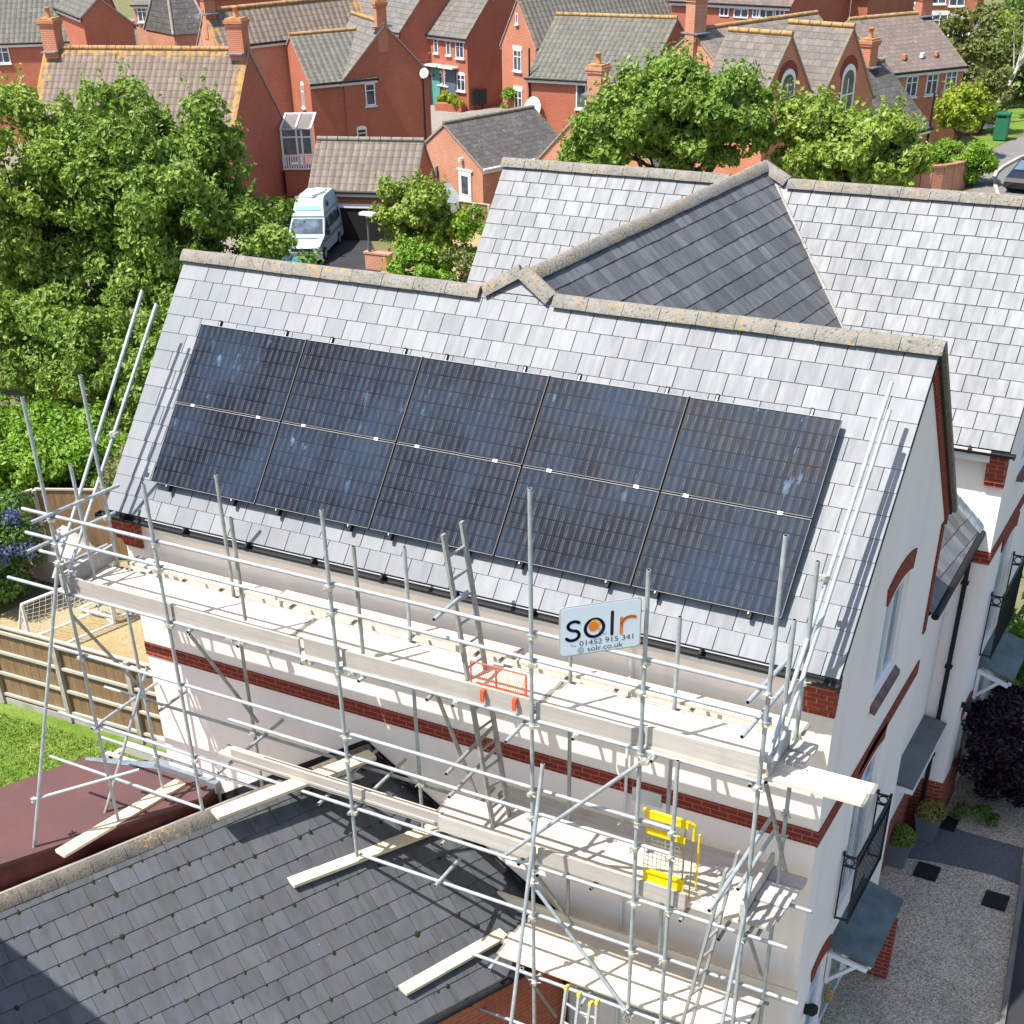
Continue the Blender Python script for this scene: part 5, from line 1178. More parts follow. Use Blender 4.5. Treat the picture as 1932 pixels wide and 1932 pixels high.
# ================================================================== planters and covers by the front doors
M['zinc'] = m_plain('blue_grey_zinc', (.17, .205, .225), .5, .5, .3, var=.12, sc=3); M['soil'] = m_plain('soil', (.03, .022, .016), 1, .05, var=.4, sc=20)
def planter(x, y, label, leafm, seed):
    P = root('planter', (x, y, GZ), label, 'planter', 'tapered zinc planters by the doors')
    a, b, h = .135, .205, .50; w = .02
    rings = [[(sx * s, sy * s, z) for sx, sy in ((-1, -1), (1, -1), (1, 1), (-1, 1))] for s, z in ((a, 0), (b * .98, h * .93), (b * 1.04, h), (b * .93, h), (b * .88, h - .08))]
    vs = [(x + p[0], y + p[1], GZ + p[2]) for r_ in rings for p in r_]
    fs = [(k * 4 + i, k * 4 + (i + 1) % 4, k * 4 + 4 + (i + 1) % 4, k * 4 + 4 + i) for k in range(4) for i in range(4)]
    MB().add(vs, fs).build('pot', M['zinc'], P); MB().face([(x + sx * b * .9, y + sy * b * .9, GZ + h - .06) for sx, sy in ((-1, -1), (1, -1), (1, 1), (-1, 1))]).build('soil', M['soil'], P)
    rr = random.Random(seed); mb = MB()
    for k in range(1500):
        d = Vector((rr.gauss(0, 1), rr.gauss(0, 1), abs(rr.gauss(0, 1)) * .9)).normalized(); r_ = rr.uniform(.5, 1) ** .5
        c = Vector((x, y, GZ + h - .02)) + Vector((d.x * .25, d.y * .25, d.z * .26)) * r_; leaf(mb, c, d, .030 * rr.uniform(.6, 1.3), rr)
    mb.build('plant', leafm, P)
# ================================================================== the estate behind
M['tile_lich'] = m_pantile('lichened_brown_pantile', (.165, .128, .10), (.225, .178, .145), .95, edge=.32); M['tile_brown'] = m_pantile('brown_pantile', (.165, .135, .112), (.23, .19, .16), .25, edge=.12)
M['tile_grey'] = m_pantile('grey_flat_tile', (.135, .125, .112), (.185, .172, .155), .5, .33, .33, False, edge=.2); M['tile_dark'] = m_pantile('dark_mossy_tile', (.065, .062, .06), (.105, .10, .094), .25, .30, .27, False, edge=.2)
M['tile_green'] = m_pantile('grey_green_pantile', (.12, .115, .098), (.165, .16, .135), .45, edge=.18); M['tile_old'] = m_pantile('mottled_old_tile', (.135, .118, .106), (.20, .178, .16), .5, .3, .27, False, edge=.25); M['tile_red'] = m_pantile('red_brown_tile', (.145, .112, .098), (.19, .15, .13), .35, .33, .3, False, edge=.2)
M['verge'] = m_plain('mortared_verge', (.30, .27, .235), .9, .1, var=.2, sc=6); M['pot'] = m_plain('clay_pot', (.50, .20, .08), .8, .2, var=.2, sc=6); M['lich_ridge'] = m_plain('orange_lichen_ridge', (.36, .22, .10), .95, .1, var=.35, sc=3.5)
G_H = 'brick houses of the estate behind'
def bg_house(label, B, e1, e2=None, A=None, ang=None, length=8., zr=0., wall='brick_red', roofm='tile_grey', name='brick_house', group=G_H, ov=.16, cat='house', bw=None, ew=None, ridge='ridge', gutter='black', worldB=None, ground=GZ):
    b = worldB or onz(*B, zr)
    if ang is None: a = onz(*A, zr); ax = (b - a).normalized()
    else: ax = Vector((math.cos(R(ang)), math.sin(R(ang)), 0))
    if A is not None and length == 8.: length = (b - onz(*A, zr)).length
    pr = Vector((ax.y, -ax.x, 0))
    def rel(e): p = hit(*e, ax, ax.dot(b)); return ((p - b).dot(pr), p.z)
    E1 = ew[0] if ew else rel(e1)
    E2 = ew[1] if ew else (rel(e2) if e2 else (-E1[0], E1[1]))
    if E1[0] > E2[0]: E1, E2 = E2, E1
    base = b - ax * length / 2; Hh = root(name, (base.x, base.y, ground), label, cat, group)
    P = lambda s, w, z: Vector((b.x, b.y, 0)) + ax * s + pr * w + Vector((0, 0, z))
    f1 = max(.3, 1 - ov / abs(E1[0])); f2 = max(.3, 1 - ov / abs(E2[0]))
    w1, z1 = E1[0] * f1, b.z + (E1[1] - b.z) * f1 - .1; w2, z2 = E2[0] * f2, b.z + (E2[1] - b.z) * f2 - .1
    sec = [(w1, ground), (w2, ground), (w2, z2), (0, b.z - .1), (w1, z1)]
    mb = MB(); mb.prism([P(-.06, w, z) for w, z in sec], -ax * (length - .12)); mb.build('wall', M[wall], Hh)
    rb = MB(); T = .09
    for (E, s) in ((E1, 1), (E2, -1)):
        q = [P(0, E[0], E[1]), P(0, 0, b.z), P(-length, 0, b.z), P(-length, E[0], E[1])]; uv = [(1, 0), (1, 1), (0, 1), (0, 0)]
        n = (q[1] - q[0]).cross(q[2] - q[0])
        if n.z < 0: q = q[::-1]; uv = uv[::-1]
        rb.add(q, [(0, 1, 2, 3)], 0, False, [uv]); lo = [p - Vector((0, 0, T)) for p in q]; rb.add(lo, [(3, 2, 1, 0)], 1)
        rb.add(q + lo, [(i, i + 4, (i + 1) % 4 + 4, (i + 1) % 4) for i in range(4)], 1)
    rf_ = rb.build('roof', [M[roofm], M['verge']], Hh)
    mb = MB(); n = max(2, int(length / .45)); pa, pb = P(-.0, 0, b.z + .02), P(-length, 0, b.z + .02)
    for i in range(n): mb.tube(pa.lerp(pb, i / n), pa.lerp(pb, (i + .93) / n), .10, 6)
    mb.build('ridge_tiles', M[ridge], rf_)
    for E in (E1, E2):
        sg = 1 if E[0] > 0 else -1
        MB().tube(P(0, E[0] + sg * .05, E[1] - .04), P(-length, E[0] + sg * .05, E[1] - .04), .055, 6).build('gutter', M[gutter], Hh)
        MB().beam(P(-.05, E[0] - sg * .02, E[1] - .15), P(-length + .05, E[0] - sg * .02, E[1] - .15), .03, .13).build('fascia', M['soffit'], Hh)
    return dict(root=Hh, b=b, ax=ax, pr=pr, P=P, w1=w1, w2=w2, z1=z1, z2=z2, L=length, roof=rf_, E1=E1, E2=E2)
def face_of(h, f):
    if f == 'G': n = h['ax']; p = h['P'](-.06, 0, 0); u = h['pr']
    elif f == '1': n = -h['pr']; p = h['P'](0, h['w1'], 0); u = h['ax']
    else: n = h['pr']; p = h['P'](0, h['w2'], 0); u = -h['ax']
    return n, p, u
def win(h, f, px, hpx, w, mull=1, arch=True, trans=True, name='window', sill=True, mat='white', glass='glass', header=None):
    n, p, u = face_of(h, f); w = w * .82; c = hit(*px, n, n.dot(p)); dep = (c - CAM).dot(_f); hh = hpx * dep / FOC / .95
    Zv = Vector((0, 0, 1)); c = c + n * .02; fr = .06; mb = MB(); ax = (u, n, Zv)
    for s in (-1, 1): mb.box(c + u * s * (w / 2 - fr / 2), (fr, .05, hh), 0, ax)
    for s in (-1, 1): mb.box(c + Zv * s * (hh / 2 - fr / 2), (w - 2 * fr, .048, fr), 0, ax)
    for k in range(mull): mb.box(c + u * (w * ((k + 1) / (mull + 1) - .5)), (fr, .046, hh - 2 * fr), 0, ax)
    if trans: mb.box(c + Zv * hh * .18, (w - 2 * fr, .044, fr * .7), 0, ax)
    if arch:
        pts = [c + u * (w / 2 * math.cos(R(t_))) + Zv * (hh / 2 + .12 * math.sin(R(t_))) - n * .02 for t_ in range(0, 181, 20)]; mb.prism(pts, n * .045)
    wd = mb.build(name, M[mat], h['root']); MB().box(c - n * .01, (w - 2 * fr, .02, hh - 2 * fr), 0, ax).build('pane', M[glass], wd)
    if sill: MB().box(c - Zv * (hh / 2 + .04) + n * .03, (w + .12, .12, .06), 0, ax).build('sill', M['white'], wd)
    if header: MB().box(c + Zv * (hh / 2 + .1) + n * .0, (w + .12, .05, .2), 0, ax).build('lintel', M[header], wd)
    return c
def chimney(h, s, w=0., z0=None, size=(.62, .62), hgt=1.1, pots=1, mat='brick', px=None):
    p = h['P'](-s, w, h['b'].z); X, Y, Zv = h['ax'], h['pr'], Vector((0, 0, 1)); mb = MB(); ax = (X, Y, Zv)
    mb.box(p + Zv * (hgt / 2 - .6), (size[0], size[1], hgt + 1.2), 0, ax); mb.box(p + Zv * (hgt - .18), (size[0] + .1, size[1] + .1, .09), 0, ax); mb.box(p + Zv * (hgt - .07), (size[0] + .16, size[1] + .16, .12), 0, ax)
    ch = mb.build('chimney', M[mat], h['roof']); MB().box(p + Zv * (hgt + .03), (size[0] + .05, size[1] + .05, .08), 0, ax).build('capping', M['lich_ridge'], ch)
    for k in range(pots):
        q = p + X * ((k - (pots - 1) / 2) * .32) + Zv * (hgt + .05); MB().lathe(q, [(.11, 0), (.12, .05), (.10, .08), (.105, .36), (.125, .37), (.125, .42), (.08, .42), (.08, .2)], 10).build('chimney_pot', M['pot'], ch)
    MB().box(p + Zv * -.12, (size[0] + .06, size[1] + .5, .05), 0, (X, Y, Zv)).build('flashing', M['lead'], ch)
def house_from_eave(label, FL, FR, ze, depth, rise, **k):
    a = onz(*FL, ze); b = onz(*FR, ze); ax = (b - a).normalized(); back = Vector((-ax.y, ax.x, 0))
    if back.dot(CAM - b) > 0: back = -back
    top = b + back * depth / 2 + Vector((0, 0, rise)); pr = Vector((ax.y, -ax.x, 0)); w = (b - top).dot(pr)
    return bg_house(label, None, None, ang=math.degrees(math.atan2(ax.y, ax.x)), length=(b - a).length, worldB=top, ew=[(w, ze), (-w, ze)], **k)
def dish(h, f, px, r=.3, side=1):
    n, p, u = face_of(h, f); c = hit(*px, n, n.dot(p)) + n * .25; d = (n * .6 + Vector((-.3, -.8, .4))).normalized(); a = d.orthogonal().normalized(); b2 = d.cross(a)
    mb = MB(); mb.lathe(c, [(0, -.06), (r * .5, -.045), (r, 0), (r * .98, .01), (r * .5, -.035), (0, -.05)], 16, 0, 1, (a, b2, d)); mb.tube(c - d * .05, c - n * .25, .02, 6); mb.tube(c - Vector((0, 0, r)), c + d * r * .9, .012, 5); mb.box(c + d * r * .9, (.06, .06, .08))
    mb.build('satellite_dish', M['goal'], h['root'])

# --- the long lichened house behind the left tree
h = bg_house('red brick house with orange lichened roof and two chimneys, behind the big left tree', (470, 93), (437, 270), (549, 250), A=(84, 90), zr=-.4, roofm='tile_lich', ridge='lich_ridge'); chimney(h, .45, .0, size=(.7, .6)); chimney(h, h['L'] - .5, 0, size=(.7, .6)); h1 = h
def aerial(h, s, w=0.):
    p = h['P'](-s, w, h['b'].z); Zv = Vector((0, 0, 1)); mb = MB(); mb.tube(p, p + Zv * 1.3, .018, 5); X = Vector((-.5, .86, .1)).normalized(); Y = X.cross(Zv).normalized(); q = p + Zv * 1.22; mb.tube(q - X * .45, q + X * .45, .012, 4)
    for k in range(7): c = q + X * (-.42 + .14 * k); mb.tube(c - Y * (.12 + .012 * k), c + Y * (.12 + .012 * k), .007, 4)
    mb.build('tv_aerial', M['tube_old'], h['root'])
aerial(h1, 2.2)
# --- two garages by the camper
h = bg_house('low brick garage with a brown pantile roof right behind the white camper van', (800.2, 265), (783, 364), (823, 332), A=(597.5, 262), zr=-3.55, roofm='tile_brown', name='garage', cat='garage', group='brick garages behind'); g1 = h
f = '1' if h['P'](0, h['w1'], 0).y < h['P'](0, h['w2'], 0).y else '2'; n, p, u = face_of(h, f)
c0 = hit(600, 390, n, n.dot(p)); c1 = hit(758, 390, n, n.dot(p)); zt = c0.z; ct = (c0 + c1) / 2; W_g = (c1 - c0).length
MB().box(Vector((ct.x, ct.y, zt + .08)) + n * .03, (W_g, .08, .16), 0, (u, n, Vector((0, 0, 1)))).build('door_head', M['white'], h['root']); MB().box(Vector((ct.x, ct.y, (zt + GZ) / 2)) + n * .005, (W_g, .02, zt - GZ), 0, (u, n, Vector((0, 0, 1)))).build('garage_opening_shade', m_plain('dark_opening_shade', (.02, .018, .018), .7, .2), h['root'])  # near-black sheet stands for the unlit inside of the open garage
h = bg_house('small pale brick garage with dark tile roof and white gable door', (836, 233), (800, 267), (911, 319), A=(968, 211), zr=-3.65, ang=-112, length=5.2, wall='brick_pale', roofm='tile_dark', name='garage', cat='garage', group='brick garages behind', ov=.1, gutter='white'); g2 = h
n, p, u = face_of(h, 'G'); c = hit(880.6, 401, n, n.dot(p)); hh = hit(880.6, 323, n, n.dot(p)).z - c.z; cz = c.z + hh / 2; w = .86; cc = Vector((c.x, c.y, cz)) + n * .03; ax_ = (u, n, Vector((0, 0, 1)))
dr = MB().box(cc, (w, .06, hh), 0, ax_).box(cc + Vector((0, 0, hh / 2 + .04)), (w + .2, .09, .07), 0, ax_).build('side_door', M['white'], h['root']); MB().box(cc + n * .03 + Vector((0, 0, hh * .17)), (w * .52, .02, hh * .42), 0, ax_).build('pane', M['glass'], dr)
MB().box(cc + n * .035 - Vector((0, 0, hh * .06)), (w * .9, .015, .03), 0, ax_).build('door_rail', M['white'], dr)
q = hit(873, 300, n, n.dot(p)); MB().box(q + n * .1, (.16, .2, .12), 0, ax_).tube(q + n * .05 - Vector((0, 0, .05)), q + n * .1 - Vector((0, 0, .5)) + u * .05, .012, 5).build('security_light', M['goal'], h['root'])
# --- the dark red house with the lit wing
h = bg_house('red brick house with a broad dark gable and ridge chimney, behind the two garages', (726, 45), (643.5, 155), (816, 141), A=(545, 18), zr=-.8, ang=-40, length=11, roofm='tile_grey', ridge='lich_ridge'); h2 = h; chimney(h, .3, .12, size=(.5, .5), hgt=.95)
win(h, 'G', (698.5, 178), 36, .62, 0); win(h, 'G', (683, 256), 24, .62, 0); dish(h, 'G', (797, 137), .24)
n, p, u = face_of(h, 'G'); q = hit(797, 145, n, n.dot(p)); MB().tube(q + n * .05, Vector((q.x, q.y, GZ)) + n * .05, .04, 6).build('drainpipe', M['black'], h['root'])
pt_ = hit(584, 159, h['ax'], h['ax'].dot(h['b'])); WB_ = pt_ - h['ax'] * 3.3 + Vector((0, 0, 1.8))
h = bg_house('orange lit gabled wing with two small windows, joined to the dark gabled house', (545, 66.5), (523, 144), (584, 159), ang=-130, length=3.5, worldB=WB_, ew=[(-3.3, pt_.z), (3.3, pt_.z)], wall='brick_red', roofm='tile_green', ridge='lich_ridge'); h2w = h
win(h, 'G', (544, 176), 38, .62, 1); win(h, 'G', (572.5, 181), 38, .62, 1)
# white lean-to with slatted balustrade
bp = onz(565, 316, -5.35); n_, p_, u_ = face_of(h, 'G'); CN = root('conservatory', (bp.x, bp.y, GZ), 'white framed lean-to with glazed roof and slatted balustrade beside the lichened house', 'conservatory')
Zv = Vector((0, 0, 1)); bX = Vector((.92, .39, 0)).normalized(); bY = Vector((-bX.y, bX.x, 0)); o_ = Vector((bp.x, bp.y, -5.35)); w_ = 1.35; Zv = Vector((0, 0, .66)); o_ = o_ + Vector((0, 0, .0)); mb = MB(); ax_ = (bX, bY, Vector((0, 0, .66)))
for k in (-1, 0, .35, 1): mb.box(o_ + bX * k * w_ / 2 + Zv * 1.25, (.08, .08, 2.3), 0, ax_)
for z_ in (.75, 1.9, 2.38): mb.box(o_ + Zv * z_, (w_ + .1, .09, .09), 0, ax_)
for k in (-1, 0, 1): mb.beam(o_ + bX * k * w_ / 2 + Zv * 2.4 - bY * .1, o_ + bX * k * w_ / 2 + Zv * 3.05 + bY * 1.2, .07, .08)
mb.box(o_ + bY * 1.2 + Zv * 3.05, (w_ + .1, .08, .1), 0, ax_); mb.build('frame', M['white'], CN)
MB().box(o_ + Zv * 1.6, (w_, .02, 1.5), 0, ax_).build('glazing', M['glass'], CN); MB().add([o_ - bX * w_ / 2 + Zv * 2.38 - bY * .1, o_ + bX * w_ / 2 + Zv * 2.38 - bY * .1, o_ + bX * w_ / 2 + Zv * 3.03 + bY * 1.2, o_ - bX * w_ / 2 + Zv * 3.03 + bY * 1.2], [(0, 1, 2, 3)]).build('glass_roof', m_plain('tinted_roof_glass', (.20, .16, .14), .3, .6), CN)
mb = MB()
for k in range(13): mb.box(o_ - bY * .12 + bX * (k / 12 - .5) * w_ + Zv * .35, (.06, .02, .75), 0, ax_)
mb.box(o_ - bY * .1 + Zv * -.06, (w_ + .1, .12, .06), 0, ax_); mb.build('balustrade', M['goal'], CN); MB().box(o_ + bY * .5 + Zv * -.95, (w_, 1.1, 1.7), 0, ax_).build('base', M['brick_red'], CN)
# --- terrace with lit front, houses further back in the middle
h = house_from_eave('brick terrace with paired front doors and a large dark end wall, in the upper middle', (786, 63), (878, 74), -3.36, 8.5, 4.4, wall='brick_red', roofm='tile_grey'); h3 = h
F = '1' if h['P'](0, h['w1'], 0).y < h['P'](0, h['w2'], 0).y else '2'
for px, hp, m_ in (((802, 82), 25, 1), ((823, 86), 24, 0), ((846.5, 90), 24, 0), ((868, 94), 27, 1), ((870.5, 156), 27, 1), ((831.5, 148), 20, 0), ((842.5, 150), 20, 0)): win(h, F, px, hp, .95 if m_ else .5, m_)
for px, col in (((822.5, 158), (.10, .34, .30)), ((852.5, 163), (.10, .14, .20))):
    n, p, u = face_of(h, F); c = hit(*px, n, n.dot(p)); ax_ = (u, n, Vector((0, 0, 1))); c = Vector((c.x, c.y, GZ + 1.05)) + n * .04; d_ = MB().box(c, (.92, .06, 2.05), 0, ax_).build('front_door', m_plain('painted_door', col, .5), h['root']); MB().box(c + Vector((0, 0, 1.2)) + n * .2, (1.4, .5, .10), 0, ax_).build('porch_slab', M['white'], d_)
n, p, u = face_of(h, 'G')
for x_ in (895, 909):
    c = hit(x_, 183, n, n.dot(p)); MB().box(c + n * .06, (.55, .14, .8), 0, (u, n, Vector((0, 0, 1)))).tube(c + n * .05, Vector((c.x, c.y, GZ)) + n * .05, .03, 5).build('meter_box', m_plain('dark_meter_box', (.03, .035, .04), .6), h['root'])
h = house_from_eave('red brick house half hidden behind the dark gabled house, roof running out of the top', (640, 40), (752, 62), -3.1, 8.0, 4.2, roofm='tile_grey')
h = bg_house('tall orange gabled house with windows one above the other, left of the wide grey roof', (975, -4), (942, 85), (1012, 92), ang=-118, length=10, zr=-.9, wall='brick', roofm='tile_green'); h4 = h
win(h, 'G', (977, 114), 34, .95, 1, False, header='soffit'); win(h, 'G', (978.5, 193), 40, .95, 1, False, header='soffit'); win(h, 'G', (976, 35), 17, .3, 0, False, False)
h = bg_house('house with wide pale grey tiled roof and big white satellite dish, background centre', (1050, 27), (990, 146), None, A=(1279, 34), zr=-1.15, roofm='tile_green', ridge='lich_ridge'); h5 = h
F = '1' if h['P'](0, h['w1'], 0).y < h['P'](0, h['w2'], 0).y else '2'
aerial(h, 2.8, .9); win(h, F, (1097, 182), 40, .7, 0, False, False); dish(h, F, (1009, 203), .55); 
n, p, u = face_of(h, F); q = hit(1000, 150, n, n.dot(p)); MB().tube(Vector((q.x, q.y, -2.3)) + n * .06, Vector((q.x, q.y, GZ)) + n * .06, .045, 6).build('drainpipe', M['black'], h['root'])
h = bg_house('buff brick gable with a corner chimney standing in front of the satellite dish wall', (1126, 174), (1012, 300), None, A=(1262, 160), zr=-1.9, ang=-95, length=3.4, wall='brick_pale', roofm='tile_dark', ridge='lich_ridge'); chimney(h, .25, .1, size=(.62, .62), hgt=.9, mat='brick_pale'); h6 = h
h = bg_house('orange brick gable with a tall chimney rising above the maple, right of centre', (1306, 57), (1232, 124), (1356, 124), A=(1542, 24), zr=-1.0, wall='brick_pale', roofm='tile_old', ridge='lich_ridge'); chimney(h, .2, 0, size=(.72, .6), hgt=1.35, mat='brick_pale'); h7 = h
# --- twin gables with arched windows
def arched(h, px, w, hh):
    n, p, u = face_of(h, 'G'); c = hit(*px, n, n.dot(p)) + n * .03; Zv = Vector((0, 0, 1)); mb = MB()
    ring = [(w / 2, -hh / 2)] + [(w / 2 * math.cos(R(t_)), hh / 2 - w / 2 + w / 2 * math.sin(R(t_))) for t_ in range(0, 181, 20)] + [(-w / 2, -hh / 2)]
    k = .84; P_ = [c + u * a + Zv * b for a, b in ring]; Q_ = [c + u * a * k + Zv * (b * k) for a, b in ring]
    for i in range(len(ring)): j = (i + 1) % len(ring); mb.add([P_[i], P_[j], Q_[j], Q_[i], P_[i] + n * .03, P_[j] + n * .03, Q_[j] + n * .03, Q_[i] + n * .03], [(4, 5, 6, 7), (0, 1, 5, 4), (3, 2, 6, 7)])
    mb.box(c - Zv * .2, (.05, .03, hh * .75), 0, (u, n, Zv)); mb.box(c + Zv * .15, (w * .85, .03, .05), 0, (u, n, Zv)); wd = mb.build('arched_window', M['white'], h['root']); MB().face([q + n * .005 for q in Q_]).build('pane', M['glass'], wd)
    ab = MB()
    for i in range(1, len(ring) - 2): a, b = ring[i], ring[i + 1]; ab.face([c + u * a[0] * 1.03 + Zv * ((a[1] - .3) * 1.03 + .3) - n * .02, c + u * b[0] * 1.03 + Zv * ((b[1] - .3) * 1.03 + .3) - n * .02, c + u * b[0] * 1.4 + Zv * ((b[1] - .3) * 1.35 + .3) - n * .02, c + u * a[0] * 1.4 + Zv * ((a[1] - .3) * 1.35 + .3) - n * .02])
    ab.build('brick_arch', M['band'], wd)
h = bg_house('left of the two steep brick gables with arched windows, partly behind the maple', (1495.7, 65), (1447, 172), (1533, 172), ang=-16, length=3.0, zr=0, wall='brick', roofm='tile_old', ridge='lich_ridge', ov=.06); arched(h, (1482, 192), .95, 2.3); h8a = h
h = bg_house('right of the two steep brick gables with arched windows, beside the low dark roof', (1612.7, 50), (1553, 182), (1650, 182), ang=-16, length=3.1, zr=-.1, wall='brick', roofm='tile_old', ridge='lich_ridge', ov=.06); arched(h, (1595.5, 186), .95, 2.5); h8b = h
fl_, fr_ = onz(1655, 267, -4.55), onz(1759, 240, -4.55); ax_ = (fr_ - fl_).normalized(); wb_ = hit(1668, 113, ax_, ax_.dot(fr_)); pr_ = Vector((ax_.y, -ax_.x, 0)); w_ = (fr_ - wb_).dot(pr_)
h = bg_house('low dark tiled house end with a white window, above the curved brick wall', None, None, ang=math.degrees(math.atan2(ax_.y, ax_.x)), length=(fr_ - fl_).length, worldB=wb_, ew=[(w_, -4.55), (-w_, -4.55)], wall='brick', roofm='tile_dark', ov=.1); h8c = h
F = '1' if h['P'](0, h['w1'], 0).y < h['P'](0, h['w2'], 0).y else '2'
win(h, F, (1719, 280), 42, .95, 1, False, False, glass='glass'); chimney(h, 1.2, 0, size=(.55, .55), hgt=.9); aerial(h, 2.4)
n, p, u = face_of(h, 'G'); q = h['P'](-.12, h['w1'] if F == '1' else h['w2'], 0) + face_of(h, F)[0] * .05; MB().tube((q.x, q.y, -3.2), (q.x, q.y, GZ), .05, 6).build('drainpipe', M['black'], h['root'])
h = bg_house('house with a plain brown tiled roof, roof vents and three arched windows, at the right', (1751, 23.4), (1826, 124), None, A=(1600, 37), zr=-1.6, wall='brick', roofm='tile_red', ridge='lich_ridge', length=8.0); h9 = h; aerial(h, 4.5); chimney(h, .3, 0, size=(.6, .6), hgt=.8, mat='brick')
F = '1' if h['P'](0, h['w1'], 0).y < h['P'](0, h['w2'], 0).y else '2'
for px in ((1719, 163), (1757.5, 159), (1793, 153)): win(h, F, px, 34, .8, 1)
for s in (.8, 1.6, 2.6): q = h['P'](-s - .5, (h['E1'][0] if F == '1' else h['E2'][0]) * .78, h['b'].z + ((h['E1'][1]) - h['b'].z) * .78); MB().box(q + Vector((0, 0, .1)), (.16, .3, .2)).build('roof_vent', M['pot'] if s != 1.6 else M['goal'], h['roof'])
h = house_from_eave('red brick terrace with a row of white windows along the top edge, right of centre', (1262, 1), (1492, 12), -1.3, 7, 3, roofm='tile_red'); F = '1' if h['P'](0, h['w1'], 0).y < h['P'](0, h['w2'], 0).y else '2'
for px, w_ in (((1367, 19), .7), ((1399, 22), 1.1), ((1428, 22), .6), ((1446, 23), 1.1), ((1472, 23), .7)): win(h, F, px, 20, w_, 1, False, True, sill=False)
h = house_from_eave('red brick house at the top edge behind the two chimneys, far right of centre', (1500, -14), (1640, -10), -1.3, 7, 3, roofm='tile_red')
for (lb, FL, FR, ze) in (('row of grey roofed houses beyond the top edge, above the dark gabled house', (560, -28), (700, -20), -1.5), ('red brick house beyond the top edge, between the terrace and the twin gables', (1185, -12), (1262, -16), -1.6), ('red brick house with grey roof beyond the top edge, left of the terrace', (390, -8), (545, -14), -1.4)): house_from_eave(lb, FL, FR, ze, 7, 3, roofm='tile_grey')
# --- tall block at the top right
ZB = 3.2; cb = onz(1826, 118, GZ); dl = Vector((math.cos(R(196)), math.sin(R(196)), 0)); dr_ = Vector((math.cos(R(100)), math.sin(R(100)), 0))
BL = root('apartment_block', (cb.x - 6, cb.y + 5, GZ), 'tall red brick block with a white rendered base in the top right corner', 'building')
def blk(z0, z1, off=0.): return MB().prism([cb + dr_ * 0 - (dl + dr_) * off + Vector((0, 0, z0 - GZ)), cb + dl * 22 - dr_ * off + Vector((0, 0, z0 - GZ)), cb + dl * 22 + dr_ * 14 + Vector((0, 0, z0 - GZ)), cb + dr_ * 14 - dl * off + Vector((0, 0, z0 - GZ))], (0, 0, z1 - z0))
blk(GZ + 1.9, ZB).build('wall', M['brick_red'], BL); blk(GZ, GZ + 1.9, .04).build('base_wall', M['goal'], BL)
hb = dict(root=BL, ax=Vector((dl.y, -dl.x, 0)) if Vector((dl.y, -dl.x, 0)).dot(CAM - cb) > 0 else Vector((-dl.y, dl.x, 0)), pr=-dl, P=lambda s, w, z: cb + Vector((0, 0, z)))
for px in ((1807, 49), (1772, 44), (1807, -6), (1772, -10), (1690, 28), (1730, 33), (1735, -12), (1620, 5), (1650, 8)):
    n, p, u = face_of(hb, 'G'); win(hb, 'G', px, 29, 1.2, 1, False, True, header='soffit')
# --- upper left corner
h = house_from_eave('house with a wide grey lichened roof and chimney filling the top left corner', (-140, 86), (156, 77), -2.1, 7.5, 4.2, roofm='tile_green', wall='brick_red', ridge='lich_ridge'); F = '1' if h['P'](0, h['w1'], 0).y < h['P'](0, h['w2'], 0).y else '2'; win(h, F, (5, 104), 26, 1.0, 1)
h = bg_house('red brick gable without windows next to the top left corner roof', (186, -6), (150, 34), (258, 47), ang=-35, length=7, zr=.3, roofm='tile_green')
h = house_from_eave('pale orange lit house front with white windows at the top left', (246, 9), (335, 9), -1.9, 6, 2.6, wall='brick_pale', roofm='tile_grey'); F = '1' if h['P'](0, h['w1'], 0).y < h['P'](0, h['w2'], 0).y else '2'
for px in ((269, 27), (301, 24)): win(h, F, px, 24, .9, 1, False)
h = house_from_eave('low tiled outbuilding between the top left corner roof and the hipped roof', (162, 86), (278, 87), -4.6, 4.5, 1.2, roofm='tile_green', name='outbuilding', cat='outbuilding', ov=.08)
def hip(label, m, l, r, ze, rise, wall, roofm):
    m, l, r = onz(*m, ze), onz(*l, ze), onz(*r, ze); q = l + r - m; c = (m + q) / 2; Hh = root('brick_house', (c.x, c.y, GZ), label, 'house', G_H); t_ = c + Vector((0, 0, rise)); poly = [m, r, q, l]
    mb = MB(); ins = [p.lerp(c, .06) for p in poly]; mb.add(ins + [Vector((p.x, p.y, GZ)) for p in ins], [(i, 4 + i, 4 + (i + 1) % 4, (i + 1) % 4) for i in range(4)]); mb.build('wall', M[wall], Hh)
    mb = MB(); a, b = t_ + (r - m) * .12, t_ - (r - m) * .12
    for tri in ([m, r, a, b], [r, q, a], [q, l, b, a], [l, m, b]):
        n = (tri[1] - tri[0]).cross(tri[2] - tri[0]); mb.face(tri if n.z > 0 else tri[::-1], 0, [(.5, .3)] * len(tri))
    rf_ = mb.build('roof', M[roofm], Hh); hm = MB(); 
    for p, q_ in ((m, b), (r, a), (l, b), (a, b)): hm.tube(p, q_, .09, 6)
    hm.build('hip_tiles', M['verge'], rf_); return dict(root=Hh, m=m, l=l, r=r)
hh_ = hip('house with a dark hipped roof in the upper left, pale hip tiles towards the viewer', (327, 66), (272, 55), (400, 62), -2.1, 3.6, 'brick_pale', 'tile_dark')
h = bg_house('house with orange lichen over a brown roof and a narrow lit gable, upper left', (382, 21), (369, 90), (407, 90), ang=-120, length=8.5, zr=-.1, wall='brick_pale', roofm='tile_lich', ridge='lich_ridge'); chimney(h, .3, 0, size=(.55, .55), hgt=.7)
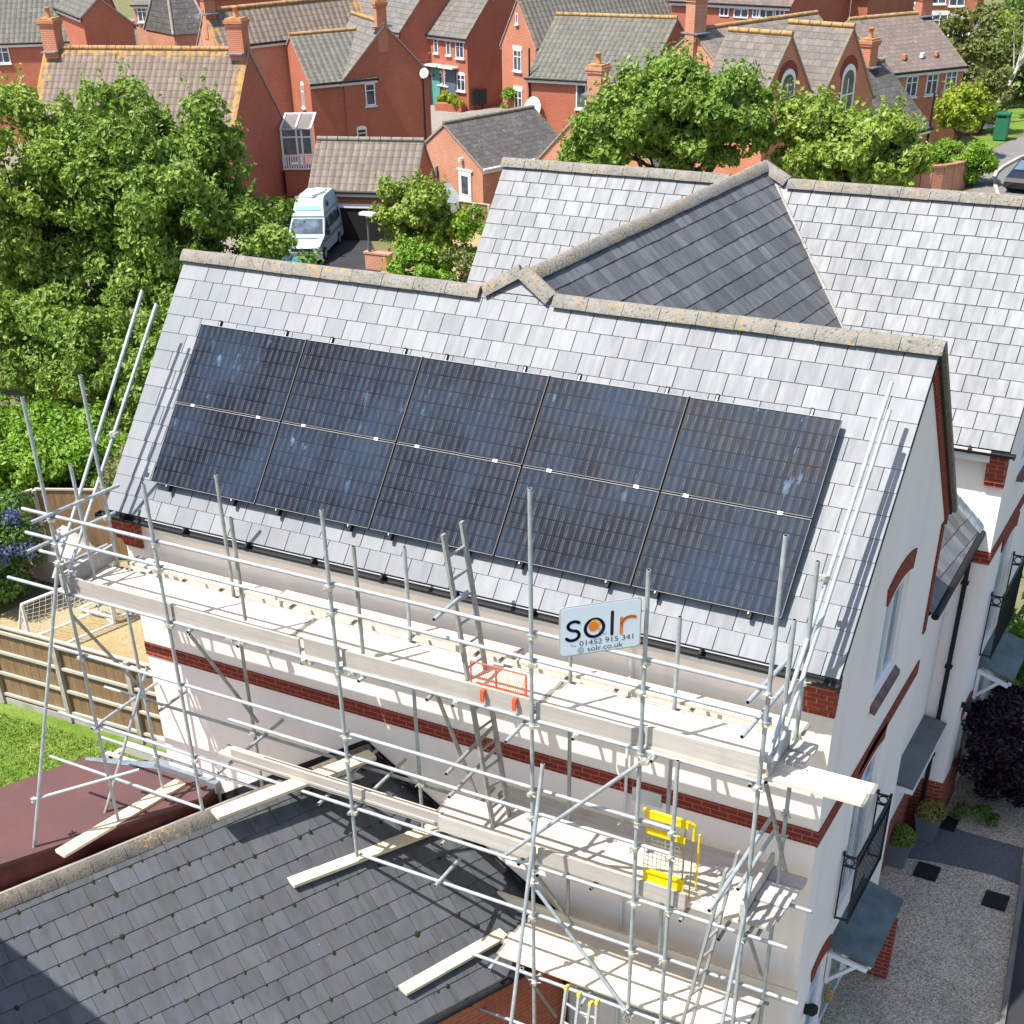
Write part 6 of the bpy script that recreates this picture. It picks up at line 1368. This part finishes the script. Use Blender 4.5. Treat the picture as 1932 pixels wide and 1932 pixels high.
h = bg_house('house with a grey green pantile roof right behind the lichened roof\'s right chimney', (446, 52), (430, 95), (500, 137), ang=-128, length=3.2, zr=-2.4, wall='brick_pale', roofm='tile_green', ridge='lich_ridge')

# ------------------------------------------------------------------ small things of the gardens behind
def simple_fence(label, a, b, h, n, z=GZ, mat='fence'): 
    a = onz(*a, z); b = onz(*b, z); fence(a, b, label, n, False, h, posts=True, mat=mat)
simple_fence('brown fence panel with pale posts right of the white garage door', (913, 402), (938, 398), 1.75, 1); simple_fence('brown board fence below the pale garage, behind the yellow shrub', (868, 428), (925, 436), 1.0, 2); simple_fence('dark wooden gate between the two garages', (824, 392), (862, 388), 1.7, 1)
c = onz(848, 398, GZ); mb = MB(); mb.add([c + Vector(v) for v in ((-1.0, -.5, 0), (.95, -.4, 0), (1.05, .6, 0), (-.9, .6, 0), (-.95, -.45, .45), (.85, -.35, .45), (.95, .5, .45), (-.85, .5, .45), (-.2, .05, 1.15), (.25, .1, 1.1))], [(0, 1, 5, 4), (1, 2, 6, 5), (2, 3, 7, 6), (3, 0, 4, 7), (4, 5, 9, 8), (5, 6, 9), (6, 7, 8, 9), (7, 4, 8)]); setp(mb.build('tarpaulin', m_plain('blue_grey_tarpaulin', (.20, .23, .27), .7, .2, var=.15)), 'blue-grey peaked cover beside the white garage door', 'cover')
c = onz(700, 507, GZ); top = ony(699, 400, c.y)
LP = root('street_lamp', c, 'slim dark street lamp with a flat white head in front of the light green tree', 'street lamp')
MB().tube(c, (c.x, c.y, c.z + 1.0), .075, 10).tube((c.x, c.y, c.z + 1.0), (c.x, c.y, top.z - .15), .05, 10, r2=.042).build('post', m_plain('grey_green_steel', (.09, .105, .10), .5, .4), LP)
MB().box((c.x + .06, c.y - .05, top.z - .06), (.62, .3, .09)).tube((c.x, c.y, top.z - .2), (c.x, c.y, top.z - .08), .07, 8).build('lamp_head', M['goal'], LP)
c = onz(716, 508, GZ); setp(MB().box(c + Vector((0, 0, .3)), (1.1, .3, .6)).box(c + Vector((0, 0, .62)), (1.2, .36, .06)).build('garden_wall', M['brick_pale']), 'low brick wall at the foot of the street lamp', 'wall')
c = onz(1886, 264, GZ); BN = root('litter_bin', c, 'dark green litter bin on the verge at the right edge', 'litter bin')
MB().box(c + Vector((0, 0, .55)), (.62, .62, 1.0)).box(c + Vector((0, 0, .05)), (.52, .52, .1)).build('body', m_plain('green_bin', (.02, .15, .075), .5, .4), BN); mb = MB(); mb.box(c + Vector((0, 0, 1.22)), (.68, .68, .08)); 
for sx in (-1, 1):
    for sy in (-1, 1): mb.box(c + Vector((sx * .27, sy * .27, 1.12)), (.08, .08, .16))
mb.box(c + Vector((0, 0, 1.11)), (.36, .36, .14)); mb.build('hood', m_plain('green_bin_hood', (.015, .13, .07), .5, .4), BN)
c = onz(703.5, 1, GZ)
# round brick garden wall by the low house
cw = onz(1762, 352, GZ); mb = MB(); N = 16; pts = [cw + Vector((1.55 * math.cos(R(t_)) - .4, 2.0 * math.sin(R(t_)) + .4, 0)) for t_ in [(-150 + i * 260 / N) for i in range(N + 1)]]
for a, b in zip(pts[:-1], pts[1:]): mb.beam(a + Vector((0, 0, .45)), b + Vector((0, 0, .45)), .22, 1.3)
RW = root('garden_wall', cw, 'curved low brick wall with a tiled coping beside the low dark roofed house', 'wall'); mb.build('wall', M['brick_pale'], RW); mb = MB()
for a, b in zip(pts[:-1], pts[1:]): mb.beam(a + Vector((0, 0, 1.13)), b + Vector((0, 0, 1.13)), .32, .08)
mb.build('coping', m_plain('brown_coping', (.32, .17, .11), .9, .1, var=.15), RW)
c = onz(1792, 247, GZ); BH = root('garden_wall', c, 'white low wall with a dark board screen above it, left of the green bin', 'wall'); MB().beam(c + Vector((-1.0, -.5, .3)), c + Vector((1.9, 1.6, .3)), .2, .65).build('wall', M['goal'], BH); MB().beam(c + Vector((-1.6, .1, 1.3)), c + Vector((.6, 2.2, 1.3)), .08, 2.4).build('screen', m_plain('black_board_screen', (.02, .02, .026), .8), BH)
mb = MB(); c = onz(838, 208, GZ)
for k in range(2): mb.box(c + Vector((k * .9, -.1 * k, .2)), (1.0, .5, .4))
setp(mb.build('flower_box', M['brick_red']), 'low brick flower box before the terrace end', 'planter')
# ------------------------------------------------------------------ paved areas
setting('parking_court', [(500, 520), (545, 395), (600, 362), (668, 372), (720, 505), (712, 560), (520, 560)], GZ - .006, M['tarmac'])
setting('pavement', [(778, 212), (818, 196), (905, 180), (1000, 200), (1040, 290), (850, 262), (800, 240)], GZ - .005, M['paving'])
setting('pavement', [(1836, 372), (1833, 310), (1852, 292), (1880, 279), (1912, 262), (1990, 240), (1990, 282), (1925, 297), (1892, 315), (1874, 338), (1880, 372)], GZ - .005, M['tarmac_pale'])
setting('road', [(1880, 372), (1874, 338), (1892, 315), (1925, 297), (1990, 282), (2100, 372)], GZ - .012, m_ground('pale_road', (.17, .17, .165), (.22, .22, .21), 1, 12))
mb = MB(); kp2 = [(1883, 372), (1874, 338), (1880, 325), (1892, 315), (1925, 297), (1990, 282)]
for a, b in zip(kp2[:-1], kp2[1:]): mb.beam(onz(*a, GZ + .04), onz(*b, GZ + .04), .16, .12)
setp(mb.build('kerb', m_plain('concrete_kerb', (.36, .34, .31), .9, .1, var=.1)), kind='structure')
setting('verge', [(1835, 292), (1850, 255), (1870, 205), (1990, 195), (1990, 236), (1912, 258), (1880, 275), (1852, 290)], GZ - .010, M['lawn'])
setting('verge', [(1990, 192), (1868, 204), (1830, 190), (1700, 60), (1990, 40)], GZ - .013, m_ground('light_grass', (.20, .28, .05), (.28, .34, .08), 3, 20, cc=(.12, .18, .03)))  # lighter yellow-green than the lawn
setting('courtyard', [(-200, 560), (-200, 60), (500, 20), (1000, -60), (1800, -60), (1760, 260), (1100, 420), (860, 240), (560, 330), (480, 560)], GZ - .015, m_ground('dusty_ground', (.25, .22, .18), (.31, .28, .23), 1, 9))
setting('garden_lawn', [(700, 560), (705, 500), (870, 440), (1100, 420), (1500, 420), (1500, 560)], GZ - .009, M['straw'])
setting('hedge_bank', [(-120, 850), (300, 850), (340, 800), (300, 780), (-120, 780)], GZ - .008, m_ground('bare_pinkish_soil', (.34, .25, .18), (.42, .32, .24), 2, 12))

# ================================================================== vehicles
def vehicle(name, label, pos, fwd, prof, wf, paint, length, cat, glassq, sidew, wheels, wr=.31, k=.83):
    pos = Vector(pos); X = Vector(fwd).normalized(); Y = Vector((-X.y, X.x, 0)); Zv = Vector((0, 0, 1))
    V_ = root(name, pos, label, cat); Q = lambda x, y, z: pos - X * x * k + Y * y * k + Zv * z * k      # x runs back from the nose
    mb = MB(); n = len(prof); L_ = [Q(x, wf(x, z), z) for x, z in prof]; R_ = [Q(x, -wf(x, z), z) for x, z in prof]
    mb.add(L_ + R_, [(i, (i + 1) % n, n + (i + 1) % n, n + i) for i in range(n)], 0, False); 
    cx = sum(p[0] for p in prof) / n
    # side skins as fans of quads from belt downwards keep the shoulder crisp
    mb.add(L_, [tuple(range(n))[::-1]]); mb.add(R_, [tuple(range(n))]); mb.build('body', paint, V_)
    for (x0, z0, x1, z1, ins) in glassq:
        w0, w1 = wf(x0, z0) - ins, wf(x1, z1) - ins; nrm = Vector((0, 0, 0)); a, b, c_, d = Q(x0, w0, z0), Q(x0, -w0, z0), Q(x1, -w1, z1), Q(x1, w1, z1); nn_ = (b - a).cross(c_ - a).normalized()
        if nn_.z < 0: nn_ = -nn_
        MB().prism([a - nn_ * .0, b, c_, d], nn_ * .015).build('windscreen', M['screen'], V_)
    for sgn in (1, -1):
        for poly in sidew:
            pts = [Q(x, sgn * (wf(x, z) + .006), z) for x, z in poly]; MB().prism(pts if sgn < 0 else pts[::-1], Y * sgn * .008).build('side_window', M['glass'], V_)
        for wx in wheels:
            c = Q(wx, sgn * (wf(wx, .4) - .10), wr); wl = MB().tube(c - Y * .09, c + Y * .09, wr * k, 18).build('wheel', m_plain('rubber', (.02, .02, .02), .8) if 'rub' not in M else M['rub'], V_); MB().tube(c + Y * sgn * .09, c + Y * sgn * .098, wr * .6 * k, 14).build('rim', M['alu'], wl)
    return V_, Q
M['screen'] = m_glass('windscreen_glass', (.03, .05, .075), .04, .35)
M['rub'] = m_plain('rubber', (.02, .02, .02), .8)
# camper van
fr = onz(617, 497, GZ); rr_ = onz(654, 470, GZ); fw = (fr - rr_).normalized(); ly = Vector((-fw.y, fw.x, 0)); 
fw = Matrix.Rotation(R(8), 3, 'Z') @ fw; sideY = Vector((-fw.y, fw.x, 0))
W2 = .92
nose = (onz(546, 478, GZ) + onz(615, 497, GZ)) / 2
prof = [(0.05, .28), (0, .45), (.02, .72), (.12, .82), (.62, 1.04), (.98, 1.12), (1.62, 1.78), (1.60, 1.86), (1.95, 2.32), (2.3, 2.52), (2.7, 2.58), (4.4, 2.55), (4.72, 2.40), (4.80, 1.9), (4.86, 1.0), (4.86, .5), (4.8, .28)]
wfv = lambda x, z: W2 * (1 if z < 1.0 else 1 - .13 * (z - 1.0) / .85 if z < 1.85 else .87 - .17 * ((z - 1.85) / .7) ** 1.6) * (1 - .10 * max(0, (.5 - x)) / .5)
M['van'] = m_plain('white_van_paint', (.36, .46, .50), .5, .15, var=.02)
V_, Q = vehicle('camper_van', 'white high topped camper van with blue visor stripe before the tiled garage', nose + fw * .95 + Vector((.1, 0, 0)), fw, prof, wfv, M['van'], 4.8, 'camper van', [(1.03, 1.17, 1.58, 1.74, .09)], [[(1.32, 1.2), (1.82, 1.74), (2.0, 1.74), (2.05, 1.2)], [(2.16, 1.22), (2.16, 1.72), (3.10, 1.72), (3.10, 1.22)], [(3.25, 1.22), (3.25, 1.72), (4.35, 1.72), (4.4, 1.25)], [(2.45, 2.12), (2.45, 2.32), (2.85, 2.34), (2.85, 2.14)]], (.85, 3.85))
M['stripe'] = m_plain('grey_stripe', (.20, .22, .24), .5); M['teal'] = m_plain('teal_stripe', (.03, .22, .27), .4, .5)
for sgn in (1, -1):
    mb = MB(); 
    for (xa, xb, z_, h_) in ((.4, 4.8, .78, .12), (1.7, 4.7, 1.86, .06)): mb.add([Q(xa, sgn * (wfv(xa, z_) + .008), z_), Q(xb, sgn * (wfv(xb, z_) + .008), z_), Q(xb, sgn * (wfv(xb, z_ + h_) + .008), z_ + h_), Q(xa, sgn * (wfv(xa, z_ + h_) + .008), z_ + h_)], [(0, 1, 2, 3)])
    mb.build('side_stripe', M['stripe'], V_); MB().box(Q(.06, sgn * .64, .68), (.30, .08, .15), 0, (sideY, fw, Vector((0, 0, 1)))).build('headlight', m_plain('lamp_glass', (.35, .45, .45), .15, .8), V_); MB().box(Q(1.25, sgn * 1.02, 1.22), (.16, .10, .20), 0, (sideY, fw, Vector((0, 0, 1)))).build('wing_mirror', M['black'], V_)
mb = MB(); mb.box(Q(-.02, 0, .42), (1.66, .12, .24), 0, (sideY, fw, Vector((0, 0, 1)))); mb.build('bumper', M['stripe'], V_); MB().box(Q(.02, 0, .68), (.9, .04, .10), 0, (sideY, fw, Vector((0, 0, 1)))).build('grille', M['black'], V_)
MB().add([Q(1.77, .62, 2.07), Q(1.77, -.62, 2.07), Q(1.90, -.56, 2.24), Q(1.90, .56, 2.24)], [(0, 1, 2, 3)]).build('visor_stripe', M['teal'], V_)
for o_ in V_.children:
    if o_.name.startswith('visor_stripe'): o_.location += fw * .02 + Vector((0, 0, .015))
mb = MB(); mb.box(Q(2.9, .0, 2.62), (.6, .9, .10)); mb.box(Q(3.7, .1, 2.60), (.5, .5, .07)); mb.build('roof_light', M['goal'], V_)
MB().box(Q(.66, 0, 1.075), (1.1, .03, .015), 0, (sideY, fw, Vector((0, 0, 1)))).build('bonnet_vent', M['black'], V_)
# teal car, only its roof shows over the ridge
prof = [(0, .3), (0, .65), (.9, .88), (1.6, 1.36), (2.7, 1.42), (3.5, .98), (3.8, .85), (3.85, .3)]; wfc = lambda x, z: .84 if z < .9 else .84 - .22 * (z - .9) / .5
c = onz(545, 522, GZ); vehicle('parked_car', 'teal car seen only by its roof over the near ridge', c + Vector((1.2, -.2, 0)), Vector((.95, .3, 0)), prof, wfc, m_plain('teal_paint', (.02, .24, .25), .3, .6, var=.03), 3.8, 'car', [(.98, .95, 1.55, 1.32, .08), (3.42, 1.02, 2.78, 1.38, .08)], [[(1.15, .95), (1.65, 1.32), (2.6, 1.36), (3.1, .98)]], (.75, 3.0))
# black car at the right edge
prof = [(0, .25), (-.02, .55), (.15, .72), (.95, .92), (1.55, 1.38), (2.1, 1.47), (3.2, 1.42), (4.0, 1.05), (4.15, .9), (4.2, .3)]
c = onz(1921, 366, GZ); vehicle('parked_car', 'black car driving into the picture at the right edge on the pale road', c, Vector((-.10, -1, 0)), prof, wfc, m_plain('black_car_paint', (.012, .012, .018), .15, .7, var=.03), 4.2, 'car', [(1.0, .97, 1.52, 1.34, .08)], [[(1.2, .98), (1.65, 1.33), (2.2, 1.40), (2.2, .98)], [(2.3, .98), (2.3, 1.40), (3.1, 1.37), (3.6, 1.02)]], (.8, 3.3))

# ================================================================== planters, covers
q = onz(*z8(832, 1085), GZ); planter(q.x, q.y, 'nearer zinc planter with a green box plant, by the slate path', M['leaf_box'], 3)
q = onz(*z8(985, 838), GZ); planter(9.62, 6.74, 'farther zinc planter with a yellowing box plant, against the brick plinth', M['leaf_box2'], 4)
for (a, lb, s) in (((1095, 875), 'black square drain cover beside the farther planter', .36), ((995, 1130), 'black square drain cover in the gravel by the nearer planter', .36), ((1355, 1283), 'black ragged edged drain cover in the gravel near the kerb', .36)):
    q = onz(*z8(*a), GZ + .03); setp(MB().box(q - Vector((0, 0, .01)), (s, s, .05)).box(q + Vector((0, 0, .016)), (s * .8, s * .8, .01)).build('drain_cover', M['black']), lb, 'drain cover', 'drain covers')

# ================================================================== trees and shrubs
def at(px, py, dy=0): q = onz(px, py, GZ); return (q.x, q.y + dy, GZ)
tree('maple_tree', (-17.2, 20.2, GZ), 4.6, 3.9, 3.2, 3.7, 'large spreading green maple in front of the lichened brown roof, left', nclump=330, per=290, ls=.125, cr=.62, seed=5, trunk=.26, group='large trees', lobes=[(0, 0, 0, 1), (.28, 0, -.1, .85), (-.35, .0, .12, .8), (-.05, 0, .32, .72), (-.7, -.1, -.25, .75), (-.55, 0, .22, .72), (.45, -.1, -.45, .7)], sprig=3, hollow=.45)
tree('broadleaf_tree', (-21.5, 19.0, GZ), 4.7, 2.6, 2.6, 3.7, 'lighter tree at the left edge beside the spreading maple', nclump=130, per=250, ls=.125, cr=.6, seed=6, mat='leaf_light', group='large trees', sprig=2)
tree('hedge', (-17.2, 16.4, GZ), 1.5, 6.6, 1.3, 1.75, 'tall dense hedge below the large maple', 'hedge', 'leaf_maple', 220, 230, .12, .55, seed=8, trunkless=True, group='hedges', hollow=.3, sprig=1)
tree('shrub', (-15.9, 12.2, GZ), .6, 4.1, 1.8, .95, 'bright green low shrubs behind the back fence, left', 'shrub', 'leaf_hedge', 190, 230, .105, .5, seed=9, trunkless=True, group='shrubs', hollow=.2, sprig=1)
tree('shrub', (-11.1, 11.0, GZ), .8, .9, .8, 1.2, 'feathery yellowish shrub just left of the near roof\'s edge', 'shrub', 'leaf_olive', 30, 200, .07, .4, seed=10, trunkless=True, group='shrubs')
tree('flowering_shrub', (-11.3, 6.1, GZ), 1.2, 1.15, 1.2, 1.3, 'blue flowering shrub at the left edge next to the goal', 'shrub', 'leaf_dark', 60, 200, .08, .42, seed=11, trunkless=True, group='shrubs')
fs_ = [o for o in COL.objects if o.name == 'flowering_shrub'][0]; fh = tree('blossom', (-11.2, 6.0, GZ), 1.65, 1.1, 1.1, .95, 'x', 'x', 'leaf_blue', 44, 150, .06, .3, seed=12, trunkless=True); ch = fh.children[0]; ch.parent = fs_; ch.location = fh.location - fs_.location; ch.name = 'blossom_heads'; bpy.data.objects.remove(fh)
tree('climbing_plant', (-9.7, 2.65, GZ), 1.2, .45, .25, 1.0, 'green climber on the left end of the railed fence', 'climber', 'leaf_hedge', 16, 120, .09, .28, seed=13, trunkless=True)
tree('weeds', (-3.0, 1.75, GZ), .2, 1.2, .35, .22, 'weeds growing along the foot of the sleeper bed', 'weeds', 'leaf_hedge', 26, 70, .07, .17, seed=14, trunkless=True)
tree('weeds', (-2.0, 2.95, GZ), .35, .9, .25, .3, 'weeds at the foot of the railed fence beside the house', 'weeds', 'leaf_maple', 20, 80, .07, .2, seed=15, trunkless=True)
tree('yellow_flower', (-4.9, -.9, GZ), .25, .16, .16, .3, 'small yellow plant at the lawn edge by the red-brown roof', 'flower', 'leaf_yellow', 7, 60, .06, .13, seed=16, trunkless=True)
tree('tree', at(782, 492), 1.75, 1.3, 1.2, 1.3, 'light green young tree behind the street lamp', nclump=50, per=140, ls=.14, cr=.42, seed=20, mat='leaf_light', trunk=.09, sprig=3)
tree('shrub', at(845, 488), 1.0, .85, .8, .85, 'yellow-green shrub below the pale garage', 'shrub', 'leaf_yellow', 24, 120, .12, .36, seed=21, trunk=.06, sprig=2)
tree('shrub', at(800, 538), .6, 1.3, .8, .7, 'low green shrubs in front of the young tree, just above the near ridge', 'shrub', 'leaf_hedge', 40, 150, .12, .42, seed=22, trunkless=True, sprig=2)
tree('shrub', at(893, 490), 1.0, .5, .5, 1.0, 'narrow bright green shrub beside the far white roof\'s verge', 'shrub', 'leaf_hedge', 14, 120, .11, .32, seed=23, trunkless=True, sprig=2)
tree('shrub', at(872, 545), .8, .55, .5, .7, 'dry brownish bush next to the far roof verge', 'shrub', 'leaf_olive', 12, 90, .09, .3, seed=24, trunkless=True, sprig=2)
c2, c3, c4 = ony(1272, 238, 27.5), ony(1540, 268, 28.8), ony(1632, 292, 28.6)
tree('maple_tree', (c2.x, c2.y, GZ), c2.z - GZ, 2.6, 2.2, 1.6, 'big green maple between the buff brick gable and the twin gables', nclump=180, per=270, ls=.125, cr=.50, seed=30, trunk=.22, group='large trees', sprig=3, lobes=[(0, 0, 0, 1), (.0, 0, .35, .75), (.35, 0, .15, .75), (-.42, 0, -.3, .75)], hollow=.45)
tree('maple_tree', (c3.x, c3.y, GZ), c3.z - GZ, 1.2, 1.3, 1.0, 'lighter maple in front of the twin gables', nclump=80, per=240, ls=.125, cr=.44, seed=31, mat='leaf_light', trunk=.18, group='large trees', sprig=3, lobes=[(0, 0, 0, 1), (-.1, 0, .4, .6), (.5, 0, -.1, .7)], hollow=.4)
tree('maple_tree', (c4.x, c4.y, GZ), c4.z - GZ, 1.55, 1.4, .85, 'smaller light maple ahead of the low dark roofed house', nclump=80, per=170, ls=.14, cr=.42, seed=32, mat='leaf_light', trunk=.13, group='large trees', sprig=3)
tree('yellow_tree', at(1803, 300), 2.0, 1.15, 1.1, 1.0, 'bright yellow-green small tree by the low dark roofed house', nclump=40, per=140, ls=.13, cr=.42, seed=33, mat='leaf_yellow', trunk=.1, sprig=2)
tree('hedge', at(1795, 345), .85, 1.75, 1.1, .95, 'clipped bright green hedge behind the curved brick wall', 'hedge', 'leaf_hedge', 60, 190, .10, .42, seed=34, trunkless=True, group='hedges', hollow=.2)
tree('bush', at(1840, 195), 2.2, 4.0, 1.8, 2.3, 'dense olive bushes behind the litter bin', 'bush', 'leaf_olive', 110, 170, .16, .7, seed=35, trunkless=True, group='shrubs', sprig=1)
tree('bush', at(1850, 252), 1.5, 1.1, .9, 1.5, 'loose olive tree over the dark board screen', 'bush', 'leaf_olive', 30, 130, .13, .45, seed=36, trunk=.08, group='shrubs', sprig=1)
tree('bush', at(1925, 180), 2.4, 3.2, 1.5, 2.6, 'green bushes at the right edge behind the birch', 'bush', 'leaf_dark', 60, 170, .16, .7, seed=37, trunkless=True, group='shrubs')
tree('birch_tree', at(1863, 234), 5.8, 2.0, 1.8, 2.6, 'slender birch with a pale trunk at the right edge', nclump=60, per=130, ls=.12, cr=.5, seed=38, mat='leaf_light', trunk=.13, bark='birch_bark', lean=(1.7, 1.2), sprig=2)
tree('purple_maple', (10.75, 8.35, GZ), 1.15, .95, 1.05, 1.05, 'dark purple leaved maple filling the corner by the far front door', nclump=90, per=330, ls=.06, cr=.3, seed=40, mat='leaf_purple', trunk=.06, group='garden shrubs by the doors', hollow=.3)
tree('shrub', (10.75, 11.6, GZ), 1.5, .95, 2.2, 1.7, 'bright green shrub at the right edge behind the purple maple', 'shrub', 'leaf_hedge', 70, 220, .08, .42, seed=41, trunkless=True, group='garden shrubs by the doors', sprig=1)
tree('ground_plant', (10.2, 7.55, GZ), .12, .4, .2, .15, 'small green plant at the foot of the purple maple', 'plant', 'leaf_dark', 12, 60, .05, .12, seed=42, trunkless=True)
for k, (px, py, sd) in enumerate(((842, 195, 50), (858, 203, 51))): tree('flower_bush', at(px, py + 6), .5, .45, .4, .38, ['yellow flowering bush in the left brick box before the terrace', 'yellow flowering bush right of the brick box before the terrace'][k], 'bush', 'leaf_yellow', 10, 80, .1, .25, seed=sd, trunkless=True)
tree('bush', at(962, 232), 1.0, .65, .6, .9, 'green bush at the foot of the tall orange gable', 'bush', 'leaf_hedge', 14, 110, .13, .35, seed=52, trunkless=True)

# ================================================================== light
SUN_EL, SUN_AZ = 62., 36.      # travelling towards +x, +y
v = Vector((math.sin(R(SUN_AZ)) * math.cos(R(SUN_EL)), math.cos(R(SUN_AZ)) * math.cos(R(SUN_EL)), -math.sin(R(SUN_EL))))
sd = bpy.data.lights.new('sun', 'SUN'); so = bpy.data.objects.new('sun', sd); COL.objects.link(so); sd.energy = 5.; sd.angle = R(.53); sd.color = (1., .955, .88)
so.rotation_euler = v.to_track_quat('-Z', 'Y').to_euler(); so.location = (0, 0, 60)
w = bpy.data.worlds.new('World'); SCN.world = w; w.use_nodes = True; nt_ = w.node_tree; bg = nt_.nodes['Background']
sk = nt_.nodes.new('ShaderNodeTexSky'); sk.sky_type = 'NISHITA'; sk.sun_disc = False; sk.sun_elevation = R(SUN_EL)
to_sun = -v; sk.sun_rotation = math.atan2(to_sun.x, to_sun.y); sk.air_density = 1.1; sk.dust_density = 1.6; sk.ozone_density = 1.
nt_.links.new(sk.outputs[0], bg.inputs[0]); bg.inputs[1].default_value = .145
SCN.view_settings.view_transform = 'Standard'; SCN.view_settings.look = 'None'; SCN.view_settings.exposure = .7; SCN.view_settings.gamma = 1.
SCN.render.engine = 'CYCLES'; SCN.cycles.max_bounces = 6; SCN.cycles.diffuse_bounces = 3; SCN.cycles.glossy_bounces = 3; SCN.cycles.transmission_bounces = 3; SCN.cycles.transparent_max_bounces = 4
SCN.render.resolution_x = 1024; SCN.render.resolution_y = 1024
